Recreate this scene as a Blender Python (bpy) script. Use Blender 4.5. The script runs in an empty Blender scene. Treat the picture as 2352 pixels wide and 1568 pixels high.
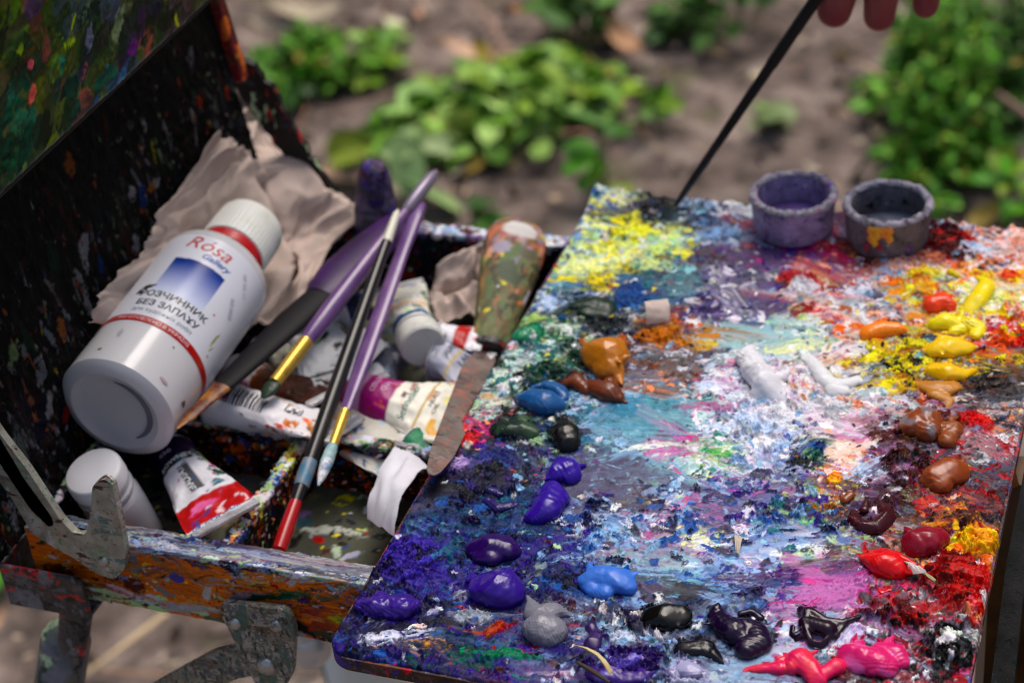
import bpy, math, random
import numpy as np
from mathutils import Vector, Matrix, noise as mnoise
random.seed(11)
rng = np.random.default_rng(11)
S = bpy.context.scene
COL = S.collection
R = math.radians

# ------------------------------------------------------------------ camera
# picture coordinates used below: a 2352 x 1568 picture; two vanishing points of the palette board give the lens
V1 = np.array([1881., -3175.]); V2 = np.array([-12564., -1515.])
FPX = math.sqrt(-(V1 @ V2))
nrm = lambda v: np.asarray(v, float) / np.linalg.norm(v)
_y = nrm([V1[0], V1[1], FPX]); _x = nrm([-V2[0], -V2[1], -FPX]); _z = np.cross(_x, _y)
CM = np.array([_x, _y, _z])
CAM = np.array([0., 0., 1.30])
ZP = 0.800                                   # top of the palette board

cd = bpy.data.cameras.new('camera'); cam = bpy.data.objects.new('camera', cd); COL.objects.link(cam)
_r, _u, _b = CM @ [1, 0, 0], CM @ [0, -1, 0], CM @ [0, 0, -1]
cam.matrix_world = Matrix(((_r[0], _u[0], _b[0], CAM[0]), (_r[1], _u[1], _b[1], CAM[1]), (_r[2], _u[2], _b[2], CAM[2]), (0, 0, 0, 1)))
cd.sensor_fit = 'HORIZONTAL'; cd.sensor_width = 36; cd.lens = FPX / 2352 * 36
cd.clip_start = 0.02; cd.clip_end = 300
cd.dof.use_dof = True; cd.dof.focus_distance = 0.745; cd.dof.aperture_fstop = 8.2; cd.dof.aperture_blades = 7
S.camera = cam

# ------------------------------------------------------------------ light
w = bpy.data.worlds.new('World'); S.world = w; w.use_nodes = True
nt = w.node_tree; bg = nt.nodes['Background']
sky = nt.nodes.new('ShaderNodeTexSky'); sky.sky_type = 'NISHITA'; sky.sun_disc = False
SUN_EL, SUN_AZ = R(64), R(8)               # azimuth measured from +Y towards +X
sky.sun_elevation = SUN_EL; sky.sun_rotation = SUN_AZ
sky.air_density = 1.0; sky.dust_density = 6.0; sky.ozone_density = 1.0
# unseen trees worked into the sky colour: darker near the horizon, broken by noise
geo = nt.nodes.new('ShaderNodeTexCoord'); sep = nt.nodes.new('ShaderNodeSeparateXYZ'); nt.links.new(geo.outputs['Generated'], sep.inputs[0])
tn = nt.nodes.new('ShaderNodeTexNoise'); tn.inputs['Scale'].default_value = 3.2; tn.inputs['Detail'].default_value = 5; nt.links.new(geo.outputs['Generated'], tn.inputs['Vector'])
ma = nt.nodes.new('ShaderNodeMath'); ma.operation = 'MULTIPLY_ADD'; ma.inputs[1].default_value = .9; my = nt.nodes.new('ShaderNodeMath'); my.operation = 'MULTIPLY_ADD'; my.inputs[1].default_value = -.38; nt.links.new(sep.outputs['Y'], my.inputs[0]); nt.links.new(sep.outputs['Z'], my.inputs[2])
nt.links.new(tn.outputs[0], ma.inputs[0]); nt.links.new(my.outputs[0], ma.inputs[2])   # camera side of the sky brightened as added fill
tr = nt.nodes.new('ShaderNodeValToRGB'); tr.color_ramp.elements[0].position = .62; tr.color_ramp.elements[1].position = 1.0
tr.color_ramp.elements[0].color = (.13, .16, .12, 1); tr.color_ramp.elements[1].color = (1.25, 1.22, 1.2, 1); nt.links.new(ma.outputs[0], tr.inputs[0])
tm = nt.nodes.new('ShaderNodeMix'); tm.data_type = 'RGBA'; tm.blend_type = 'MULTIPLY'; tm.inputs['Factor'].default_value = 1
nt.links.new(sky.outputs[0], tm.inputs[6]); nt.links.new(tr.outputs[0], tm.inputs[7]); nt.links.new(tm.outputs[2], bg.inputs[0]); bg.inputs[1].default_value = 0.12
ld = bpy.data.lights.new('sun', 'SUN'); ld.energy = 1.9; ld.angle = R(35); ld.color = (1.0, 0.97, 0.93)
sun = bpy.data.objects.new('sun', ld); COL.objects.link(sun)
sd = Vector((math.sin(SUN_AZ) * math.cos(SUN_EL), math.cos(SUN_AZ) * math.cos(SUN_EL), math.sin(SUN_EL)))
sun.rotation_euler = sd.to_track_quat('Z', 'Y').to_euler()
S.view_settings.view_transform = 'Standard'; S.view_settings.look = 'None'
S.view_settings.exposure = -0.10; S.view_settings.gamma = 1.0
S.render.engine = 'CYCLES'; S.cycles.filter_width = 1.15
S.cycles.max_bounces = 6; S.cycles.diffuse_bounces = 3; S.cycles.glossy_bounces = 3; S.cycles.transmission_bounces = 6

# ------------------------------------------------------------------ helpers
def ray(px, py): return CM @ np.array([px - 1176., py - 784., FPX])
def pt(px, py, z=ZP):                         # point of a picture position on a level plane
    d = ray(px, py); return CAM + d * (z - CAM[2]) / d[2]
def ptx(px, py, x):
    d = ray(px, py); return CAM + d * (x - CAM[0]) / d[0]
def pty(px, py, y):
    d = ray(px, py); return CAM + d * (y - CAM[1]) / d[1]
def at(px, py, dep): return CAM + ray(px, py) / FPX * dep
def depth(p): return float((CM.T @ (np.asarray(p) - CAM))[2])
def lin(c):
    c = np.asarray(c, float) / 255.
    return np.where(c <= .04045, c / 12.92, ((c + .055) / 1.055) ** 2.4)

ORG = {}
def grade(c):                                 # oil colours: deep darks, clean saturated lights
    c = np.asarray(c, float); l = (c @ [.3, .59, .11])[..., None]
    c = l + (c - l) * 1.32
    return np.clip(c, .002, 1) * np.clip(np.maximum(l, .004) / .46, .02, 1.3) ** .44
def tag(o, label=None, cat=None, group=None, kind=None):
    if label: o['label'] = label
    if cat: o['category'] = cat
    if group: o['group'] = group
    if kind: o['kind'] = kind
    return o
def thing(name, label, cat, loc, group=None):
    o = bpy.data.objects.new(name, None); COL.objects.link(o); o.empty_display_size = .01
    o.location = Vector(loc); ORG[o] = np.array(loc, float)
    return tag(o, label, cat, group)
def mesh_obj(name, V, Fc, mat, parent=None, smooth=True, col=None, gl=None, uvcol=None):
    V = np.asarray(V, float)
    me = bpy.data.meshes.new(name)
    org = ORG[parent] if parent is not None else (V.min(0) + V.max(0)) / 2
    if parent is None: org = np.array([org[0], org[1], V[:, 2].min()])
    L = V - org
    if isinstance(Fc, np.ndarray):
        k = Fc.shape[1]
        me.vertices.add(len(L)); me.vertices.foreach_set('co', L.astype(np.float32).ravel())
        me.loops.add(Fc.size); me.loops.foreach_set('vertex_index', Fc.astype(np.int32).ravel())
        me.polygons.add(len(Fc)); me.polygons.foreach_set('loop_start', np.arange(0, Fc.size, k, dtype=np.int32))
        me.update(calc_edges=True); me.validate()
    else:
        me.from_pydata([tuple(v) for v in L], [], [tuple(f) for f in Fc]); me.update()
    if smooth: me.polygons.foreach_set('use_smooth', np.ones(len(me.polygons), bool))
    if col is not None:
        if gl is not None: col = grade(col)
        a = me.color_attributes.new('Col', 'FLOAT_COLOR', 'POINT')
        c4 = np.ones((len(L), 4), np.float32); c4[:, :3] = np.clip(col, 0.002, .9); a.data.foreach_set('color', c4.ravel())
    if gl is not None:
        a = me.attributes.new('Gl', 'FLOAT', 'POINT'); a.data.foreach_set('value', np.asarray(gl, np.float32).ravel())
    o = bpy.data.objects.new(name, me); COL.objects.link(o)
    if mat is not None: me.materials.append(mat)
    if parent is not None:
        o.parent = parent; ORG[o] = ORG[parent]
        if parent.type == 'MESH' and parent.parent is None: pass
    else:
        o.location = Vector(org); ORG[o] = org
    return o

class MB:                                     # collects simple solids into one mesh
    def __init__(s): s.v = []; s.f = []
    def add(s, V, Fc):
        n = len(s.v); s.v += [tuple(p) for p in V]; s.f += [tuple(i + n for i in f) for f in Fc]; return s
    def box(s, c, size, X=(1, 0, 0), Y=(0, 1, 0), Z=(0, 0, 1), bev=0.0008):
        c = np.asarray(c, float); X, Y, Z = map(nrm, (X, Y, Z)); h = np.asarray(size, float) / 2
        b = min(bev, h.min() * .45)
        V = []; idx = {}
        for sx in (-1, 1):
            for sy in (-1, 1):
                for sz in (-1, 1):
                    for a in range(3):
                        d = h - b; d = d.copy(); d[a] = h[a]
                        idx[sx, sy, sz, a] = len(V)
                        V.append(c + X * sx * d[0] + Y * sy * d[1] + Z * sz * d[2])
        Fc = []
        I = lambda sg, a: idx[sg[0], sg[1], sg[2], a]
        for a in range(3):
            o1, o2 = (a + 1) % 3, (a + 2) % 3
            for sa in (-1, 1):
                q = []
                for s1, s2 in ((-1, -1), (1, -1), (1, 1), (-1, 1)):
                    sg = [0, 0, 0]; sg[a] = sa; sg[o1] = s1; sg[o2] = s2; q.append(I(sg, a))
                Fc.append(q if sa > 0 else q[::-1])
            for s1 in (-1, 1):
                for s2 in (-1, 1):
                    A = [0, 0, 0]; A[o1] = s1; A[o2] = s2; A[a] = -1; B = list(A); B[a] = 1
                    q = [I(A, o1), I(B, o1), I(B, o2), I(A, o2)]
                    Fc.append(q)
        for sx in (-1, 1):
            for sy in (-1, 1):
                for sz in (-1, 1): Fc.append([idx[sx, sy, sz, a] for a in range(3)])
        return s.add(V, Fc)
    def tube(s, P, rad, n=14, cap=True, flat=None):
        P = [np.asarray(p, float) for p in P]; m = len(P)
        rad = [rad] * m if np.isscalar(rad) else list(rad)
        V = []; up = np.array([0, 0, 1.]) if flat is None else np.asarray(flat[0], float)
        fl = 1. if flat is None else flat[1]
        pu = None
        for i in range(m):
            t = nrm(P[min(i + 1, m - 1)] - P[max(i - 1, 0)])
            if pu is None:
                a = np.cross(up, t)
                if np.linalg.norm(a) < 1e-4: a = np.cross([1, 0, 0], t)
                a = nrm(a)
            else: a = nrm(pu - t * (pu @ t))
            pu = a; b = np.cross(t, a)
            for k in range(n):
                th = 2 * math.pi * k / n
                V.append(P[i] + (a * math.cos(th) + b * math.sin(th) * fl) * rad[i])
        Fc = [[i * n + k, i * n + (k + 1) % n, (i + 1) * n + (k + 1) % n, (i + 1) * n + k] for i in range(m - 1) for k in range(n)]
        if cap: Fc += [list(range(n))[::-1], [(m - 1) * n + k for k in range(n)]]
        return s.add(V, Fc)
    def lathe(s, o, ax, prof, n=40, cap0=True, cap1=True, wob=None):   # prof: (distance along axis, radius)
        o = np.asarray(o, float); ax = nrm(ax); a = nrm(np.cross(ax, [0.3, 0.1, 1.]) if abs(ax[2]) < .9 else np.cross(ax, [1, 0, 0])); b = np.cross(ax, a)
        V = []
        for i, (d, r) in enumerate(prof):
            for k in range(n):
                th = 2 * math.pi * k / n; rr = r if wob is None else r * (1 + wob(i, k, th))
                V.append(o + ax * d + (a * math.cos(th) + b * math.sin(th)) * rr)
        m = len(prof)
        Fc = [[i * n + k, i * n + (k + 1) % n, (i + 1) * n + (k + 1) % n, (i + 1) * n + k] for i in range(m - 1) for k in range(n)]
        if cap0: Fc.append(list(range(n))[::-1])
        if cap1: Fc.append([(m - 1) * n + k for k in range(n)])
        return s.add(V, Fc)
    def build(s, name, mat, parent=None, smooth=True, **k):
        o = mesh_obj(name, s.v, s.f, mat, parent, smooth, **k)
        if smooth: sharp(o)
        return o
def sharp(o, ang=38):
    me = o.data
    try: me.set_sharp_from_angle(angle=R(ang))
    except Exception: pass
    return o

# ------------------------------------------------------------------ value noise
def vnoise(h, wd, cell, seed):
    r = np.random.default_rng(seed)
    gh, gw = int(h / cell) + 3, int(wd / cell) + 3
    g = r.uniform(-1, 1, (gh, gw))
    y = np.arange(h) / cell; x = np.arange(wd) / cell
    yi, xi = y.astype(int), x.astype(int); fy, fx = y - yi, x - xi
    fy = fy * fy * (3 - 2 * fy); fx = fx * fx * (3 - 2 * fx)
    A = g[yi][:, xi]; B = g[yi][:, xi + 1]; C = g[yi + 1][:, xi]; D = g[yi + 1][:, xi + 1]
    fx = fx[None]; fy = fy[:, None]
    return (A * (1 - fx) + B * fx) * (1 - fy) + (C * (1 - fx) + D * fx) * fy
def fbm(h, wd, cell, octs, seed, gain=.55):
    t = 0; a = 1; n = 0
    for i in range(octs):
        t = t + a * vnoise(h, wd, max(cell / 2 ** i, 1.01), seed + i); n += a; a *= gain
    return t / n * 1.5
NZ = 1200
NZF = fbm(NZ, NZ, 7, 3, 101)                  # fine
NZC = fbm(NZ, NZ, 26, 4, 202)                 # coarse
NZS = fbm(NZ, NZ, 2.6, 2, 303)                # very fine, for small dabs
N1 = np.convolve(rng.uniform(-1, 1, 60000), np.ones(2) / 2, 'same') * 1.3
N1c = np.interp(np.arange(60000), np.arange(0, 60000, 5), rng.uniform(-1, 1, 12000))

class Field:                                  # a sheet of paint: colour, thickness and gloss built up dab by dab
    def __init__(s, wd, ht, rx, ry=None, base=(.2, .2, .2), rough=.5):
        s.rx, s.ry = rx, ry or rx
        s.nx, s.ny = int(wd / s.rx) + 1, int(ht / s.ry) + 1
        s.w, s.h_ = wd, ht
        s.col = np.empty((s.ny, s.nx, 3)); s.col[:] = base
        s.h = np.zeros((s.ny, s.nx)); s.g = np.full((s.ny, s.nx), rough)
    def grid(s): return np.meshgrid(np.linspace(0, s.w, s.nx), np.linspace(0, s.h_, s.ny))
    def dab(s, x, y, L, W, ang, c, c2=None, dh=.0004, op=1., edge=.35, streak=.3, dry=0., rough=None, pw=2.2, flat=0., soft=.22, fine=True):
        Rr = .5 * math.hypot(L, W) * (1 + edge * .6)
        i0, i1 = max(0, int((x - Rr) / s.rx)), min(s.nx, int((x + Rr) / s.rx) + 2)
        j0, j1 = max(0, int((y - Rr) / s.ry)), min(s.ny, int((y + Rr) / s.ry) + 2)
        if i1 <= i0 or j1 <= j0: return
        dx = (np.arange(i0, i1) * s.rx - x)[None, :]; dy = (np.arange(j0, j1) * s.ry - y)[:, None]
        ca, sa = math.cos(ang), math.sin(ang)
        X = dx * ca + dy * sa; Y = -dx * sa + dy * ca
        hh, ww = j1 - j0, i1 - i0
        oy, ox = random.randrange(NZ - hh) if hh < NZ else 0, random.randrange(NZ - ww) if ww < NZ else 0
        nz = (NZS if W < 9 * s.rx else NZF if fine else NZC)[oy:oy + hh, ox:ox + ww]; nc = NZC[ox:ox + hh, oy:oy + ww] if (ox + hh <= NZ and oy + ww <= NZ) else nz
        off = random.randrange(20000)
        st = N1[(np.clip((Y + W) / (s.rx * 1.1), 0, 20000) + off + nc * 2).astype(int)] * .55 + N1c[(np.clip((Y + W) / (s.rx * .9), 0, 20000) + off + nc * 3).astype(int)] * .6
        r = ((np.abs(X) / (L / 2)) ** pw + (np.abs(Y) / (W / 2)) ** pw) ** (1 / pw) + edge * (nz * .6 + nc * .55) + st * edge * .25 * np.clip(np.abs(X) / (L / 2), 0, 1)
        m = np.clip((1 - r) / soft, 0, 1); m = m * m * (3 - 2 * m)
        if dry > 0: m = m * np.clip((st * .6 + nz * .7 + 1.1 - dry * 1.7) / .3, 0, 1)
        body = m
        m = m * op
        c = np.asarray(c, float)
        if c2 is None: c2 = c * .78
        mixv = np.clip(.3 + streak * st + .5 * streak * nz, 0, 1)[..., None]
        cc = c * (1 - mixv) + np.asarray(c2, float) * mixv
        v = s.col[j0:j1, i0:i1]; v += (cc - v) * m[..., None]
        hv = s.h[j0:j1, i0:i1]
        if flat > 0: hv -= (hv - np.mean(hv)) * body * flat
        rim = np.exp(-((r - .78) / .16) ** 2)
        hv += dh * body * (.55 + .55 * rim + .5 * streak * st + .35 * nz)
        if rough is not None: gv = s.g[j0:j1, i0:i1]; gv += (rough - gv) * m
    def smear(s, x, y, L, W, ang, op=.85, dry=.3, pull=.25, dh=.00025, flat=.7):
        """a knife or brush dragged through the paint: what lay at the start of the stroke is pulled along it"""
        Rr = .55 * math.hypot(L, W)
        i0, i1 = max(0, int((x - Rr) / s.rx)), min(s.nx, int((x + Rr) / s.rx) + 2); j0, j1 = max(0, int((y - Rr) / s.ry)), min(s.ny, int((y + Rr) / s.ry) + 2)
        if i1 - i0 < 3 or j1 - j0 < 3: return
        dx = (np.arange(i0, i1) * s.rx - x)[None, :]; dy = (np.arange(j0, j1) * s.ry - y)[:, None]; ca, sa = math.cos(ang), math.sin(ang)
        X = dx * ca + dy * sa; Y = -dx * sa + dy * ca; hh, ww = j1 - j0, i1 - i0
        oy, ox = random.randrange(NZ - hh), random.randrange(NZ - ww); nc = NZC[oy:oy + hh, ox:ox + ww]; nf = NZF[oy:oy + hh, ox:ox + ww]
        off = random.randrange(20000); st = N1[(np.clip((Y + W) / (s.rx * 1.1), 0, 20000) + off + nc).astype(int)]
        Y = Y + W * .06 * nc
        r = ((np.abs(X) / (L / 2)) ** 3 + (np.abs(Y) / (W / 2)) ** 3) ** (1 / 3) + .3 * nf * .6 + st * .12
        m = np.clip((1 - r) / .2, 0, 1); m = m * np.clip((st * .6 + nf * .6 + 1.1 - dry * 1.7) / .3, 0, 1) * op
        Xs = -L / 2 + (X + L / 2) * pull + nc * L * .06
        si = np.clip(((x + Xs * ca - Y * sa) / s.rx).astype(int), 0, s.nx - 1); sj = np.clip(((y + Xs * sa + Y * ca) / s.ry).astype(int), 0, s.ny - 1)
        cc = s.col[sj, si] * .92 + s.col[sj, si].mean((0, 1)) * .08
        v = s.col[j0:j1, i0:i1]; v += (cc - v) * m[..., None]
        hv = s.h[j0:j1, i0:i1]; hv -= (hv - hv.mean()) * m * flat; hv += dh * m * (.4 + .7 * st)
    def scatter(s, n, sizes, cols, area=None, ang=None, asp=(1.2, 3.), **k):
        for _ in range(n):
            for _t in range(20):
                x, y = random.uniform(0, s.w), random.uniform(0, s.h_)
                if area is None or random.random() < area(x, y): break
            else: continue
            W = random.uniform(*sizes) * random.uniform(.6, 1); a = random.uniform(*asp)
            c = jit(random.choice(cols)); c2 = jit(random.choice(cols)) if random.random() < .4 else None
            s.dab(x, y, W * a, W, random.uniform(0, math.pi) if ang is None else random.gauss(*ang), c, c2, **k)
def jit(c, a=.16):
    c = np.asarray(c, float); return np.clip(c * random.uniform(1 - a, 1 + a) * np.array([random.uniform(.92, 1.08) for _ in range(3)]), .002, .88)
def gridfaces(ny, nx, mask=None, wrap=False):
    i = np.arange(ny * nx).reshape(ny, nx)
    a, b, c, d = i[:-1, :-1], i[:-1, 1:], i[1:, 1:], i[1:, :-1]
    q = np.stack([a, b, c, d], -1)
    if mask is not None: q = q[mask]
    q = q.reshape(-1, 4)
    if wrap:
        e = np.stack([i[:-1, -1], i[:-1, 0], i[1:, 0], i[1:, -1]], -1).reshape(-1, 4); q = np.concatenate([q, e])
    return q

# ------------------------------------------------------------------ materials
def mat(name, col=(.5, .5, .5), rough=.5, metal=0., spec=.5, noise=None, bump=None, trans=0., coat=0., sss=0., alpha=None):
    m = bpy.data.materials.new(name); m.use_nodes = True
    n = m.node_tree.nodes; l = m.node_tree.links; p = n['Principled BSDF']
    p.inputs['Base Color'].default_value = (*col, 1); p.inputs['Roughness'].default_value = rough; p.inputs['Metallic'].default_value = metal
    p.inputs['Specular IOR Level'].default_value = spec
    p.inputs['Transmission Weight'].default_value = trans; p.inputs['Coat Weight'].default_value = coat; p.inputs['Coat Roughness'].default_value = .12
    if sss: p.inputs['Subsurface Weight'].default_value = sss; p.inputs['Subsurface Radius'].default_value = (.006, .002, .001)
    tc = n.new('ShaderNodeTexCoord')
    if noise:                                  # (scale, second colour, threshold low, high)
        t = n.new('ShaderNodeTexNoise'); t.inputs['Scale'].default_value = noise[0]; t.inputs['Detail'].default_value = 6; t.inputs['Roughness'].default_value = .65
        l.new(tc.outputs['Object'], t.inputs['Vector'])
        rp = n.new('ShaderNodeValToRGB'); rp.color_ramp.elements[0].position = noise[2]; rp.color_ramp.elements[1].position = noise[3]
        rp.color_ramp.elements[0].color = (*col, 1); rp.color_ramp.elements[1].color = (*noise[1], 1)
        l.new(t.outputs[0], rp.inputs[0]); l.new(rp.outputs[0], p.inputs['Base Color'])
    if bump:
        t2 = n.new('ShaderNodeTexNoise'); t2.inputs['Scale'].default_value = bump[0]; t2.inputs['Detail'].default_value = 5
        l.new(tc.outputs['Object'], t2.inputs['Vector'])
        b = n.new('ShaderNodeBump'); b.inputs['Strength'].default_value = bump[1]; b.inputs['Distance'].default_value = bump[2] if len(bump) > 2 else .001
        l.new(t2.outputs[0], b.inputs['Height']); l.new(b.outputs[0], p.inputs['Normal'])
    return m
def vmat(name, rough=None, bump=(900, .35, .0006), spec=.3, metal=0., coat=0.):
    m = mat(name, rough=rough or .5, bump=bump, spec=spec, metal=metal, coat=coat)
    n = m.node_tree.nodes; l = m.node_tree.links; p = n['Principled BSDF']
    a = n.new('ShaderNodeAttribute'); a.attribute_name = 'Col'; l.new(a.outputs['Color'], p.inputs['Base Color'])
    if rough is None:
        g = n.new('ShaderNodeAttribute'); g.attribute_name = 'Gl'; l.new(g.outputs['Fac'], p.inputs['Roughness'])
    return m
def splat(name, base, cols, scale=120, cover=.5, rough=.5, metal=0., basebump=.4):
    """a base material under dried spots of paint in several colours"""
    m = bpy.data.materials.new(name); m.use_nodes = True
    n = m.node_tree.nodes; l = m.node_tree.links; p = n['Principled BSDF']
    tc = n.new('ShaderNodeTexCoord')
    def nz(sc, det=5): 
        t = n.new('ShaderNodeTexNoise'); t.inputs['Scale'].default_value = sc; t.inputs['Detail'].default_value = det; t.inputs['Roughness'].default_value = .6
        l.new(tc.outputs['Object'], t.inputs['Vector']); return t
    b0 = nz(scale * .35); rb = n.new('ShaderNodeValToRGB')
    rb.color_ramp.elements[0].position = .3; rb.color_ramp.elements[1].position = .7
    rb.color_ramp.elements[0].color = (*(np.array(base) * .55), 1); rb.color_ramp.elements[1].color = (*np.clip(np.array(base) * 1.3, 0, 1), 1)
    l.new(b0.outputs[0], rb.inputs[0]); cur = rb.outputs[0]; last = None
    cs = cols[:]; random.shuffle(cs)
    for li in range(9):                        # smears of different colours, each its own stretched patches
        c = cs[li % len(cs)]; sf = random.choice([.22, .3, .45, .7, 1.1]) * scale
        mp = n.new('ShaderNodeMapping'); mp.inputs['Location'].default_value = [random.uniform(-9, 9) for _ in range(3)]; mp.inputs['Rotation'].default_value = [random.uniform(-.6, .6) for _ in range(3)]
        st_ = random.choice([.35, .5, .8]); mp.inputs['Scale'].default_value = (st_, 1, 1) if li % 2 else (1, 1, st_)
        l.new(tc.outputs['Object'], mp.inputs['Vector'])
        t = n.new('ShaderNodeTexNoise'); t.inputs['Scale'].default_value = sf; t.inputs['Detail'].default_value = 7; t.inputs['Roughness'].default_value = .62; l.new(mp.outputs[0], t.inputs['Vector'])
        q = .685 - .19 * cover; th = n.new('ShaderNodeMapRange'); th.inputs['From Min'].default_value = q - .012; th.inputs['From Max'].default_value = q + .02; th.inputs['To Max'].default_value = random.choice([1, 1, .85, .6])
        l.new(t.outputs[0], th.inputs['Value'])
        t2 = nz(sf * 5, 3); cr = n.new('ShaderNodeValToRGB'); cr.color_ramp.elements[0].position = .3; cr.color_ramp.elements[1].position = .7
        cr.color_ramp.elements[0].color = (*(np.array(c) * .65), 1); cr.color_ramp.elements[1].color = (*np.clip(np.array(c) * 1.25, 0, 1), 1); l.new(t2.outputs[0], cr.inputs[0])
        mc = n.new('ShaderNodeMix'); mc.data_type = 'RGBA'; l.new(th.outputs[0], mc.inputs['Factor']); l.new(cur, mc.inputs[6]); l.new(cr.outputs[0], mc.inputs[7]); cur = mc.outputs[2]
        if last is None: last = th.outputs[0]
        else:
            ad = n.new('ShaderNodeMath'); ad.operation = 'MAXIMUM'; l.new(last, ad.inputs[0]); l.new(th.outputs[0], ad.inputs[1]); last = ad.outputs[0]
    p.inputs['Specular IOR Level'].default_value = .3
    l.new(cur, p.inputs['Base Color'])
    if metal:
        iv = n.new('ShaderNodeMath'); iv.operation = 'MULTIPLY_ADD'; iv.inputs[1].default_value = -metal; iv.inputs[2].default_value = metal; l.new(last, iv.inputs[0]); l.new(iv.outputs[0], p.inputs['Metallic'])
    p.inputs['Roughness'].default_value = rough
    fb = nz(scale * 3); ab = n.new('ShaderNodeMath'); ab.operation = 'MULTIPLY_ADD'; ab.inputs[1].default_value = .6; l.new(last, ab.inputs[0]); l.new(fb.outputs[0], ab.inputs[2])
    bp = n.new('ShaderNodeBump'); bp.inputs['Strength'].default_value = basebump; bp.inputs['Distance'].default_value = .001; l.new(ab.outputs[0], bp.inputs['Height']); l.new(bp.outputs[0], p.inputs['Normal'])
    return m

PC = {k: lin(v) for k, v in dict(
    W=(222, 222, 228), w=(180, 183, 192), lb=(150, 182, 215), b=(58, 100, 178), db=(22, 36, 90), v=(68, 46, 160), dv=(38, 24, 88), pv=(112, 88, 142), gv=(96, 92, 118),
    p=(178, 116, 166), pk=(206, 84, 144), k=(17, 17, 23), gk=(54, 57, 65), g=(112, 114, 122), te=(66, 130, 140), lt=(140, 183, 184), gn=(28, 92, 70), dg=(15, 44, 38),
    lg=(178, 204, 158), y=(226, 214, 36), ly=(226, 230, 132), oc=(182, 122, 40), o=(236, 118, 36), r=(204, 24, 34), dr=(120, 15, 34), m=(74, 20, 34), br=(112, 64, 42),
    pe=(226, 152, 116), mg=(190, 40, 122), bv=(84, 68, 196), gb=(95, 150, 178), em=(40, 158, 112), yo=(216, 152, 28)).items()}
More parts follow.
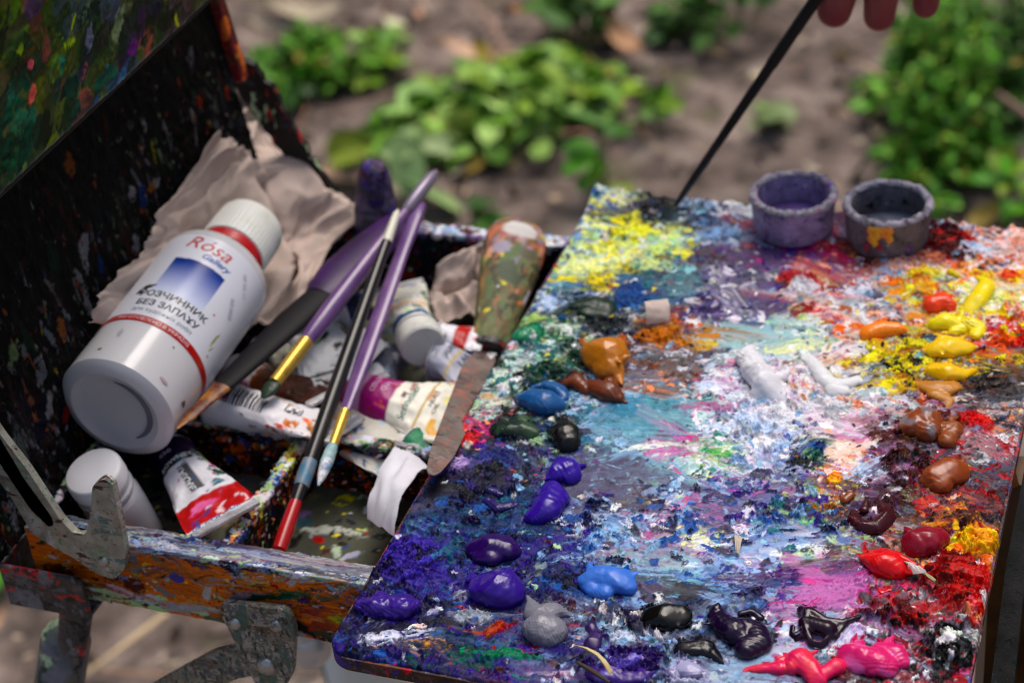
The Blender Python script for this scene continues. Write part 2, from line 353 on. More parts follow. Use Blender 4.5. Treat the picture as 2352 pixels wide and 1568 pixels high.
# ------------------------------------------------------------------ the palette: board and its crust of paint
PX0, PX1, PY0, PY1 = -.2905, -.0520, .4625, .8205
ANCH = '''1390 470 W ly y b lt gn|1480 490 k gk db gk dg g|1440 560 y ly ly lt gn|1540 560 lt ly te lg y|1620 510 g lb b gk k|1690 500 W lb w W|1650 540 lb g gv
1340 580 W ly b lg|1320 620 ly ly lg W|1390 650 y ly gn oc|1290 650 te lb te lt|1440 690 b b te db|1540 640 te lt te g|1640 600 gv pv g br|1700 650 pv gv W g
1800 590 pv v mg gv|1880 570 dr mg r dv|1930 620 w pv pe|1980 590 dr m pe|2080 560 dr dr m r|2200 560 W w lb o dr|2300 580 W w pe o|2330 640 o W y pe
1860 640 r r dr W pe|1900 720 r W oc|1760 680 pv v g gv|1660 720 pv v dv W|2050 620 pe w lb o|2000 690 w lb g W|1960 760 W oc o w pe|2100 660 y oc lg o
2320 760 o r W r|2280 700 y lg W|1240 700 W lb b lg|1220 750 gn em lg g|1330 700 dg k gn|1300 770 gn lg W dg|1250 810 te gn W lt|1170 870 lg W lt W
1270 850 dg gn dg lg|1420 770 db dv W k|1540 770 oc br o|1600 790 oc pe oc|1720 770 lt lt lt W|1850 760 lt ly W|1560 830 gk g br W|1640 820 br g W lb
1500 870 br g pe|1680 890 p pk W lb|1750 930 W lb W pe|1500 950 te gb lt te|1420 950 gb te lb|1380 900 te lb w|1600 960 lt te W p|1550 1030 W p pk lt
1450 1040 lt gv lb|1180 960 k dg gn dv|1100 950 lg W lt|1090 1000 r pe pk dv|1130 1040 dv v gv b|1230 1010 lg b W gn|1040 1080 W p v b|1020 1140 gk g k gk
1130 1100 gk dv pv k|1380 1090 gv pv g gv|1480 1080 lb gv lt|1640 1050 em lg W|1700 980 db W lb|1800 960 W W lb w|1880 930 W w pe|1950 900 W w lt
2000 830 W oc g y|2060 830 y lt k oc|1780 1030 lb W v lb|1870 1040 db gn lg b gn|1950 990 p pe W p|1960 1060 pe W p|2020 1010 m dr w dr|2060 1040 m gk p
2200 970 r r m g|2290 890 k gk g br|2270 830 br y k oc|2300 960 g gk pe W|2330 900 g k|2250 1030 gk W r g|1850 1110 gn lg v p|1750 1090 p pv v W
1900 1110 r o y W|1990 1080 W w lb|2070 1120 m br m pv|2170 1150 r pe dr g|2240 1110 gk g r|2270 1170 r dr gk|1650 1140 v b p lb|1550 1130 b lb W dv
1450 1150 gv br g|1660 1170 p p gv|1780 1170 b db lb v|1890 1180 oc br lg|1860 1205 lg em g|1960 1230 br m r lg|1990 1150 br pv m|1850 1260 lb b W lg
1750 1260 b lb W pv|1600 1250 W p lb ly|1500 1210 pk W lb p|1420 1230 b lb W|1340 1220 b db v W|1150 1180 te W lb b|1060 1200 b te lb dv|950 1280 bv v bv v
1000 1330 v dv b bv|1060 1270 te db lb|900 1340 gk v b dv|1230 1290 v b db lb|1230 1330 lg b dv|1300 1340 b db k W|1480 1300 W lt p br|1560 1310 lt W lb
1650 1310 b lb W v|1530 1360 gk g te|1600 1370 gk db b|1780 1340 v pv pv lb|1880 1370 p pk p p|1930 1350 p mg p|1900 1300 br pv p|1700 1380 db k v W b
2000 1390 r dr g|2050 1250 br m g w|2230 1220 gk dr m|2240 1260 yo oc y o|2260 1330 r r dr pe|2200 1340 r r dr oc|2240 1390 r pe dr|2120 1380 gk g r W
2100 1420 r r k|2200 1440 g gk W|2170 1500 k gk k r|2140 1550 k gk r W|2040 1440 dv dr p|1960 1450 lb W p|1770 1500 W lb p|1640 1500 k dv W gk
1580 1480 k gk b W|1560 1540 w gv gk|1440 1540 v dv bv|1500 1450 v W k|1400 1470 g gv lb|1340 1430 g W br dr|1300 1510 b db g gv|1200 1480 db b v r
1130 1470 W r gn g|1060 1430 W w g lb|1010 1440 gk g k|1000 1490 W oc W lb|1100 1510 gn em gn W|900 1480 W lb W db|830 1440 dv gk gk|860 1410 v dv gk
1000 1530 gn dv v|1080 1555 dv mg v br|1250 1540 W p lb br|1660 1555 lb w te|1760 1550 lb w gv|1930 1550 k gk dr'''
AP = []; AC = []
for e in ANCH.replace('\n', '|').split('|'):
    t = e.split(); q = pt(float(t[0]), float(t[1]))
    if float(t[1]) > 1000 and float(t[0]) < 1340: t = t[:2] + [random.choice(['db', 'b', 'te', 'dv']) if k == 'W' else 'db' if k == 'lb' else k for k in t[2:]] + ['db', 'v']
    elif float(t[1]) > 1080 and float(t[0]) < 1820: t = t[:2] + [random.choice(['lb', 'W', 'W', 'w']) if k == 'W' else k for k in t[2:]] + ['lb']
    AP.append((q[0] - PX0, q[1] - PY0)); AC.append([PC[k] for k in t[2:]])
AP = np.array(AP)
# how rough the crust lies, read at the same places: high in the thick borders, low in the scraped mixing areas
SMOOTH = [(1720, 770, 90), (1500, 950, 120), (1400, 1090, 90), (1450, 1040, 80), (1530, 1360, 60), (1600, 1370, 60), (1640, 1250, 130), (1850, 1260, 90), (1850, 1370, 70), (1020, 1140, 40), (1660, 1170, 60), (1760, 1550, 70), (1950, 990, 60)]
SMP = [(pt(a, b)[:2] - [PX0, PY0], c * 1.2 / 5600) for a, b, c in SMOOTH]
F = Field(PX1 - PX0, PY1 - PY0, .00034, .00046, base=PC['gv'], rough=.5)
def pickc(x, y, k=4.):
    d = np.hypot(AP[:, 0] - x, (AP[:, 1] - y)); wg = 1 / (d + .002) ** k
    i = rng.choice(len(AP), p=wg / wg.sum()); return random.choice(AC[i])
def smoothness(x, y):
    return max(math.exp(-((q[0] - x) ** 2 + (q[1] - y) ** 2) / r ** 2) for q, r in SMP)
def randpos(): return random.uniform(0, F.w), random.uniform(0, F.h_)
for L0, L1, n, dh in ((.012, .024, 1200, .0004), (.007, .014, 3200, .00045), (.004, .008, 4200, .0005), (.0020, .0044, 3000, .00045), (.0008, .0019, 1200, .0004)):
    for _ in range(n):
        x, y = randpos(); sm = smoothness(x, y)
        if L1 < .008 and random.random() < sm * .93: continue
        c = jit(pickc(x, y, 5.5), .22); c2 = jit(pickc(x, y, 4.2), .2)
        if L1 < .007 and random.random() < .06: c = random.choice([PC['k'], PC['W'], PC['db'], PC['gk'], PC['r'], PC['y'], PC['dv']])
        if L0 < .010 and random.random() < .13: c = jit(random.choice([PC['db'], PC['dv'], PC['gk'], PC['k'], PC['gv'], PC['b']]), .2)
        L = random.uniform(L0, L1); W = L * random.uniform(.28, .8)
        F.dab(x, y, L, W, random.gauss(.2, .9), c, c2, dh=dh * random.uniform(.2, 1.5) * (1 - .8 * sm), op=random.uniform(.7, 1), edge=random.uniform(.4, .85), streak=random.uniform(.3, .9), dry=random.choice([0, .2, .4, .6]), rough=random.choice([.3, .42, .5, .6, .62]), flat=.15 + .6 * sm)
def mac(x0, y0, x1, y1, wp, c, c2=None, dh=.0006, op=.92, edge=.4, streak=.5, dry=.25, rough=.5, flat=.5, n=1, fine=True):
    a, b = pt(x0, y0), pt(x1, y1); mid = ((x0 + x1) / 2, (y0 + y1) / 2)
    t = np.array([x1 - x0, y1 - y0], float); t = t / (np.linalg.norm(t) + 1e-6); nn = np.array([-t[1], t[0]]) * wp / 2
    W = np.linalg.norm(pt(mid[0] + nn[0], mid[1] + nn[1]) - pt(mid[0] - nn[0], mid[1] - nn[1]))
    m = (a + b) / 2; L = max(np.linalg.norm(b - a), W * .8); ang = math.atan2(b[1] - a[1], b[0] - a[0])
    C1 = PC[c] if isinstance(c, str) else lin(c); C2 = None if c2 is None else (PC[c2] if isinstance(c2, str) else lin(c2))
    for _ in range(n):
        F.dab(m[0] - PX0, m[1] - PY0, L, W, ang, C1, C2, dh=dh, op=op, edge=edge, streak=streak, dry=dry, rough=rough, flat=flat, fine=fine)
MAC = [  # scraped mixing areas
 (1370, 955, 1620, 985, 115, 'gb', 'lt', .0002, .75), (1395, 930, 1480, 945, 50, (60, 125, 160), 'gb', .0002, .8), (1580, 768, 1850, 790, 78, 'lt', 'w', .0002, .85), (1740, 805, 1850, 800, 30, 'ly', 'W', .0003, .6),
 (1310, 1105, 1500, 1090, 110, 'gv', (120, 120, 150), .0002, .8), (1480, 1060, 1600, 1080, 60, 'lt', 'lb', .0002, .6), (1630, 1165, 1715, 1168, 70, (165, 125, 180), 'gv', .0002, .85), (1440, 1205, 1540, 1235, 34, 'pk', 'p', .0004, .9),
 (1440, 1036, 1570, 1021, 16, (215, 228, 215), 'W', .0006, .95), (1480, 1052, 1570, 1040, 26, (196, 150, 190), 'p', .0003, .85), (1500, 1345, 1640, 1382, 52, 'gk', 'g', .0002, .8), (1530, 630, 1610, 680, 60, (110, 150, 165), 'te', .0003, .7),
 (1500, 1290, 1600, 1300, 40, (150, 185, 180), 'w', .0002, .7), (1560, 1240, 1640, 1260, 40, 'W', 'ly', .0004, .8), (1680, 1250, 1780, 1260, 60, (130, 150, 200), 'lb', .0002, .6), (1830, 1285, 1890, 1320, 50, (120, 185, 185), 'lt', .0003, .8),
 (1555, 472, 1492, 560, 24, (30, 84, 90), 'dg', .0006, .9), (900, 1330, 1050, 1300, 60, (50, 44, 150), 'bv', .0006, .7), (1000, 1180, 1100, 1150, 50, (36, 70, 150), 'b', .0006, .7), (1180, 1300, 1280, 1260, 60, (48, 46, 140), 'v', .0006, .7), (1120, 1040, 1220, 1070, 40, (40, 50, 140), 'db', .0006, .7), (1340, 1180, 1440, 1210, 40, (44, 70, 150), 'lb', .0005, .7), (1300, 1390, 1440, 1400, 40, (60, 66, 130), 'lb', .0005, .7), (1150, 1390, 1230, 1400, 40, (50, 40, 130), 'dv', .0006, .7),
 (1600, 900, 1720, 900, 60, 'W', 'lb', .0008, .75), (1680, 980, 1830, 960, 80, 'W', 'W', .0011, .9), (1840, 940, 1950, 930, 60, 'W', 'w', .0009, .8), (1640, 860, 1710, 900, 40, 'W', 'p', .0006, .7), (1900, 800, 2000, 810, 40, 'W', 'w', .0008, .75), (1760, 730, 1900, 745, 36, 'W', 'lt', .0006, .7), (1720, 1060, 1760, 1110, 50, (200, 205, 235), 'lb', .0008, .8),
 # dark grounds of the left and lower part
 (1090, 1090, 1180, 1130, 90, (40, 36, 60), 'db', .0006, .8), (1020, 1180, 1130, 1210, 60, (30, 60, 110), 'te', .0006, .8), (1180, 1220, 1330, 1240, 60, (34, 30, 90), 'b', .0007, .75), (1230, 1290, 1330, 1350, 60, (30, 30, 70), 'k', .0008, .75), (930, 1200, 1000, 1230, 50, (40, 80, 140), 'lb', .0006, .8), (1200, 1400, 1330, 1380, 50, (44, 34, 76), 'gk', .0007, .7), (1350, 1400, 1460, 1420, 50, (60, 62, 90), 'db', .0006, .7), (1120, 1420, 1200, 1400, 50, (50, 34, 80), 'gv', .0006, .75), (1560, 1130, 1640, 1110, 40, (50, 66, 110), 'db', .0006, .7), (1720, 1150, 1830, 1170, 50, (46, 56, 104), 'gk', .0007, .75), (1430, 1160, 1560, 1180, 40, (84, 76, 96), 'gv', .0004, .75), (1180, 860, 1260, 900, 40, 'dg', 'gn', .0010, .85), (1330, 740, 1440, 760, 50, (24, 34, 50), 'dg', .0009, .8), (1290, 780, 1340, 830, 40, 'dg', 'gn', .0010, .8), (1560, 730, 1700, 700, 40, (84, 70, 104), 'v', .0006, .75), (1490, 840, 1640, 850, 50, (110, 96, 90), 'g', .0005, .7), (1690, 1430, 1800, 1490, 60, (36, 26, 50), 'gk', .0007, .7), (1480, 1440, 1560, 1480, 50, (50, 40, 80), 'w', .0007, .7), (2040, 1000, 2120, 1060, 60, (66, 40, 50), 'm', .0007, .75), (1900, 1170, 1990, 1230, 50, (96, 66, 66), 'm', .0006, .7),
 # thick whites
 (1690, 935, 1860, 925, 95, 'W', 'w', .0011, .9), (1700, 950, 1790, 1050, 70, (205, 213, 238), 'lb', .0010, .9), (1860, 900, 1990, 880, 40, 'W', 'w', .0008, .8), (1740, 1010, 1760, 1090, 45, (200, 205, 230), 'pv', .0008, .8),
 (1900, 1000, 1990, 985, 40, (205, 160, 190), 'W', .0004, .8), (1880, 1050, 1990, 1045, 60, (232, 205, 180), 'W', .0003, .7), (1850, 850, 1900, 860, 20, 'W', 'W', .0008, .9),
 # yellow and green corner
 (1370, 470, 1440, 480, 45, 'W', 'ly', .0012, .8), (1395, 482, 1425, 492, 22, 'b', 'v', .0010, .9), (1400, 545, 1510, 535, 45, 'ly', 'y', .0012, .9), (1350, 580, 1440, 575, 45, (232, 235, 150), 'ly', .0012, .9), (1300, 625, 1420, 620, 40, (226, 236, 190), 'ly', .0011, .9),
 (1345, 650, 1420, 660, 40, 'y', (210, 190, 20), .0012, .95), (1490, 570, 1560, 560, 55, (150, 200, 160), 'ly', .0008, .85), (1375, 560, 1400, 575, 20, 'y', 'y', .0008, .9), (1290, 660, 1350, 665, 45, 'te', 'lb', .0008, .9), (1400, 690, 1490, 675, 60, 'b', 'db', .0010, .9),
 (1300, 545, 1345, 555, 25, 'b', 'lb', .0006, .9), (1240, 690, 1300, 705, 36, (190, 200, 235), 'lb', .0008, .9), (1450, 500, 1540, 500, 50, 'k', 'gk', .0012, .85), (1610, 540, 1700, 545, 30, (140, 175, 225), 'lb', .0008, .9), (1630, 500, 1700, 495, 28, (75, 85, 130), 'gk', .0008, .85),
 (1665, 490, 1730, 505, 35, 'W', 'lt', .0008, .85), (1205, 770, 1245, 775, 45, 'em', 'gn', .0012, .95), (1215, 735, 1260, 745, 30, (160, 180, 50), 'lg', .0010, .9), (1165, 805, 1190, 800, 18, 'r', 'pe', .0012, .95), (1130, 865, 1190, 900, 55, (205, 228, 200), 'W', .0010, .85),
 (1230, 850, 1300, 860, 50, 'dg', 'gn', .0013, .9), (1110, 945, 1170, 925, 30, 'W', 'lg', .0010, .85), (1130, 980, 1235, 1000, 60, 'dg', 'k', .0015, .9), (1065, 1000, 1100, 1035, 45, (225, 85, 85), 'r', .0011, .9), (1020, 1080, 1070, 1065, 45, (215, 190, 225), 'v', .0010, .85),
 (980, 1100, 1010, 1095, 14, 'r', 'r', .0008, .9), (1455, 790, 1560, 755, 40, (205, 125, 35), 'oc', .0015, .9), (1580, 800, 1660, 800, 30, 'oc', 'ly', .0006, .8), (1450, 870, 1640, 860, 40, (140, 110, 95), 'g', .0004, .6),
 # lower left violets
 (890, 1275, 1000, 1265, 75, 'bv', 'v', .0009, .9), (870, 1320, 1040, 1330, 50, 'bv', 'dv', .0009, .8), (1010, 1260, 1060, 1290, 40, (45, 80, 140), 'te', .0008, .85), (850, 1320, 795, 1430, 26, (48, 42, 60), 'gk', .0004, .9), (800, 1440, 880, 1450, 40, (52, 44, 62), 'dv', .0004, .85),
 (820, 1480, 930, 1475, 40, (200, 206, 228), 'W', .0009, .85), (970, 1470, 1020, 1490, 34, (240, 195, 125), 'oc', .0007, .85), (1040, 1420, 1150, 1430, 45, (185, 195, 205), 'g', .0011, .85), (1060, 1505, 1250, 1515, 26, 'em', 'gn', .0009, .9), (1120, 1470, 1160, 1440, 22, 'r', 'oc', .0014, .9),
 (960, 1440, 1060, 1440, 32, (70, 68, 66), 'gk', .0004, .85), (970, 1140, 1060, 1140, 80, (66, 62, 62), 'gk', .0008, .8), (1100, 1120, 1180, 1085, 60, (62, 58, 80), 'gk', .0006, .85), (1170, 1450, 1250, 1460, 40, (110, 70, 90), 'dv', .0006, .8), (1240, 1490, 1300, 1510, 50, (60, 70, 150), 'lb', .0008, .8),
 (880, 1500, 940, 1510, 22, 'dv', 'v', .0012, .9), (1330, 1540, 1540, 1530, 90, (62, 30, 130), 'dv', .0016, .92), (1400, 1545, 1480, 1530, 45, (120, 110, 215), 'v', .0014, .85), (1360, 1465, 1400, 1480, 30, 'v', 'dv', .0012, .9), (1560, 1500, 1640, 1480, 55, (30, 28, 45), 'k', .0014, .85),
 (1530, 1545, 1620, 1555, 60, (150, 145, 190), 'W', .0012, .85), (1400, 1460, 1470, 1480, 36, 'W', 'lb', .0010, .8), (1690, 1555, 1790, 1560, 50, (120, 150, 178), 'w', .0006, .9), (1270, 1540, 1320, 1550, 26, 'W', 'W', .0005, .9), (1225, 1310, 1260, 1300, 20, (175, 220, 120), 'W', .0008, .9),
 (1620, 1050, 1690, 1045, 26, (75, 165, 85), 'lg', .0008, .85), (1790, 1070, 1860, 1080, 30, 'dg', 'gk', .0008, .8), (1840, 1210, 1900, 1200, 14, (110, 205, 120), 'lg', .0010, .9), (1900, 1105, 1935, 1115, 30, (235, 90, 50), 'y', .0010, .9), (1930, 1125, 1960, 1115, 20, 'y', 'y', .0008, .9),
 (1850, 1060, 1880, 1050, 40, (25, 110, 100), 'gn', .0014, .9), (1870, 1030, 1895, 1040, 30, (30, 30, 100), 'db', .0014, .9), (1970, 1105, 2040, 1095, 40, (215, 215, 235), 'w', .0008, .85), (2010, 1015, 2080, 1005, 30, 'm', 'dr', .0009, .9), (1970, 1150, 2080, 1160, 60, (90, 55, 62), 'm', .0008, .8),
 # the reds on the right and the back
 (1790, 640, 1880, 645, 32, 'r', 'dr', .0014, .9), (1830, 650, 1880, 690, 40, 'w', 'W', .0010, .85), (1810, 740, 1870, 700, 26, 'dr', 'r', .0012, .85), (2085, 548, 2230, 552, 52, 'dr', 'm', .0018, .95), (2180, 575, 2250, 600, 50, 'm', 'dr', .0014, .9), (2100, 600, 2180, 600, 30, 'dr', 'pe', .0012, .8), (1700, 560, 1790, 600, 40, 'gv', 'pv', .0008, .8), (1650, 620, 1740, 640, 60, 'pv', 'gk', .0006, .75), (1720, 690, 1830, 720, 50, 'gv', 'pv', .0005, .75), (1860, 570, 1930, 580, 24, (190, 25, 65), 'dr', .0014, .9), (1800, 590, 1900, 600, 24, 'pv', 'v', .0008, .8),
 (2040, 610, 2110, 625, 40, 'pe', 'W', .0012, .85), (2200, 575, 2290, 590, 45, 'W', 'lb', .0014, .85), (2160, 560, 2200, 600, 40, 'm', 'dr', .0012, .8), (2290, 640, 2340, 645, 40, 'o', 'r', .0015, .9), (2300, 710, 2352, 720, 40, 'o', 'W', .0014, .9), (2310, 790, 2352, 795, 50, 'r', 'o', .0016, .9),
 (2080, 640, 2160, 630, 16, 'y', 'oc', .0012, .9), (1990, 790, 2090, 830, 30, 'y', 'oc', .0012, .85), (2040, 870, 2110, 900, 40, 'oc', 'y', .0012, .85), (2220, 900, 2330, 880, 60, (46, 34, 34), 'k', .0014, .85), (2200, 960, 2280, 990, 44, 'r', (225, 50, 70), .0011, .9), (2110, 1140, 2160, 1160, 60, (205, 50, 60), 'pe', .0008, .85),
 (2180, 1155, 2260, 1150, 40, (88, 86, 98), 'gk', .0004, .9), (2140, 1190, 2270, 1200, 40, (60, 52, 58), 'm', .0012, .85), (2190, 1240, 2290, 1258, 58, 'yo', 'y', .0022, .95), (2230, 1230, 2280, 1270, 50, (232, 150, 40), 'yo', .0020, .9), (2110, 1335, 2270, 1370, 95, 'r', 'dr', .0020, .92), (2150, 1290, 2240, 1300, 50, 'r', 'dr', .0018, .9),
 (2180, 1320, 2230, 1330, 26, (205, 110, 60), 'r', .0014, .8), (2215, 1395, 2260, 1405, 45, (228, 130, 140), 'r', .0014, .85), (2000, 1385, 2080, 1420, 40, (190, 25, 40), 'g', .0010, .8), (2040, 1440, 2120, 1430, 34, 'r', 'dr', .0014, .85), (2110, 1500, 2220, 1500, 110, (34, 34, 44), 'k', .0012, .9), (2090, 1560, 2200, 1550, 60, 'k', 'gk', .0012, .85),
 (2180, 1520, 2240, 1500, 20, 'W', 'g', .0006, .7), (2130, 1430, 2240, 1430, 34, (120, 120, 140), 'gk', .0006, .8), (1820, 1400, 1990, 1340, 80, (200, 130, 190), 'p', .0010, .85), (1830, 1410, 1900, 1375, 20, 'pk', 'mg', .0010, .9), (1880, 1350, 2000, 1310, 40, (170, 90, 165), 'p', .0008, .7), (1760, 1330, 1850, 1320, 34, (105, 50, 125), 'v', .0010, .85),
 (1930, 1480, 2000, 1440, 40, (205, 200, 232), 'p', .0010, .8), (1960, 1420, 2040, 1430, 34, (60, 25, 80), 'dv', .0014, .85), (1700, 1380, 1760, 1360, 40, (70, 60, 110), 'k', .0012, .8), (2100, 1290, 2130, 1350, 50, 'k', 'gk', .0006, .8)]
for a in MAC: mac(*a)
BLOBS = []
def blob(*a, **k): BLOBS.append((a, k))
blob('glossy ochre ball of paint with a short tail below', (186, 112, 22), [[(1386, 812, 47), (1392, 816, 47)], [(1395, 840, 34), (1418, 862, 14), (1428, 882, 5, 6)]], ridge=(.0001, .004, 60), lump=.0004)
blob('red-brown smear of paint below the ochre ball', (108, 50, 26), [[(1290, 880, 14), (1320, 874, 20), (1345, 895, 14)], [(1370, 890, 20), (1395, 898, 26), (1420, 912, 14)], [(1400, 880, 16), (1425, 905, 8)], [(1420, 915, 8), (1440, 925, 4)]], ridge=(.0004, .003, 20))
blob('blue paint blob with pointed left end beside the red-brown smear', (28, 88, 150), [[(1180, 908, 5), (1215, 915, 26), (1250, 925, 32), (1285, 930, 14)], [(1215, 890, 10), (1250, 882, 12), (1285, 895, 16), (1295, 915, 12)]], ridge=(.00025, .003, 10))
blob('pointed black paint blob between blue and violet blobs', (14, 14, 16), [[(1295, 950, 5, 26), (1292, 975, 18, 8), (1300, 1000, 32), (1305, 1015, 26)], [(1270, 985, 14), (1290, 1000, 26)]], ridge=(.0002, .003, 80), rough=.28)
blob('dark green crust of paint near the board\'s left edge', (20, 44, 34), [[(1325, 700, 20), (1365, 698, 26), (1400, 706, 22)], [(1350, 715, 22), (1390, 722, 16)]], zs=.45, ridge=(.0003, .002, 15), rough=.35)
blob('violet-blue blob, upper one of the kidney-shaped pair', (52, 18, 158), [[(1278, 1085, 26), (1302, 1080, 28), (1312, 1092, 22)], [(1285, 1062, 14), (1300, 1072, 20)]], ridge=(.0002, .003, 35))
blob('long violet-blue kidney blob below its smaller twin', (48, 14, 150), [[(1268, 1120, 18), (1272, 1142, 32), (1256, 1168, 32), (1232, 1186, 22), (1216, 1190, 12)], [(1270, 1105, 9), (1268, 1125, 14)]], ridge=(.00022, .0022, 50))
blob('dark purple angular blob above the round indigo one', (42, 8, 92), [[(1090, 1258, 20), (1125, 1255, 32), (1160, 1262, 28), (1185, 1266, 14)], [(1125, 1240, 24), (1160, 1250, 22)], [(1105, 1278, 20), (1130, 1280, 22)]], ridge=(.00022, .0028, 20), rough=.24)
blob('round indigo blob with fine swirls, in front of the dark purple one', (50, 20, 140), [[(1115, 1350, 38), (1145, 1350, 48), (1165, 1360, 38)], [(1085, 1330, 14, 4), (1078, 1312, 6, 14)]], ridge=(.00022, .0017, 55), rough=.26)
blob('spiky violet clump nearest the left corner of the board', (56, 26, 138), [[(840, 1392, 22), (875, 1395, 30), (920, 1395, 30), (945, 1390, 20)], [(870, 1370, 16, 8), (866, 1350, 5, 22)], [(930, 1375, 20), (945, 1370, 12)], [(825, 1375, 10), (845, 1385, 16)]], lump=.0022, ridge=(.0004, .002, 70), rough=.25)
blob('grey paint blob pulled to a ragged point', (122, 122, 136), [[(1242, 1440, 38), (1262, 1450, 36)], [(1228, 1410, 22), (1220, 1385, 8, 12), (1212, 1368, 3, 18)], [(1265, 1405, 22), (1300, 1400, 14), (1318, 1408, 6)], [(1240, 1415, 24), (1260, 1410, 24)]], ridge=(.00035, .0017, 5), rough=.38, lump=.001)
blob('bright cobalt blue blob with ridged folds', (58, 116, 216), [[(1350, 1335, 20), (1385, 1325, 30), (1425, 1335, 32), (1438, 1345, 24)], [(1360, 1355, 16), (1390, 1358, 20)], [(1355, 1315, 12), (1352, 1290, 7, 6), (1368, 1282, 3, 6)], [(1345, 1345, 12), (1360, 1350, 18)]], ridge=(.00034, .0019, 15), lump=.001, rough=.36)
blob('shiny black oval blob like a pebble', (9, 9, 8), [[(1500, 1420, 28), (1530, 1418, 34), (1560, 1416, 28)]], ridge=(.0001, .003, 20), rough=.14, lump=.0003)
blob('folded blackish violet blob with a tall lip', (26, 6, 44), [[(1640, 1415, 14, 10), (1650, 1375, 4, 40)], [(1645, 1400, 14, 6), (1655, 1430, 26), (1690, 1450, 32), (1720, 1445, 24)], [(1700, 1440, 24), (1735, 1450, 26), (1745, 1475, 26), (1715, 1490, 26)], [(1700, 1410, 8, 8), (1730, 1402, 8, 8), (1745, 1420, 10)]], ridge=(.0002, .003, 60), rough=.18, lump=.0008)
blob('tangle of blackish purple paint threads', (30, 4, 30), [[(1820, 1440, 8, 4), (1812, 1455, 8, 4), (1825, 1465, 8, 4), (1850, 1455, 8, 6), (1880, 1440, 8, 8)], [(1855, 1405, 12, 10), (1850, 1440, 9, 12), (1862, 1475, 8, 8), (1890, 1482, 8, 5), (1905, 1460, 8, 8), (1912, 1425, 8, 10)], [(1860, 1405, 12, 10), (1895, 1425, 10, 10), (1935, 1430, 9, 8), (1975, 1415, 5, 8)], [(1885, 1420, 9, 8), (1910, 1440, 9, 8), (1945, 1425, 8, 8), (1920, 1460, 7, 5)], [(1850, 1430, 16), (1900, 1445, 18)], [(1840, 1400, 10), (1860, 1415, 14)]], zs=.9, lift=.9, ridge=(.00015, .002, 30), rough=.2, lump=.0004)
blob('crimson-pink blob with a long curling tail to the left', (222, 18, 84), [[(1700, 1550, 3), (1715, 1537, 6), (1750, 1535, 11), (1790, 1533, 17), (1810, 1530, 12)], [(1835, 1515, 26), (1860, 1535, 24), (1880, 1565, 18)], [(1840, 1510, 22), (1822, 1530, 20)], [(1890, 1550, 16), (1920, 1530, 20), (1935, 1522, 12)], [(1790, 1518, 9), (1815, 1505, 7, 4), (1800, 1500, 4, 4)]], ridge=(.00022, .003, 60), rough=.25, c2=(226, 40, 70))
blob('magenta blob of two round lobes nearest the front edge', (214, 24, 108), [[(1955, 1505, 30), (1978, 1512, 32)], [(2010, 1520, 34), (2035, 1528, 26)], [(2020, 1495, 20, 4), (2055, 1500, 24, 2), (2070, 1520, 18)], [(1975, 1480, 12, 8), (1968, 1468, 4, 16)], [(2040, 1480, 12, 10), (2052, 1460, 5, 16)]], ridge=(.00035, .0024, 100), rough=.26, lump=.0008, c2=(232, 90, 170))
blob('bright red blob with trailing threads', (226, 8, 18), [[(2000, 1275, 26), (2030, 1290, 36), (2055, 1305, 28)], [(2060, 1275, 10), (2095, 1293, 6), (2120, 1305, 6), (2145, 1308, 5)], [(2065, 1310, 16), (2100, 1315, 6)], [(2010, 1315, 4), (2014, 1345, 3), (2025, 1363, 3), (2045, 1352, 3), (2060, 1368, 4), (2095, 1370, 4), (2103, 1352, 3), (2145, 1346, 3)], [(1992, 1258, 9, 8), (1985, 1275, 7)]], ridge=(.00028, .002, 40), rough=.24, lump=.0006)
blob('deep crimson blob touching the ochre-yellow crust', (138, 10, 38), [[(2105, 1250, 32), (2130, 1240, 36), (2150, 1235, 28)], [(2092, 1225, 12, 6), (2078, 1210, 4, 12)]], ridge=(.0003, .0018, 25), rough=.25)
blob('dark maroon curl of paint with a hollow middle', (62, 8, 22), [[(1960, 1195, 14), (1985, 1212, 16), (2015, 1210, 18), (2040, 1190, 18), (2030, 1165, 16)], [(1985, 1170, 12), (1990, 1150, 7, 6)], [(1965, 1190, 12), (1960, 1175, 8)]], ridge=(.0003, .002, 10), rough=.24)
blob('round brown blob with folded top, nearest the right edge', (146, 66, 24), [[(2155, 1095, 34), (2180, 1085, 36), (2198, 1085, 28)], [(2205, 1065, 10, 6), (2218, 1052, 4, 12)], [(2135, 1105, 20), (2160, 1108, 28)]], ridge=(.0003, .0034, 75), rough=.27)
blob('brown blob swirled with grey-blue', (136, 62, 22), [[(2100, 975, 34), (2125, 970, 36), (2130, 990, 30)]], ridge=(.0003, .004, 20), rough=.24, c2=(120, 105, 110))
blob('ragged brown smear just right of the swirled brown blob', (140, 70, 28), [[(2165, 985, 22), (2190, 985, 20), (2175, 1010, 20)], [(2185, 965, 10, 4), (2205, 955, 4, 8)]], ridge=(.0004, .002, 70), rough=.3, lump=.0014)
blob('flat dark ochre smear under the deep yellow blob', (188, 122, 36), [[(2100, 880, 10), (2135, 890, 18), (2175, 892, 22), (2200, 885, 16)], [(2150, 905, 18), (2180, 920, 12), (2175, 940, 5)]], zs=.5, ridge=(.0004, .002, 8), rough=.36)
blob('deep yellow blob with a long point to the right', (255, 196, 6), [[(2145, 853, 18), (2175, 858, 24), (2210, 862, 14), (2240, 850, 4)], [(2130, 845, 10), (2150, 848, 16)]], ridge=(.0002, .003, 20), rough=.25)
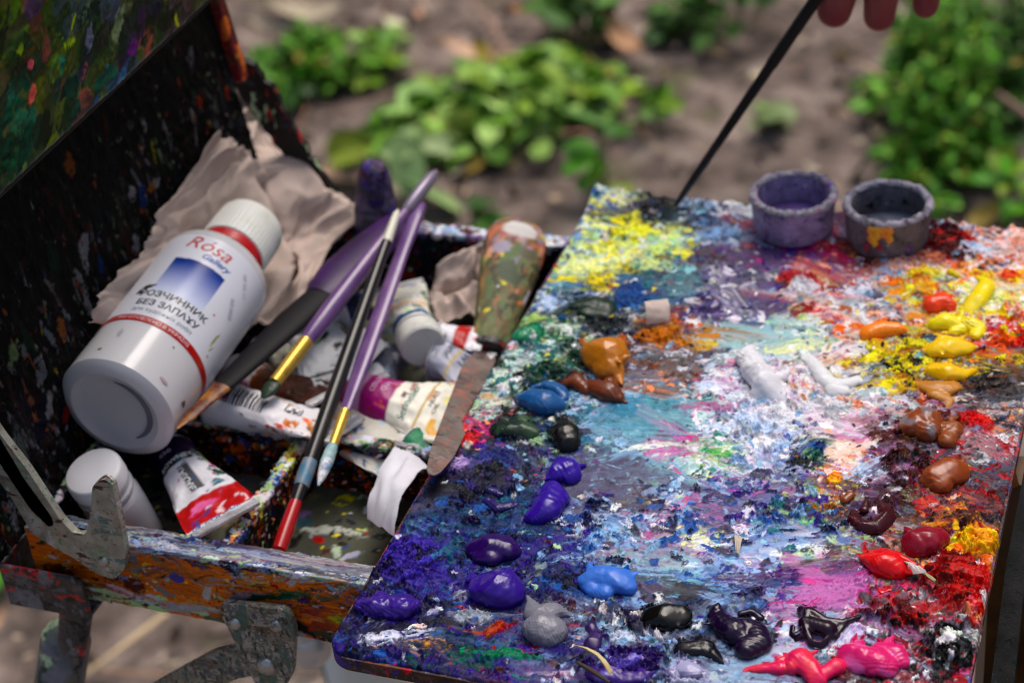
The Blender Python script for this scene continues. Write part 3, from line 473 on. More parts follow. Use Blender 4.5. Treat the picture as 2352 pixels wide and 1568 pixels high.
blob('golden yellow blob above the pointed deep yellow one', (255, 206, 10), [[(2150, 802, 22), (2180, 800, 26), (2215, 800, 18), (2240, 798, 6)], [(2165, 782, 16), (2195, 790, 16)]], ridge=(.00025, .0025, 15), rough=.26)
blob('lemon yellow blob with a pinched peak', (250, 230, 6), [[(2150, 745, 18), (2172, 740, 24), (2195, 745, 18)], [(2205, 735, 10, 12), (2212, 712, 4, 30)], [(2190, 762, 12), (2210, 755, 14)]], ridge=(.0002, .003, 70), rough=.25)
blob('long slanting lemon yellow squeeze of paint', (246, 222, 6), [[(2225, 712, 14), (2245, 690, 20), (2265, 660, 20), (2272, 645, 14)], [(2268, 648, 12), (2245, 638, 7)]], ridge=(.00015, .004, 120), rough=.26)
blob('ridged yellow lump behind the golden yellow blob', (246, 222, 12), [[(2225, 745, 20), (2250, 755, 16), (2240, 770, 14)]], ridge=(.0005, .0022, 80), lump=.0012, c2=(220, 150, 30))
blob('smooth orange sausage of paint', (250, 134, 8), [[(1995, 764, 20), (2030, 756, 21), (2062, 756, 18), (2078, 752, 12)]], ridge=(.0001, .004, 90), rough=.27, lump=.0004)
blob('orange-red lump behind the lemon yellow blob', (244, 66, 20), [[(2140, 700, 20), (2165, 692, 20), (2180, 702, 14)], [(2160, 678, 12), (2175, 685, 10)]], ridge=(.0005, .002, 60), lump=.0014, rough=.35)
blob('thick white cylinder of paint squeezed straight from a tube', (228, 228, 236), [[(1712, 814, 24, 5), (1735, 850, 29, 5), (1758, 880, 31, 2), (1766, 892, 28)], [(1697, 800, 8, 4), (1715, 808, 18, 4)], [(1790, 868, 14), (1808, 850, 9), (1812, 838, 4)], [(1740, 905, 16), (1790, 905, 18), (1812, 912, 8)]], lift=.7, zs=.85, cuts=4, ridge=(.0003, .003, 100), lump=.0016, rough=.34)
blob('thin white squiggle of paint right of the thick white cylinder', (226, 228, 232), [[(1850, 818, 11), (1866, 832, 15), (1880, 852, 17), (1896, 874, 18), (1918, 888, 18), (1945, 884, 15), (1968, 874, 11), (1985, 880, 6)], [(1915, 896, 17), (1940, 900, 12)]], ridge=(.0002, .003, 60), rough=.36)
blob('small brown drop of paint above the maroon curl', (134, 66, 26), [[(1940, 1148, 11), (1952, 1138, 12)]], rough=.28)
blob('small lemon dab near the back cups', (222, 200, 20), [[(2118, 622, 10), (2135, 628, 11), (2142, 636, 7)]], ridge=(.0003, .002, 60))
blob('tiny yellow dab right of the small lemon dab', (222, 198, 20), [[(2182, 624, 8), (2198, 632, 8)]])
blob('emerald crumb of paint beside the red chip at the left edge', (30, 140, 96), [[(1195, 772, 16), (1215, 766, 18), (1228, 756, 10)]], ridge=(.0005, .002, 40), lump=.0014, zs=.6)
blob('violet rag-like heap of paint at the front edge', (58, 26, 122), [[(1340, 1530, 18), (1370, 1545, 22), (1420, 1555, 22), (1470, 1550, 24), (1500, 1540, 16)], [(1390, 1510, 16), (1420, 1520, 18), (1450, 1510, 12, 6)], [(1480, 1520, 18), (1500, 1530, 16)]], zs=.6, lump=.002, ridge=(.0005, .0022, 40), c2=(120, 108, 205), rough=.28)
blob('pale lilac lump of paint in front of the black oval', (160, 158, 196), [[(1550, 1525, 18), (1580, 1535, 24), (1600, 1545, 18)]], zs=.6, lump=.001, ridge=(.0004, .002, 90), c2=(70, 60, 100))
blob('blackish ragged smear between black oval and lilac lump', (18, 16, 26), [[(1565, 1490, 14), (1600, 1492, 18), (1640, 1500, 16), (1660, 1520, 8)], [(1610, 1480, 12, 4), (1640, 1480, 6, 8)]], zs=.7, lump=.0016, ridge=(.0004, .002, 30), rough=.26)
blob('dark purple flap of paint right of the grey blob', (52, 26, 92), [[(1358, 1440, 14), (1372, 1460, 18), (1360, 1480, 16), (1392, 1450, 10)]], zs=.8, lump=.0014, ridge=(.0004, .002, 60), rough=.28)
blob('inky green and black crust left of the pointed black blob', (18, 36, 32), [[(1140, 985, 18), (1175, 985, 24), (1215, 990, 20)], [(1160, 965, 14), (1200, 970, 16)]], zs=.6, lump=.0018, ridge=(.0004, .002, 20), c2=(46, 74, 48), rough=.32)
blob('indigo and green twist of paint near the grey slab', (40, 30, 96), [[(1120, 1150, 12), (1145, 1165, 14), (1180, 1160, 12)], [(1125, 1125, 12), (1150, 1135, 10)]], zs=.8, lump=.0014, c2=(20, 66, 60), ridge=(.0004, .002, 40), rough=.28)
def inplane(x0, y0, x1, y1, wp):
    a, b = pt(x0, y0), pt(x1, y1); return a, b, wp / FPX * depth(a)
for _ in range(520):                           # paint dragged about by knife and brush
    x, y = randpos(); L = random.uniform(.012, .038); F.smear(x, y, L, L * random.uniform(.22, .45), random.gauss(.15, .6) + random.choice([0, math.pi]), op=random.uniform(.6, .95), dry=random.choice([.1, .3, .5]), flat=random.uniform(.3, .8))
for L0, L1, n, dh in ((.004, .009, 900, .0006), (.0022, .0055, 2600, .0006), (.0009, .0022, 1500, .0006)):
    for _ in range(n):                         # the rough crust standing over the smears
        x, y = randpos()
        if random.random() < smoothness(x, y) * .95: continue
        c = jit(pickc(x, y, 4.2), .25); L = random.uniform(L0, L1)
        if random.random() < .22: c = jit(random.choice([PC['db'], PC['k'], PC['dv'], PC['W'], PC['W'], PC['lb'], PC['W']]), .2)
        F.dab(x, y, L, L * random.uniform(.3, .7), random.gauss(.2, .8), c, jit(pickc(x, y, 3.5), .2), dh=dh * random.uniform(.3, 1.5), op=random.uniform(.8, 1), edge=random.uniform(.5, .95), streak=random.uniform(.3, .9), dry=random.choice([0, .2, .4, .5]), rough=random.choice([.35, .45, .6]))
for a_ in MAC:                                 # the thick dabs laid on last
    if a_[7] >= .0009 and a_[5] not in ('k', 'gk'): mac(a_[0], a_[1], a_[2], a_[3], a_[4] * .8, a_[5], a_[6], dh=a_[7], op=.9, edge=.75, dry=.45, flat=.2, streak=.7, rough=.4)
for x_, y_, rx_, ry_, n_, cs in ((1780, 960, 130, 80, 70, ('W', 'W', 'w', 'lb', 'W')), (1760, 870, 150, 50, 40, ('W', 'w', 'W')), (1730, 1050, 60, 60, 30, ('lb', 'W', 'w')), (1900, 930, 90, 50, 30, ('W', 'w', 'pe')), (2210, 1340, 70, 50, 60, ('r', 'dr', 'r', 'r')), (2060, 1410, 70, 40, 30, ('r', 'dr', 'k')), (2150, 560, 90, 26, 40, ('dr', 'm', 'r', 'dr')), (2320, 770, 40, 70, 30, ('o', 'r', 'o', 'y')), (2090, 840, 60, 70, 40, ('y', 'oc', 'y', 'k')),
                             (940, 1300, 120, 60, 50, ('bv', 'v', 'dv')), (1080, 1150, 120, 70, 50, ('db', 'dv', 'b', 'gk')), (1180, 850, 70, 80, 40, ('dg', 'gn', 'te', 'W')), (1560, 1230, 180, 90, 110, ('W', 'b', 'b', 'dv', 'gv', 'lb', 'db')), (1800, 1200, 150, 90, 80, ('lb', 'b', 'gv', 'db', 'te', 'v')), (1350, 1200, 80, 60, 40, ('b', 'db', 'W', 'v')), (1480, 1420, 120, 50, 50, ('k', 'dv', 'W', 'gv')), (2080, 1050, 60, 70, 40, ('m', 'br', 'gk', 'm')), (1420, 560, 90, 50, 40, ('ly', 'y', 'W', 'lg')), (2270, 1420, 50, 40, 24, ('r', 'pe', 'W')), (2170, 1500, 50, 60, 40, ('k', 'gk', 'k', 'W'))):
    for _ in range(n_):
        px_, py_ = x_ + random.gauss(0, rx_ * .5), y_ + random.gauss(0, ry_ * .5); q = pt(px_, py_); L = random.uniform(.0025, .010)
        F.dab(q[0] - PX0, q[1] - PY0, L, L * random.uniform(.3, .65), random.gauss(.2, .8), jit(PC[random.choice(cs)], .12), dh=random.uniform(.0004, .0014), op=.95, edge=.85, dry=random.choice([.1, .35, .5]), streak=.7, rough=random.choice([.32, .45]))
for (a_, k_) in BLOBS:                          # each fresh blob sits in a torn skirt of its own colour
    c_ = lin(a_[1])
    for ch in a_[2]:
        for nd in ch:
            if nd[2] < 9: continue
            q = pt(nd[0], nd[1]); r = nd[2] * depth(q) / FPX
            for _ in range(3):
                t_ = random.uniform(0, 6.3); F.dab(q[0] - PX0 + r * .9 * math.cos(t_), q[1] - PY0 + r * .9 * math.sin(t_), r * random.uniform(.9, 2.), r * random.uniform(.4, .8), t_ + random.gauss(0, .7), jit(c_), c_ * .6, dh=.0008, edge=.8, dry=random.choice([.1, .3, .5]), streak=.6, rough=.35)
for _ in range(700):                         # small crumbs over everything but the scraped areas
    x, y = randpos(); sm = smoothness(x, y)
    if random.random() < sm * .9: continue
    c = jit(pickc(x, y, 3.), .3); L = random.uniform(.0009, .0030)
    F.dab(x, y, L, L * random.uniform(.4, .9), random.uniform(0, 3.1), c, dh=random.uniform(.0002, .0011), edge=.7, rough=random.choice([.3, .5, .6]))
gx, gy = F.grid()
SMG = np.zeros_like(F.h)
for q, r in SMP: SMG = np.maximum(SMG, np.exp(-((gx - q[0]) ** 2 + (gy - q[1]) ** 2) / r ** 2))
hz = F.h - F.h.mean()
hz = np.clip(hz, -.0016, .0036)
amp = 1 - .8 * SMG
hz = hz * (1 - .45 * SMG) + amp * (.00036 * fbm(F.ny, F.nx, 9, 3, 55) + .0007 * np.maximum(fbm(F.ny, F.nx, 30, 3, 56), -.2) + .0003 * np.maximum(0, fbm(F.ny, F.nx, 4, 2, 57)) ** 1.5)
back = np.clip((gy - .335) / .02, 0, 1); hz += back * .0018 * (.5 + fbm(F.ny, F.nx, 14, 2, 58))
cor = np.exp(-((gx - .004) ** 2 + (gy - .352) ** 2) / .02 ** 2); hz += cor * .004
Z = ZP + .0016 + hz
ed = np.minimum(np.minimum(gx, F.w - gx), np.minimum(gy, F.h_ - gy))
Z -= np.clip(1 - ed / .0016, 0, 1) ** 2 * .0035
RC = .011
ob = ~(((gx < RC) & (gy < RC) & (np.hypot(gx - RC, gy - RC) > RC)) | ((gx > F.w - RC) & (gy < RC) & (np.hypot(gx - F.w + RC, gy - RC) > RC)))
wob = .0006 * fbm(F.ny, F.nx, 30, 2, 77)
P = np.stack([PX0 + gx + wob, PY0 + gy + wob.T[:F.ny, :F.nx] if wob.shape[0] == wob.shape[1] else PY0 + gy - wob, Z], -1)
fm = ob[:-1, :-1] & ob[1:, :-1] & ob[:-1, 1:] & ob[1:, 1:]
M_crust = vmat('oil_paint_crust', bump=(1500, .2, .0003), spec=.10)
pal = thing('palette', 'paint-crusted wooden palette board laid across the easel box', 'palette', (PX0, PY0, ZP - .006))
mesh_obj('paint_crust', P.reshape(-1, 3), gridfaces(F.ny, F.nx, fm), M_crust, pal, col=F.col.reshape(-1, 3), gl=F.g.ravel())
BASEH = Z
def crust_z(x, y):
    i = int(np.clip((x - PX0) / F.rx, 0, F.nx - 1)); j = int(np.clip((y - PY0) / F.ry, 0, F.ny - 1)); return Z[j, i]
# board under it: rounded corners at the near side
out = []
for cx, cy, a0 in ((PX0 + RC, PY0 + RC, 180), (PX1 - RC, PY0 + RC, 270), (PX1 - .002, PY1 - .002, 0), (PX0 + .002, PY1 - .002, 90)):
    rr = RC if cy < .6 else .002
    out += [(cx + rr * math.cos(R(a0 + t * 10)), cy + rr * math.sin(R(a0 + t * 10))) for t in range(10)]
n = len(out); V = [(x, y, ZP - .0058) for x, y in out] + [(x, y, ZP + .0002) for x, y in out]
M_board = splat('palette_edge', lin((70, 52, 44)), [PC[k] for k in ('k', 'dv', 'br', 'r', 'gk', 'm', 'v', 'gv')], 420, .5, .6)
mesh_obj('board', V, [list(range(n))[::-1], list(range(n, 2 * n))] + [[i, (i + 1) % n, n + (i + 1) % n, n + i] for i in range(n)], M_board, pal, smooth=False)

# ------------------------------------------------------------------ fresh paint lying on the palette
ICO = None
def ico():
    global ICO
    if ICO is None:
        import bmesh
        bm = bmesh.new(); bmesh.ops.create_icosphere(bm, subdivisions=2, radius=1)
        ICO = (np.array([v.co[:] for v in bm.verts]), np.array([[v.index for v in f.verts] for f in bm.faces])); bm.free()
    return ICO
def union(chains, voxel, smooth=4, zs=1., sf=.5, step=.4):
    """spheres strung along chains ((point, radius), ...) melted into one skin"""
    iv, fi = ico(); Vs = []; Fs = []; n = 0
    for ch in chains:
        for k in range(len(ch)):
            p0, r0 = ch[k]; p1, r1 = ch[min(k + 1, len(ch) - 1)]
            p0 = np.asarray(p0, float); p1 = np.asarray(p1, float)
            st = max(1, int(np.linalg.norm(p1 - p0) / (max(min(r0, r1), voxel) * step)))
            for i in range(st):
                t = i / st; r = r0 + (r1 - r0) * t
                Vs.append((p0 + (p1 - p0) * t) + iv * np.array([r, r, r * zs])); Fs.append(fi + n); n += len(iv)
    V = np.concatenate(Vs); Fc = np.concatenate(Fs)
    me = bpy.data.meshes.new('tmp'); me.from_pydata(V.tolist(), [], Fc.tolist()); o = bpy.data.objects.new('tmp', me); COL.objects.link(o)
    m = o.modifiers.new('r', 'REMESH'); m.mode = 'VOXEL'; m.voxel_size = voxel
    m = o.modifiers.new('s', 'SMOOTH'); m.iterations = smooth; m.factor = sf
    dg = bpy.context.evaluated_depsgraph_get(); e = o.evaluated_get(dg); me2 = bpy.data.meshes.new_from_object(e)
    nv = len(me2.vertices); A = np.empty(nv * 3, np.float32); me2.vertices.foreach_get('co', A); A = A.reshape(-1, 3).astype(float)
    N = np.empty(nv * 3, np.float32); me2.vertices.foreach_get('normal', N); N = N.reshape(-1, 3).astype(float)
    Fq = [list(p.vertices) for p in me2.polygons]
    bpy.data.objects.remove(o); bpy.data.meshes.remove(me); bpy.data.meshes.remove(me2)
    return A, N, Fq
BG = 'fresh paint blobs squeezed out on the palette'
BM = {}
def paintmat(c, rough):
    k = (tuple(c), rough)
    if k not in BM:
        BM[k] = vmat('wet_oil_paint', rough=rough, bump=(420, .06, .0004), coat=.0, spec=.38)
        n_ = BM[k].node_tree.nodes; l_ = BM[k].node_tree.links      # paint dulls unevenly as it skins over
        tn_ = n_.new('ShaderNodeTexNoise'); tn_.inputs['Scale'].default_value = 130; tn_.inputs['Detail'].default_value = 4; tc_ = n_.new('ShaderNodeTexCoord'); l_.new(tc_.outputs['Object'], tn_.inputs['Vector'])
        mr_ = n_.new('ShaderNodeMapRange'); mr_.inputs['From Min'].default_value = .4; mr_.inputs['From Max'].default_value = .65; mr_.inputs['To Min'].default_value = rough * .7; mr_.inputs['To Max'].default_value = min(.75, rough + .14); l_.new(tn_.outputs[0], mr_.inputs['Value']); l_.new(mr_.outputs[0], n_['Principled BSDF'].inputs['Roughness'])
    return BM[k]
def build_blob(label, c, chains, zs=.8, lift=.5, ridge=(.00022, .0016, 30), rough=.26, c2=None, lump=.0006, cuts=3, name='paint_blob', vox=.00055, sm=3):
    W = []
    for ch in chains:
        o = []
        for nd in ch:
            x, y, rp = nd[:3]; up = nd[3] if len(nd) > 3 else 0
            q = pt(x, y); r = rp * (1.16 if rp > 9 else 1.05) * depth(q) / FPX; u = up * depth(q) / FPX
            zz = ZP + .0010 + r * lift * zs + u; o.append((pt(x, y, zz), max(r, .0007)))
        W.append(o)
    nsp = 0
    for ch, wc in zip(chains, list(W)):            # torn peaks where knife or tube pulled away
        for nd, (p_, r_) in zip(ch, wc):
            if nd[2] < 20 or nsp > 2 or random.random() < .4: continue
            for _ in range(1):
                nsp += 1
                t_ = random.uniform(0, 6.3); d_ = np.array([math.cos(t_), math.sin(t_), random.uniform(-.15, .5)]); e_ = p_ + d_ * r_ * [1, 1, zs]
                W.append([(p_ + d_ * r_ * .55, r_ * .42), (e_, r_ * .2), (e_ + d_ * r_ * random.uniform(.15, .6) + [0, 0, -.0004], .0006)])
    A, N, Fq = union(W, vox, sm, zs)
    a = R(ridge[2]); dv = np.array([math.cos(a), math.sin(a), .35])
    sd = random.random() * 50
    nz = np.array([(mnoise.noise(Vector(p * 140) + Vector((sd, 0, 0))), mnoise.noise(Vector(p * 420) + Vector((0, sd, 0)))) for p in A])
    mn = np.array([mnoise.noise(Vector(p * 75) + Vector((3, 0, sd))) for p in A])
    c0 = A.mean(0) + np.array([math.cos(a), math.sin(a), .3]) * (np.ptp(A[:, :2], axis=0).max() * random.uniform(.35, .8)); rad_ = np.linalg.norm((A - c0) * [1, 1, .6], axis=1)
    ph = 2 * math.pi * (rad_ / (ridge[1] * .62) + 1.5 * mn + .5 * nz[:, 0])
    streaks = np.sin(ph) * .6 + np.sin(ph * 2.3 + 1) * .4
    A = A + N * (streaks * ridge[0] * .75 * np.clip(.25 + 2.4 * mn, .0, 1.2) + nz[:, 0] * lump * .9 + nz[:, 1] * lump * .22)[:, None]
    cen = A.mean(0); rg = random.Random(sd)     # knife-flattened facets with crisp edges
    for _ in range(cuts):
        az, el = rg.uniform(0, 6.28), R(rg.uniform(25, 75)); pn = np.array([math.cos(az) * math.cos(el), math.sin(az) * math.cos(el), math.sin(el)])
        dd = (A - cen) @ pn; lim = dd.max() * rg.uniform(.62, .9); ex = np.maximum(dd - lim + .0008 * nz[:, 0], 0); A = A - pn * (.72 * ex * ex / (ex + .0012))[:, None]
    A[:, 2] = np.where(A[:, 2] < ZP + .0006, ZP + .0006, A[:, 2])
    c1 = lin(c); cc = c1 * .82 if c2 is None else lin(c2)
    t = np.clip(.25 + .35 * streaks * (.3 + np.abs(nz[:, 0])) + .6 * np.maximum(nz[:, 0], 0), 0, 1)[:, None]
    if c2 is not None: t = np.clip((nz[:, 0] - .12) * 4 + streaks * .25, 0, 1)[:, None]
    col = c1 * (1 - t) + cc * t
    o = mesh_obj(name, A, Fq, paintmat(c, rough), None, col=col)
    return tag(o, label, 'paint', BG)
for a_, k_ in BLOBS: build_blob(*a_, **k_)
# ------------------------------------------------------------------ the easel box: tray, rails, lid, brackets, legs
M_crusty = vmat('dried_paint_on_wood', bump=(1100, .35, .0005), spec=.14)
ez = thing('easel', 'paint-spattered wooden field easel with open lid, metal brackets and tray', 'easel', (-.30, .60, 0))
ZT = .792                                     # rim of the tray
TX0, TX1, TY0, TY1 = -.4575, -.06, .5115, .785
def bar(name, A, B, nf, H, T, res, base, top, fill, parent=ez, amp=.0008, Hb=None, seed=1, up=(0, 0, 1)):
    """a wooden bar with painted faces: front, top and back unrolled onto one Field; A-B is the front top edge, nf points to the front"""
    A, B, nf, up = np.asarray(A, float), np.asarray(B, float), nrm(nf), nrm(up); Lg = np.linalg.norm(B - A); Hb = Hb or H
    f = Field(Lg, H + T + Hb, res, res, base=base, rough=.5)
    fill(f, H, T)
    gx, gy = f.grid(); hh = f.h - f.h.mean() + amp * fbm(f.ny, f.nx, 9, 3, seed)
    hh = np.clip(hh * .45, -.0005, .0011)
    t = gx / Lg
    P0 = A[None, None] + (B - A)[None, None] * t[..., None]
    s = gy[..., None]
    P = np.where(s < H, P0 - up * (H - s), np.where(s < H + T, P0 - nf * (s - H), P0 - nf * T - up * (s - H - T)))
    k = np.clip((gy - H) / .0016 + .5, 0, 1)[..., None]; k2 = np.clip((gy - H - T) / .0016 + .5, 0, 1)[..., None]
    N = nf * (1 - k) + up * k; N = N * (1 - k2) - nf * k2; N /= np.linalg.norm(N, axis=-1, keepdims=True)
    P = P + N * hh[..., None]
    V = P.reshape(-1, 3); Fc = [gridfaces(f.ny, f.nx)]
    o = mesh_obj(name, V, np.concatenate(Fc), M_crusty, parent, col=f.col.reshape(-1, 3), gl=f.g.ravel())
    return o
def allp(*k): return [PC[i] for i in k]
def fill_rail(f, H, T):
    wood = lin((206, 120, 44)) * 1.2; X, Y = f.grid()
    g = .75 + .35 * np.clip(fbm(f.ny, f.nx, 60, 4, 31), -1, 1) + .12 * vnoise(f.ny, f.nx, 2.2, 32)
    g = .8 + .22 * np.interp(Y * 1400 + 3 * fbm(f.ny, f.nx, 50, 2, 33), np.arange(80), np.random.default_rng(5).uniform(-1, 1, 80)) + .25 * fbm(f.ny, f.nx, 70, 3, 31)
    f.col[:] = wood * np.clip(g, .35, 1.4)[..., None]
    face = lambda x, y: y < H
    right = lambda x, y: (y < H) * min(1, .12 + (x / .19) ** 1.6)
    f.scatter(90, (.003, .007), allp('gn', 'g', 'b', 'w', 'gk', 'br', 'm', 'lt', 'oc', 'gk', 'lg', 'dg', 'br'), right, ang=(.15, .5), asp=(2, 5), dh=.0003, edge=.8, dry=.55, streak=.7, op=.85)
    f.scatter(210, (.0012, .003), allp('gk', 'W', 'b', 'r', 'gn', 'y', 'v', 'lg', 'br', 'k', 'lt', 'pv', 'o', 'w'), lambda x, y: (y < H) * (.25 + .75 * min(1, x / .16)), ang=(.2, .5), asp=(1.2, 4), dh=.0005, edge=.9, dry=.45)
    f.scatter(200, (.0006, .0015), allp('gk', 'W', 'b', 'r', 'y', 'v', 'lg', 'k', 'w', 'br'), face, dh=.0004, edge=.7)
    f.scatter(60, (.004, .009), allp('gk', 'dg', 'w', 'lg', 'gn'), lambda x, y: y < .007, ang=(0, .3), dh=.0006, edge=.6, dry=.2)
    for x, y, L, W, a, c, c2 in ((.052, .022, .024, .0055, 1.5, (125, 145, 155), (95, 115, 120)), (.066, .029, .016, .004, -1., (110, 125, 115), None), (.072, .022, .009, .006, .3, (95, 90, 190), None), (.049, .012, .014, .012, .4, (90, 25, 35), (120, 30, 40)), (.041, .008, .02, .008, -.2, (205, 190, 195), (150, 80, 90)),
                                 (.078, .007, .016, .008, .2, (185, 205, 185), (140, 160, 140)), (.115, .021, .034, .0065, .25, (48, 90, 62), (30, 60, 45)), (.128, .024, .018, .005, .3, (40, 110, 85), None), (.165, .028, .016, .004, -.9, (160, 20, 40), None), (.148, .014, .022, .005, .2, (150, 160, 40), (200, 205, 60)), (.155, .013, .016, .010, .2, (70, 120, 125), (195, 205, 170)),
                                 (.16, .019, .02, .010, .1, (50, 70, 150), (160, 170, 180)), (.135, .016, .02, .008, .5, (170, 80, 80), (120, 50, 50)), (.10, .016, .018, .006, .7, (125, 135, 175), None), (.086, .016, .012, .006, 1.1, (190, 190, 185), None), (.02, .03, .02, .008, -.1, (25, 45, 36), (15, 20, 20)), (.012, .012, .02, .012, .1, (120, 60, 40), (80, 40, 30)), (.14, .008, .02, .008, .1, (190, 75, 50), (110, 80, 70)), (.15, .005, .04, .008, 0, (95, 90, 70), (60, 70, 60)), (.175, .01, .03, .014, 0, (120, 110, 80), (80, 90, 110))):
        f.dab(x, y, L, W, a, lin(c), None if c2 is None else lin(c2), dh=.0005, edge=.45, dry=.3, streak=.6)
    top = lambda x, y: (H - .002 < y < H + T + .002) * 1.
    for n, s, cs in ((420, (.003, .008), ('gk', 'db', 'w', 'lb', 'pv', 'w', 'g', 'dv', 'lb')), (420, (.0015, .0035), ('w', 'lb', 'db', 'W', 'lg', 'gk', 'pv', 'w', 'v', 'm', 'b', 'gn')), (200, (.0006, .0016), ('W', 'k', 'db', 'ly', 'r', 'lg', 'b'))):
        f.scatter(n, s, allp(*cs), top, ang=(0, .5), asp=(1.5, 4.5), dh=.0004, edge=.9, dry=.4, streak=.7)
    for _ in range(90): f.smear(random.uniform(0, f.w), H + random.uniform(0, T), random.uniform(.012, .03), random.uniform(.003, .006), random.gauss(0, .12), op=.8, dry=.3)
    f.scatter(60, (.0015, .004), allp('w', 'lg', 'w', 'W', 'lb'), lambda x, y: (abs(y - H - .001) < .0025) * min(1, x / .2 + .2), ang=(0, .3), asp=(1.5, 4), dh=.0005, edge=.9, dry=.4)
    for _ in range(70): f.smear(random.uniform(0.02, f.w), random.uniform(.002, H - .003), random.uniform(.010, .03), random.uniform(.003, .007), random.gauss(.15, .35), op=.8, dry=.4)
bar('front_rail', (-.4575, TY0, ZT), (-.26, TY0, ZT), (0, -1, 0), .0365, .0115, .00048, lin((160, 85, 25)), None, fill_rail, seed=3)
MB().box((-.161, TY0 + .006, ZT - .019), (.198, .0108, .035)).build('front_rail', splat('rail_end', lin((120, 70, 30)), allp('gk', 'w', 'b', 'br'), 120, .6), ez)
def fill_dark(cols, tops, n=1.):
    def fn(f, H, T):
        A = f.w * (f.h_)
        k = n * A / .012
        f.scatter(int(300 * k), (.004, .010), allp(*cols), None, dh=.0005, edge=.6, dry=.25, asp=(1, 2.4))
        f.scatter(int(900 * k), (.0015, .004), allp(*cols), None, dh=.0006, edge=.7, dry=.2)
        f.scatter(int(900 * k), (.0008, .0018), allp(*(cols + tops)), None, dh=.0005, edge=.7)
        tp = lambda x, y: (H - .0015 < y < H + T + .001) * 1.
        f.scatter(int(500 * k), (.0015, .005), allp(*tops), tp, ang=(0, .6), dh=.0006, edge=.6, dry=.2)
    return fn
DK = ['k', 'gk', 'db', 'dg', 'k', 'm', 'br', 'gn', 'k', 'dv', 'gk', 'k']
LT = ['W', 'w', 'lg', 'lb', 'gk', 'pv', 'W', 'b', 'ly']
bar('back_wall', (TX0 - .004, .7763, ZT), (-.29, .7763, ZT), (0, -1, 0), .036, .009, .0006, PC['gk'], None, fill_dark(DK + ['db', 'dv', 'r', 'gn'], ['W', 'lb', 'W', 'pv', 'w', 'br'], 1.), seed=4)
bar('side_wall', (TX0 + .006, TY0 + .012, ZT), (TX0 + .006, .776, ZT), (1, 0, 0), .036, .006, .0007, PC['gk'], None, fill_dark(DK, ['gn', 'W', 'g', 'db', 'gk', 'lg', 'dg', 'k'], 1.), seed=5)
bar('divider', (-.4505, .6055, .7855), (-.292, .6055, .7855), (0, -1, 0), .029, .006, .0005, lin((70, 36, 14)), None, fill_dark(['br', 'k', 'gk', 'oc', 'br', 'db', 'dr', 'dg', 'o', 'br', 'k', 'b'], ['w', 'lg', 'W', 'g', 'gn', 'pe', 'lb', 'g'], 1.2), seed=6)
bar('divider', (-.3655, .5230, .7835), (-.3655, .6050, .7835), (1, 0, 0), .027, .006, .0005, lin((40, 32, 24)), None, fill_dark(['k', 'gk', 'br', 'dg', 'k', 'm', 'db', 'o'], ['lg', 'W', 'w', 'pe', 'dv', 'b', 'ly', 'br'], 1.2), seed=7)
# floor of the tray
ff = Field(TX1 - TX0, TY1 - TY0 - .01, .0009, .0011, base=lin((104, 106, 92)), rough=.6)
ff.scatter(160, (.008, .02), allp('gk', 'dg', 'g', 'g', 'gk', 'br'), None, dh=.0002, edge=.6, dry=.4)
ff.scatter(900, (.002, .006), allp('gk', 'k', 'w', 'g', 'dg', 'br', 'lg', 'm', 'k', 'db'), None, dh=.0005, edge=.7, dry=.3)
ff.scatter(900, (.001, .0022), allp('W', 'k', 'y', 'r', 'b', 'lg', 'w', 'dv', 'k'), None, dh=.0005, edge=.7)
for px, py, L, W, c in ((775, 1080, .012, .009, (130, 165, 40)), (790, 1150, .010, .008, (190, 190, 30)), (735, 1220, .016, .006, (200, 205, 195)), (800, 1225, .022, .006, (190, 195, 185)), (730, 1240, .006, .004, (210, 50, 30)), (690, 1195, .012, .01, (70, 110, 120)), (700, 1185, .008, .008, (140, 110, 160)), (850, 1110, .012, .008, (60, 100, 50)), (640, 1195, .02, .012, (28, 26, 40)), (610, 1215, .016, .012, (50, 30, 60))):
    q = pt(px, py, .757); ff.dab(q[0] - TX0, q[1] - TY0 - .008, L, W, random.uniform(-.4, .6), lin(c), dh=.0008, edge=.6, dry=.15)
gx, gy = ff.grid(); hz = np.clip(ff.h - ff.h.mean(), -.001, .003) + .0006 * fbm(ff.ny, ff.nx, 8, 3, 9)
q = np.stack([TX0 + gx, TY0 + .008 + gy, .7575 + hz], -1)
mesh_obj('tray_floor', q.reshape(-1, 3), gridfaces(ff.ny, ff.nx), M_crusty, ez, col=ff.col.reshape(-1, 3), gl=ff.g.ravel())
MB().box(((TX0 + TX1) / 2, (TY0 + TY1) / 2 + .002, .7535), (TX1 - TX0 - .002, TY1 - TY0 - .016, .005)).build('tray_bottom', mat('dark_plywood', lin((80, 52, 30)), .7, noise=(40, lin((50, 34, 22)), .35, .65)), ez)
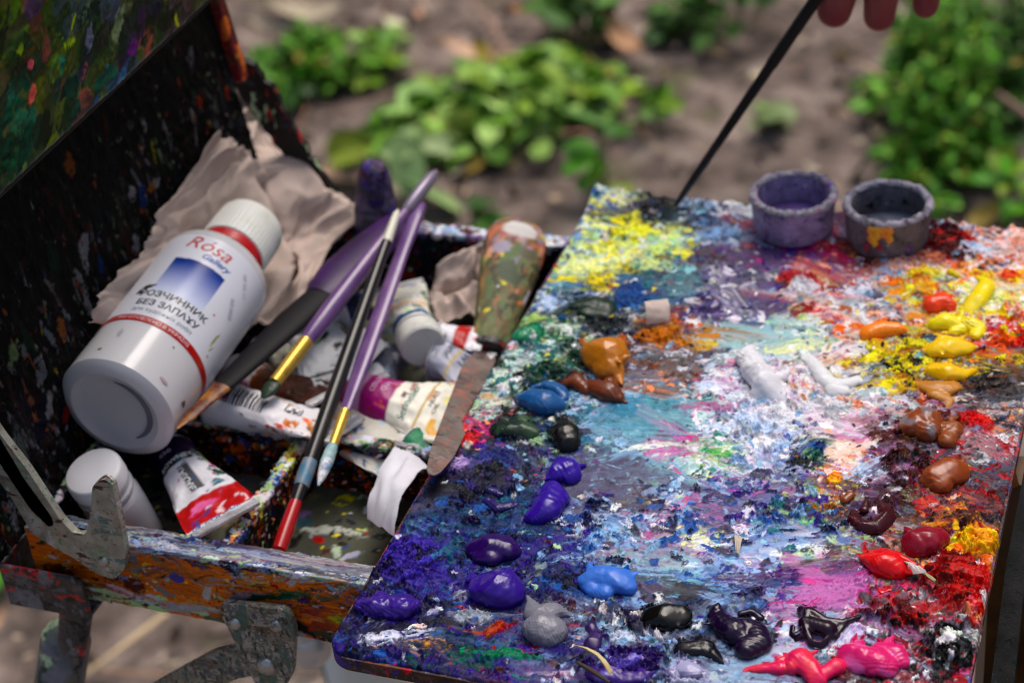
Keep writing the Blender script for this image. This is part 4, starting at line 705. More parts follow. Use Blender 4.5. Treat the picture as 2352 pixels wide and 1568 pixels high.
# lid: leans slightly outwards from the hinge line along the left side
LEAN = R(7)
LU = np.array([-math.sin(LEAN), 0, math.cos(LEAN)]); LN = np.array([math.cos(LEAN), 0, math.sin(LEAN)]); LO = np.array([TX0 - .001, 0, ZT - .004])
def lidpt(px, py, off=0.):                    # picture position -> (along Y, up the lid)
    d = ray(px, py); o = LO + LN * off; t = ((o - CAM) @ LN) / (d @ LN); p = CAM + d * t; return p[1], (p - o) @ LU, p
LY0, LY1, LH = .42, .7745, .27
lf = Field(LY1 - LY0, LH, .0007, .0007, base=lin((10, 8, 7)), rough=.75)
X, Y = lf.grid(); lf.col *= (.8 + .4 * fbm(lf.ny, lf.nx, 40, 3, 71))[..., None]
low = lambda x, y: float(np.clip(1.45 - y / .085, .025, 1))
VT = (1.57, .35)
lf.scatter(500, (.003, .008), allp('k', 'k', 'dg', 'gk', 'm', 'k', 'db', 'br'), None, ang=VT, asp=(1.5, 4), dh=.0003, edge=.6, dry=.4)
lf.scatter(1500, (.0022, .006), allp('dg', 'gk', 'k', 'gn', 'db', 'br', 'w', 'k', 'm', 'g'), low, ang=VT, asp=(1.2, 3.5), dh=.0006, edge=.7, dry=.35)
lf.scatter(2200, (.0012, .003), allp('W', 'gn', 'k', 'lg', 'db', 'dg', 'w', 'gk', 'br', 'k', 'pe', 'dr'), low, ang=VT, asp=(1, 3), dh=.0006, edge=.7, dry=.3)
lf.scatter(120, (.0007, .0018), allp('W', 'lg', 'b', 'w', 'k', 'o', 'gn', 'y'), low, ang=VT, dh=.0005, edge=.7)
lf.scatter(3200, (.0012, .0034), [lin(c) for c in ((26, 34, 28), (46, 28, 16), (54, 54, 46), (20, 24, 40), (8, 8, 8), (36, 44, 38), (60, 42, 26), (30, 20, 24), (10, 10, 12), (70, 74, 64))], None, ang=VT, asp=(1.5, 5), dh=.0005, edge=.9, dry=.5)
lf.scatter(120, (.0012, .003), allp('o', 'br', 'dr', 'oc', 'gk', 'w'), lambda x, y: .35 * (y > .05), ang=VT, asp=(1, 3), dh=.0004, edge=.7, dry=.4)
for _ in range(620): lf.smear(random.uniform(0, lf.w), random.uniform(0, LH), random.uniform(.010, .035), random.uniform(.004, .012), random.gauss(1.57, .25) + random.choice([0, math.pi]), op=.85, dry=.4)
for px, py, L, W, a, c in ((190, 590, .016, .006, 1.4, 'W'), (180, 640, .014, .006, 1.6, 'w'), (200, 700, .018, .006, 1.5, 'W'), (195, 560, .012, .005, 1.2, 'W'), (310, 560, .010, .006, 1.2, 'W'), (355, 425, .012, .008, .4, 'W'), (345, 435, .010, .004, .2, 'yo'), (160, 380, .010, .008, 1.4, 'oc'), (350, 345, .016, .003, 1.4, 'y'), (362, 350, .016, .003, 1.5, 'lg'), (378, 300, .014, .003, 1.4, 'w'), (455, 235, .008, .005, 1.5, 'o'), (462, 222, .006, .005, 1.2, 'br'), (476, 290, .006, .005, 1.2, 'oc'), (520, 215, .007, .004, 1.2, 'o'), (325, 450, .012, .006, 1.3, 'b'), (300, 445, .008, .006, 1.3, 'W'), (60, 560, .02, .008, 1.3, 'dg'), (120, 600, .02, .008, 1.3, 'gn'), (90, 850, .016, .009, 1.3, 'w'), (60, 780, .014, .008, 1.3, 'gn'), (140, 760, .014, .006, 1.2, 'pe'), (230, 610, .01, .004, 1.2, 'b'), (30, 810, .012, .007, 1.3, 'lg'), (95, 960, .018, .008, .8, 'db'), (110, 930, .016, .008, .9, 'W'), (150, 950, .014, .007, .8, 'r'), (240, 290, .012, .004, 1.4, 'br'), (300, 200, .012, .004, 1.4, 'dg')):
    y, u, _ = lidpt(px, py); lf.dab(y - LY0, u, L, W, a, PC[c], None, dh=.0007, edge=.6, dry=.3)
hz = np.clip(lf.h - lf.h.mean(), -.001, .003) + .0005 * fbm(lf.ny, lf.nx, 8, 3, 19)
hz *= .8
lf.col = .62 * lf.col ** 1.12; lf.col /= 1 + 2.6 * (lf.col @ [.3, .59, .11])[..., None]; lf.g[:] = .85
P = (LO + LN * .0002)[None, None] + np.array([0, 1., 0]) * (LY0 + X)[..., None] + LU * Y[..., None] + LN * hz[..., None]
lid = mesh_obj('lid', P.reshape(-1, 3), gridfaces(lf.ny, lf.nx), M_crusty, ez, col=lf.col.reshape(-1, 3), gl=lf.g.ravel())
c0 = LO - LN * .0042 + LU * (LH / 2)
MB().box(c0 + np.array([0, (LY0 + LY1) / 2, 0]), (.0075, LY1 - LY0, LH), LN, (0, 1, 0), LU).build('lid_panel', mat('lid_wood', lin((60, 36, 18)), .6, noise=(30, lin((30, 18, 10)), .4, .6)), ez)
M_redwood = splat('lid_rim_paint', lin((96, 26, 10)), allp('k', 'o', 'br', 'dr', 'oc', 'k'), 200, .5)
MB().box(LO + LU * .181 + LN * .000 + np.array([0, LY1 + .004, 0]), (.011, .0078, .19), LN, (0, 1, 0), LU).build('lid_rim', M_redwood, ez)
# dark stay strut running from the lid down to the back wall
SP = allp('k', 'gk', 'db', 'dg', 'k', 'm', 'gn', 'dv', 'k', 'gk', 'r', 'lg')
M_stay = splat('strut_paint', lin((18, 17, 18)), SP, 200, .3, .5)
def strip(name, line, width, thick, m, parent, back=(0, 0, 1), nseg=28, rag=.0):
    """a flat bar along a line of (point) with widths; face normal = back"""
    pts = [np.asarray(p, float) for p in line]; bk = nrm(back); V = []; Fc = []; Q = []
    for i in range(nseg + 1):
        u = i / nseg * (len(pts) - 1); k = min(int(u), len(pts) - 2); f = u - k
        Q.append((pts[k] * (1 - f) + pts[k + 1] * f, width[k] * (1 - f) + width[k + 1] * f))
    for i, (p, wd) in enumerate(Q):
        t = nrm(Q[min(i + 1, nseg)][0] - Q[max(i - 1, 0)][0]); s = nrm(np.cross(bk, t))
        e = min(i, nseg - i) / 2.2; wd = wd * (1 if e >= 1 else math.sqrt(max(.12, 1 - (1 - e) ** 2))) 
        r1 = rag * mnoise.noise(Vector((i * .7, 1, 3))); r2 = rag * mnoise.noise(Vector((i * .8, 7, 3)))
        V += [p + s * (wd / 2 + r1) + bk * thick / 2, p - s * (wd / 2 + r2) + bk * thick / 2, p - s * (wd / 2 + r2) - bk * thick / 2, p + s * (wd / 2 + r1) - bk * thick / 2]
    for i in range(nseg): Fc += [[i * 4 + a, i * 4 + (a + 1) % 4, i * 4 + 4 + (a + 1) % 4, i * 4 + 4 + a] for a in range(4)]
    Fc += [[3, 2, 1, 0], [nseg * 4 + a for a in range(4)]]
    o = mesh_obj(name, V, Fc, m, parent, smooth=False); return o
YB = .789
strip('lid_stay', [pty(540, 140, YB), pty(600, 222, YB), pty(668, 330, YB), pty(722, 395, YB), pty(775, 455, YB)], [.017, .020, .015, .009, .006], .004, M_stay, ez, (0, -1, 0), rag=.003)
# wooden wing peg standing at the back wall
M_peg = splat('peg_paint', lin((60, 50, 80)), allp('pv', 'gk', 'db', 'dv', 'k', 'gv', 'm', 'v'), 300, .7, .5)
a, b = pty(864, 508, .782), pty(858, 372, .782)
pa = nrm(b - a); Lp = np.linalg.norm(b - a)
MB().lathe(a - pa * .012, pa, [(0, .0125), (.012, .0125), (.012 + Lp * .25, .0118), (.012 + Lp * .45, .0095), (.012 + Lp * .8, .0078), (.012 + Lp * .93, .0066), (.012 + Lp, .0035), (.013 + Lp, .0008)], 28, wob=lambda i, k, t: .08 * math.sin(t * 2 + i) + random.uniform(-.03, .03)).build('wing_peg', M_peg, ez)
# steel: corner socket, forked bracket, hinge plate, legs
MET = [lin(c) for c in ((112, 114, 122), (70, 72, 70), (150, 170, 140), (180, 183, 186), (70, 104, 84), (110, 80, 60), (96, 130, 130), (170, 166, 90), (84, 104, 140), (150, 60, 60), (190, 160, 140), (90, 150, 110), (90, 50, 56), (205, 205, 205))]
M_steel = splat('painted_steel', lin((182, 182, 168)), MET, 300, .38, .40, .35, .5)
M_steel2 = splat('heavily_spotted_steel', lin((184, 182, 168)), [lin(c) for c in ((96, 106, 96), (70, 74, 68), (126, 130, 116), (150, 140, 120), (84, 96, 110), (110, 84, 66), (176, 176, 170), (92, 116, 104), (60, 60, 60))], 560, .62, .42, .3, .6)
M_sock = splat('socket_steel', lin((84, 83, 80)), allp('gk', 'g', 'k', 'gk', 'k', 'g', 'gk', 'r', 'gk'), 170, .6, .38, .5, .35)
def plate(name, outline, y, thick, m, parent, hole=None):
    """flat plate standing in a plane of constant Y from an outline of picture positions"""
    pts = [pty(a, b, y) for a, b in outline]; n = len(pts)
    import bmesh
    bm = bmesh.new(); vs = [bm.verts.new(p) for p in pts]; f = bm.faces.new(vs)
    bmesh.ops.triangulate(bm, faces=[f])
    r = bmesh.ops.extrude_face_region(bm, geom=bm.faces[:]); ex = [e for e in r['geom'] if isinstance(e, bmesh.types.BMVert)]
    bmesh.ops.translate(bm, verts=ex, vec=(0, thick, 0))
    bmesh.ops.recalc_face_normals(bm, faces=bm.faces[:])
    V = [v.co[:] for v in bm.verts]; Fc = [[v.index for v in ff.verts] for ff in bm.faces]; bm.verts.index_update(); Fc = [[v.index for v in ff.verts] for ff in bm.faces]; bm.free()
    o = mesh_obj(name, V, Fc, m, parent, smooth=False)
    b = o.modifiers.new('bevel', 'BEVEL'); b.width = .0007; b.segments = 2; b.limit_method = 'ANGLE'; b.angle_limit = R(40)
    return o
def rnd(pts, r=8, k=5):                        # round the corners of an outline
    out = []; n = len(pts)
    for i in range(n):
        p = np.array(pts[i], float); a = np.array(pts[i - 1], float); b = np.array(pts[(i + 1) % n], float)
        rr = min(r, np.linalg.norm(a - p) * .45, np.linalg.norm(b - p) * .45)
        s, e = p + nrm(a - p) * rr, p + nrm(b - p) * rr
        for j in range(k + 1):
            t = j / k; out.append(tuple((1 - t) ** 2 * s + 2 * t * (1 - t) * p + t * t * e))
    return out
fork = rnd([(-60, 905), (0, 998), (60, 1075), (140, 1195), (172, 1228), (196, 1228), (206, 1190), (212, 1115), (236, 1098), (258, 1112), (272, 1180), (288, 1265), (286, 1308), (262, 1330), (225, 1318), (168, 1280), (120, 1255), (72, 1222), (30, 1150), (-60, 1020), (-60, 990), (2, 1068), (70, 1170), (112, 1210), (124, 1205), (118, 1185), (60, 1105), (-60, 935)], 9, 3)
YF = TY0 - .0035
plate('forked_bracket', fork, YF - .0034, .0036, M_steel, ez)
M_riv = mat('rivet_steel', lin((186, 186, 180)), .28, metal=.75, noise=(260, lin((90, 92, 90)), .5, .7))
def rivet(px, py, y, r, m, parent, name='rivet'):
    c = pty(px, py, y); MB().lathe(c + np.array([0, .0005, 0]), (0, -1, 0), [(0, r), (r * .25, r), (r * .55, r * .8), (r * .75, r * .45), (r * .82, .0001)], 20).build(name, m, parent)
rivet(238, 1288, YF - .0034, .0026, M_riv, ez)
hp = rnd([(505, 1385), (660, 1400), (678, 1445), (672, 1555), (640, 1592), (590, 1578), (545, 1485), (508, 1412)], 22, 5)
plate('hinge_plate', hp, YF - .0030, .0032, M_steel2, ez)
for a, b, r in ((540, 1431, .0032), (634, 1436, .0032), (613, 1527, .0048)): rivet(a, b, YF - .0030, r, M_riv, ez)
strip('folding_strut', [pty(668, 1492, YF + .0035), pty(520, 1522, YF + .0035), pty(390, 1590, YF + .0035), pty(180, 1720, YF + .0035)], [.017, .0165, .016, .016], .003, M_steel2, ez, (0, -1, 0))
# corner socket around the rail's left end, and the tubular leg pivoting in it
sk = MB()
A = pty(30, 1290, YF); 
x0, x1 = pty(22, 1330, YF)[0], pty(205, 1350, YF)[0]; z1, z0 = pty(120, 1302, YF)[2], pty(120, 1388, YF)[2]
zc, hz_ = (z0 + z1) / 2, z1 - z0
ya, yb = YF - .0035, TY0 + .018
sk.box(((x0 + x1) / 2, ya, zc), (x1 - x0, .0022, hz_), bev=.0006)
sk.box((x0 + .0011, (ya + yb) / 2, zc), (.0022, yb - ya, hz_ + .0012), bev=.0006)
sk.box(((x0 + x1) / 2, (ya + yb) / 2, z0 + .001), (x1 - x0 - .001, yb - ya - .001, .0022), bev=.0006)
sk.build('leg_socket', M_sock, ez)
c = pty(150, 1352, ya - .0012)
MB().lathe(c + np.array([0, .0014, 0]), (0, -1, 0), [(0, .0052), (.0006, .0052), (.0006, .0036), (.0002, .0030)], 20).build('pivot_hole', mat('rusty_bore', lin((60, 34, 28)), .6), ez)
M_alu = splat('leg_metal', lin((150, 150, 148)), allp('g', 'gk', 'lg', 'gk', 'g'), 40, .22, .32, .8, .25)
M_alud = splat('leg_metal_spotted', lin((120, 122, 112)), allp('gk', 'g', 'lg', 'gk', 'dg', 'g'), 90, .6, .4, .5, .4)
t0 = pty(156, 1440, TY0 + .012); t1 = pty(136, 1570, TY0 + .002); ax = nrm(t1 - t0)
g0 = t1 + ax * (t1[2] / -ax[2])
MB().lathe(t0, ax, [(-.004, .0005), (-.0035, .005), (.000, .0092), (.004, .0112), (.006, .0116), (.12, .0116), (.122, .0102)], 32).build('leg_sleeve', M_alud, ez)
MB().tube([t0 + ax * .1, g0], [.0098, .0095], 24).build('leg', M_alu, ez)
ck = MB(); cA = pty(176, 1392, TY0 + .001); cB = pty(166, 1492, TY0 - .001); cx2 = nrm(cB - cA)
ck.tube([cA - cx2 * .004, cA, cA + cx2 * .006, cB - cx2 * .004, cB], [.0072, .0078, .0078, .0074, .0060], 24, True, ((0, -1, 0), .7)); ck.build('leg_clevis', M_sock, ez)
# polished knob of the rear leg, seen under the rail
MB().lathe(pty(708, 1476, .60), nrm((.1, -.3, 1)), [(.02, .006), (.012, .007), (.008, .0115), (0, .0130), (-.008, .0105), (-.012, .004), (-.0125, .0003)], 24).build('knob', mat('polished_knob', lin((225, 225, 225)), .25, metal=.3), ez)
# pale tube standing on the ground under the palette corner, with a teal edge strip
tb = pt(838, 1530, .34); tbe = thing('pale_tube', 'pale white upright tube with a teal edge under the palette corner', 'tube', (tb[0], tb[1], 0))
MB().tube([(tb[0] + .012, tb[1], .0), (tb[0], tb[1], .39), (tb[0], tb[1], .395)], [.030, .030, .026], 40).build('tube_wall', mat('pale_tube_wall', lin((226, 232, 226)), .45), tbe)
tl = pt(757, 1530, .345); MB().tube([(tl[0] + .012, tl[1], 0), (tl[0], tl[1], .385)], [.0075, .0075], 16).build('edge_strip', mat('teal_edge_strip', lin((66, 120, 122)), .45), tbe)
# dark strut and brown leg at the right, in the shade of the palette
M_gs = splat('grey_weathered_strut', lin((40, 40, 40)), allp('gk', 'k', 'k', 'gk', 'dg'), 240, .2, .8)
M_gs.node_tree.nodes['Principled BSDF'].inputs['Specular IOR Level'].default_value = .06
strip('strut', [(-.046, .66, .80), (-.046, .60, .772), (-.044, .54, .742), (-.041, .48, .71), (-.038, .42, .68)], [.004, .008, .009, .011, .014], .010, M_gs, ez, (0, -.35, 1))
strip('leg', [pty(2360, 1080, .66), pty(2345, 1250, .65), pty(2330, 1500, .64), pty(2300, 1900, .62), pty(2250, 2900, .6)], [.03] * 5, .02, mat('brown_varnished_leg', lin((96, 62, 26)), .35, noise=(35, lin((50, 30, 14)), .4, .65)), ez, (0.3, -1, 0))
strip('leg', [(-.40, .74, .755), (-.52, 1.02, 0.0)], [.03, .03], .02, bpy.data.materials['brown_varnished_leg'], ez, (.3, -1, 0), nseg=4)
# ------------------------------------------------------------------ canvas standing above the lid
CX = -.4285
y0, z0 = ptx(490, 0, CX)[1:]; y1, z1 = ptx(0, 430, CX)[1:]; zb = (z0 + z1) / 2
CY0, CY1, CH = y1 - .10, y0 + .075, .30
cf = Field(CY1 - CY0, CH, .0008, .0008, base=lin((44, 56, 40)), rough=.5)
CA = '''40 30 7a9a22 4d6e1a|130 50 86a226 3c5a20|100 110 7c4a44 6a6a30|30 100 46601c 2c4420|60 170 6a3c40 3a4a34|250 50 6c7a62 4e5a70|290 120 40486c 4a3a5a|330 40 4a3058 3a3a48|210 150 4a5078 3c4068|270 180 3e6a90 603068|330 150 a0584a 7a4438|330 220 a4584a 8a4a42|300 280 a05a50 7e4840
380 110 7a7a22 62704a|420 60 6a5a5a 584a4a|380 170 2e4e66 28445a|270 250 5c7252 4e5a34|200 220 8a544a 6a4a44|150 230 226a58 1c4a3e|100 250 5c6a26 3c4a20|50 250 1e5a44 2c6a50|100 320 6c7c1e 3a6426|150 350 62602a 4e4c2c|60 330 1e5a40 285040|50 380 70965a 4a7a44|150 300 2c6a44 5a6a3a|20 360 22583a 1a4430|230 320 4a7a5a 7a8a4a|460 20 50403e 5a4a4c|200 40 42545a 5a6a58'''
hx = lambda s: lin([int(s[i:i + 2], 16) for i in (0, 2, 4)])
cp = []; cc_ = []
for e in CA.replace('\n', '|').split('|'):
    t = e.split(); q = ptx(float(t[0]), float(t[1]), CX); cp.append((q[1] - CY0, q[2] - zb)); cc_.append([hx(k) * 1.0 for k in t[2:]])
cp = np.array(cp)
for L0, L1, n in ((.018, .036, 1500), (.010, .022, 1500), (.006, .012, 500), (.002, .005, 300)):
    for _ in range(n):
        x, y = random.uniform(0, cf.w), random.uniform(-.002, CH)
        d = np.hypot(cp[:, 0] - x, cp[:, 1] - y); wg = 1 / (d + .003) ** 4; i = rng.choice(len(cp), p=wg / wg.sum())
        c = jit(random.choice(cc_[i]), .25); L = random.uniform(L0, L1)
        if random.random() < .45: c = jit(lin(random.choice([(60, 84, 40), (70, 92, 56), (44, 74, 48), (84, 92, 44), (58, 66, 50), (40, 62, 50), (92, 96, 60)])), .2)
        c = (c @ np.array([.3, .59, .11]) * .1 + c * .9) * 1.25
        cf.dab(x, y, L, L * random.uniform(.3, .6), random.gauss(.5, .35), c, c * random.uniform(.7, 1.2), dh=.0003, op=random.uniform(.75, 1), edge=.45, streak=.5, dry=random.choice([0, .2, .5]), rough=random.choice([.4, .5, .6]))
for px, py, qx, qy, wd, c in ((370, 140, 330, 290, .011, 'a0564c'), (330, 290, 300, 330, .007, 'a0584e'), (415, 170, 385, 190, .013, '2c4c66'), (340, 230, 355, 300, .010, '4e6a4c'), (80, 200, 60, 240, .006, '9a5048'), (395, 35, 410, 70, .003, '8a9020'), (312, 95, 290, 130, .005, '5a2a68'), (205, 55, 195, 130, .006, '52586a'), (72, 135, 60, 165, .004, 'a05058')):
    a, b = ptx(px, py, CX), ptx(qx, qy, CX); m_ = (a + b) / 2
    cf.dab(m_[1] - CY0, m_[2] - zb, np.linalg.norm(b - a), wd, math.atan2(b[2] - a[2], b[1] - a[1]), hx(c) * 2.1, dh=.0004, edge=.4, streak=.4)
gx, gy = cf.grid(); e = .6 * np.clip(1 - gy / .0016, 0, 1)[..., None]; cf.col = cf.col * (1 - e) + lin((120, 125, 130)) * e
gb = np.clip((cp[26][0] + .004 - gx) / .004, 0, 1)
weave = .00005 * (np.sin(gx / .0009 * 3.14) + np.sin(gy / .0009 * 3.14))
P = np.stack([CX + .0006 + np.clip(cf.h - cf.h.mean(), -.0006, .0015) + weave, CY0 + gx, zb + gy], -1)
cv = thing('canvas', 'half-painted canvas in greens and red-browns standing above the open lid', 'canvas', (CX, (CY0 + CY1) / 2, zb))
mesh_obj('painted_face', P.reshape(-1, 3), gridfaces(cf.ny, cf.nx), vmat('oil_painting', bump=(1200, .3, .0004), spec=.12), cv, col=cf.col.reshape(-1, 3), gl=cf.g.ravel())
MB().box((CX - .0104, (CY0 + CY1) / 2, zb + CH / 2), (.0180, CY1 - CY0 - .0004, CH - .0004)).build('stretcher', mat('raw_canvas', lin((120, 122, 128)), .8, bump=(1500, .3)), cv)
MB().box((CX - .0165, (CY0 + CY1) / 2, zb - .0032), (.024, CY1 - CY0 + .02, .006)).build('canvas_ledge', mat('ledge_wood', lin((24, 18, 14)), .7), ez)
MB().box((CX - .034, .60, zb + .13), (.012, .03, .24)).build('canvas_mast', M_stay, ez)
# ------------------------------------------------------------------ lettering
def text_mesh(body, size=1., shear=0., space=1., bold=0.):
    c = bpy.data.curves.new('t', 'FONT'); c.body = body; c.size = size; c.shear = shear; c.space_character = space; c.align_x = 'CENTER'; c.offset = bold; c.resolution_u = 3
    o = bpy.data.objects.new('t', c); COL.objects.link(o)
    dg = bpy.context.evaluated_depsgraph_get(); me = bpy.data.meshes.new_from_object(o.evaluated_get(dg))
    V = np.array([v.co[:2] for v in me.vertices]); Fc = [list(p.vertices) for p in me.polygons]
    bpy.data.objects.remove(o); bpy.data.curves.remove(c); bpy.data.meshes.remove(me)
    return V, Fc
INK = {}
def ink(c):
    c = tuple(c)
    if c not in INK: INK[c] = mat('printing_ink', lin(c), .4)
    return INK[c]
def letters(name, items, fn, parent):
    """items: (text, size, x, y, angle, colour, shear, bold); fn maps label (x, y) onto the surface. One mesh per colour."""
    by = {}
    for it in items:
        body, size, x, y, a, c, sh, bo = it; V, Fc = text_mesh(body, size, sh, 1., bo)
        ca, sa = math.cos(a), math.sin(a)
        U = np.stack([x + V[:, 0] * ca - V[:, 1] * sa, y + V[:, 0] * sa + V[:, 1] * ca], -1)
        by.setdefault(c, MB()).add([fn(u[0], u[1]) for u in U], Fc)
    for c, mb in by.items(): mesh_obj(name, mb.v, mb.f, ink(c), parent, smooth=False)
def bars(mb, rects, fn, n=6):
    for x0, y0, x1, y1 in rects:
        V = []
        for i in range(n + 1):
            for x, y in ((x0, y0 + (y1 - y0) * i / n), (x1, y0 + (y1 - y0) * i / n)): V.append(fn(x, y))
        mb.add(V, [[2 * i, 2 * i + 1, 2 * i + 3, 2 * i + 2] for i in range(n)])

# ------------------------------------------------------------------ solvent bottle lying on the tray
B0 = pt(263, 945, .818); B1 = pt(554, 553, .826); bx = nrm(B1 - B0); BL = np.linalg.norm(B1 - B0)
BR = .0276
bn = nrm((CAM - (B0 + B1) / 2) - bx * ((CAM - (B0 + B1) / 2) @ bx)); bt = np.cross(bx, bn)     # bn faces the lens side, bt to the picture's left/right
if ray(1176, 784) @ np.cross(bx, bn) == 0: pass
if (CM.T @ bt)[0] < 0: bt = -bt
bot = thing('solvent_bottle', 'clear plastic solvent bottle with white and blue label lying in the tray', 'bottle', B0 - np.array([0, 0, BR]))
def bsurf(x, y, r): th = x / r; return B0 + bx * y + (bn * math.cos(th) + bt * math.sin(th)) * r
M_pet = mat('frosted_plastic', lin((242, 242, 246)), .16, trans=.28, spec=.5)
sh = BL * .83
mb = MB(); mb.lathe(B0, bx, [(.0034, .0006), (.0032, .006), (.0020, .0170), (.0008, .0195), (-.0002, .0215), (.0006, .0250), (.0032, .0276), (.0075, BR), (.02, BR), (sh * .5, BR), (sh * .86, BR), (sh * .91, .0280), (sh * .95, .0262), (sh * .98, .0228), (sh * 1.0, .0188), (sh * 1.02, .0164), (sh * 1.10, .0160)], 64); mb.build('body', M_pet, bot)
MB().lathe(B0 + bx * .0055, bx, [(0, .002), (.0015, .009), (-.0018, .0170), (.0005, .0225), (.004, .0255), (.008, .0268), (BL * .55, .0268), (BL * .55 + .001, .001)], 48).build('liquid', mat('cloudy_solvent', lin((226, 226, 232)), .3, trans=.25), bot)
ring = MB(); ring.lathe(B0 + bx * (sh * 1.035), bx, [(0, .0160), (.0004, .0172), (.0058, .0172), (.0062, .0160)], 48, False, False); ring.build('tamper_ring', mat('red_plastic', lin((196, 20, 30)), .3), bot)
cp_ = MB(); c0 = B0 + bx * (sh * 1.09); capL = BL * 1.09 - sh * 1.09 + .001
nR = 96
cp_.lathe(c0, bx, [(0, .0164), (.0008, .0174), (capL * .45, .0174), (capL * .9, .0171), (capL - .0006, .0166), (capL, .0160), (capL + .0001, .001)], nR, wob=lambda i, k, t: .022 * (k % 2) if 0 < i < 4 else 0)
cp_.build('cap', mat('white_cap', lin((236, 238, 232)), .4, noise=(60, lin((212, 214, 190)), .55, .75)), bot)
mb = MB(); V = []
for i in range(61):                            # grey liquid line showing through the bottom
    a_ = R(-30 + 150 * i / 60); k_ = math.sin(math.pi * i / 60) ** .6
    for r_ in (.0168 - .0016 * k_, .0168 + .0016 * k_): V.append(B0 + bx * .0012 + (bn * 0 + np.cross(bx, bt) * 0) + (bt * math.cos(a_) + bn * math.sin(a_)) * r_)
mesh_obj('liquid_line', V, [[2 * i, 2 * i + 1, 2 * i + 3, 2 * i + 2] for i in range(60)], mat('liquid_line_grey', lin((104, 108, 124)), .4), bot, smooth=False)
MB().lathe(B0 - bx * .0002, bx, [(.0045, .0030), (.0048, .0022), (.0050, .0003)], 20).build('mould_mark', M_pet, bot)
def decal(name, yy, th0, s, c, m_par, el=1.):   # a dried spot following the bottle's wall
    k = 16; V = [bsurf(0, yy, BR + .0003)] ; V = []
    ctr = None
    for i in range(k + 1):
        a_ = 2 * math.pi * i / k; r_ = s * (1 + .5 * mnoise.noise(Vector((math.cos(a_) * 1.4 + yy * 900, math.sin(a_) * 1.4, th0 * 9)))) if i < k else 0
        V.append(bsurf(th0 * BR + r_ * math.cos(a_), yy + el * r_ * math.sin(a_), BR + .0003))
    mesh_obj(name, V, [[i, (i + 1) % k, k] for i in range(k)], mat('dried_spot', lin(c), .5), m_par, smooth=False)
for yy, th0, s, c, el in ((.013, .95, .0018, (84, 74, 48), .8), (.022, -.75, .0013, (176, 176, 184), 2.2), (.010, -.9, .0012, (120, 124, 96), .7), (.009, .35, .0024, (186, 156, 172), .45), (.027, .15, .0005, (96, 92, 84), 1)): decal('paint_stain', yy, th0, s, c, bot, el)
# label
LB0, LB1 = BL * .235, BL * .74; LR = BR + .00025; half = LR * 2.25
lf2 = Field(2 * half, LB1 - LB0, .0004, .0004, base=lin((214, 216, 224)), rough=.28)
X, Y = lf2.grid(); X = X - half
Hh = LB1 - LB0
cx_ = -.0085                                   # print runs round from this middle line
wv = .0012 * np.sin((X - cx_) / .012 + 1.9)
blue = (np.abs(X - cx_) < .0135) & (Y > Hh * .33) & (Y < Hh * .705 + wv)
g = np.clip((Y - Hh * .33) / (Hh * .36), 0, 1)[..., None] ** 1.1
bl = lin((206, 212, 230)) * (1 - g) + lin((22, 70, 176)) * g
lf2.col[blue] = bl[blue]
red = Y < Hh * .062; lf2.col[red] = lin((196, 22, 32))
for x, y, L, W, a, c in ((.0185, Hh * .27, .010, .0016, 1.45, (168, 172, 110)), (.020, Hh * .20, .006, .0014, 1.2, (172, 176, 120)), (.0205, Hh * .13, .0016, .0016, 0, (150, 156, 90)), (.0105, Hh * .40, .0016, .0012, 0, (210, 50, 90)), (-.0262, Hh * .345, .009, .004, 1.1, (30, 22, 16)), (-.0240, Hh * .375, .006, .003, .5, (60, 34, 18))):
    lf2.dab(x + half, y, L, W, a, lin(c), dh=.0001, edge=.5, dry=.2)
Pp = np.empty((lf2.ny, lf2.nx, 3))
th = X / LR; Pp = B0 + bx * (LB0 + Y)[..., None] + (bn * np.cos(th)[..., None] + bt * np.sin(th)[..., None]) * LR
lab = mesh_obj('label', Pp.reshape(-1, 3), gridfaces(lf2.ny, lf2.nx), vmat('printed_label', bump=(30, .05, .001)), bot, col=lf2.col.reshape(-1, 3), gl=lf2.g.ravel())
fnb = lambda x, y: bsurf(x + cx_, LB0 + y, LR + .00012)
K = (34, 36, 44)
letters('lettering', [('Rósa', .0122, -.002, Hh * .845, -.05, (200, 40, 34), .25, .0), ('Gallery', .0052, .005, Hh * .765, -.05, (44, 88, 176), .3, .00012), ('РОЗЧИННИК', .0056, .000, Hh * .272, 0, K, 0, .00012), ('БЕЗ ЗАПАХУ', .0053, .000, Hh * .176, 0, K, 0, .00012), ('для художніх робіт', .0034, .000, Hh * .108, 0, (96, 98, 108), 0, 0), ('ВИГОТОВЛЕНО В УКРАЇНІ', .0029, -.001, Hh * .017, 0, (236, 220, 222), 0, 0),
                      ('№ 02.17', .0034, .0225, Hh * .80, -.9, (168, 170, 184), 0, 0), ('60.00₴', .0040, .0235, Hh * .56, -1.1, (160, 162, 178), 0, 0)], fnb, lab)

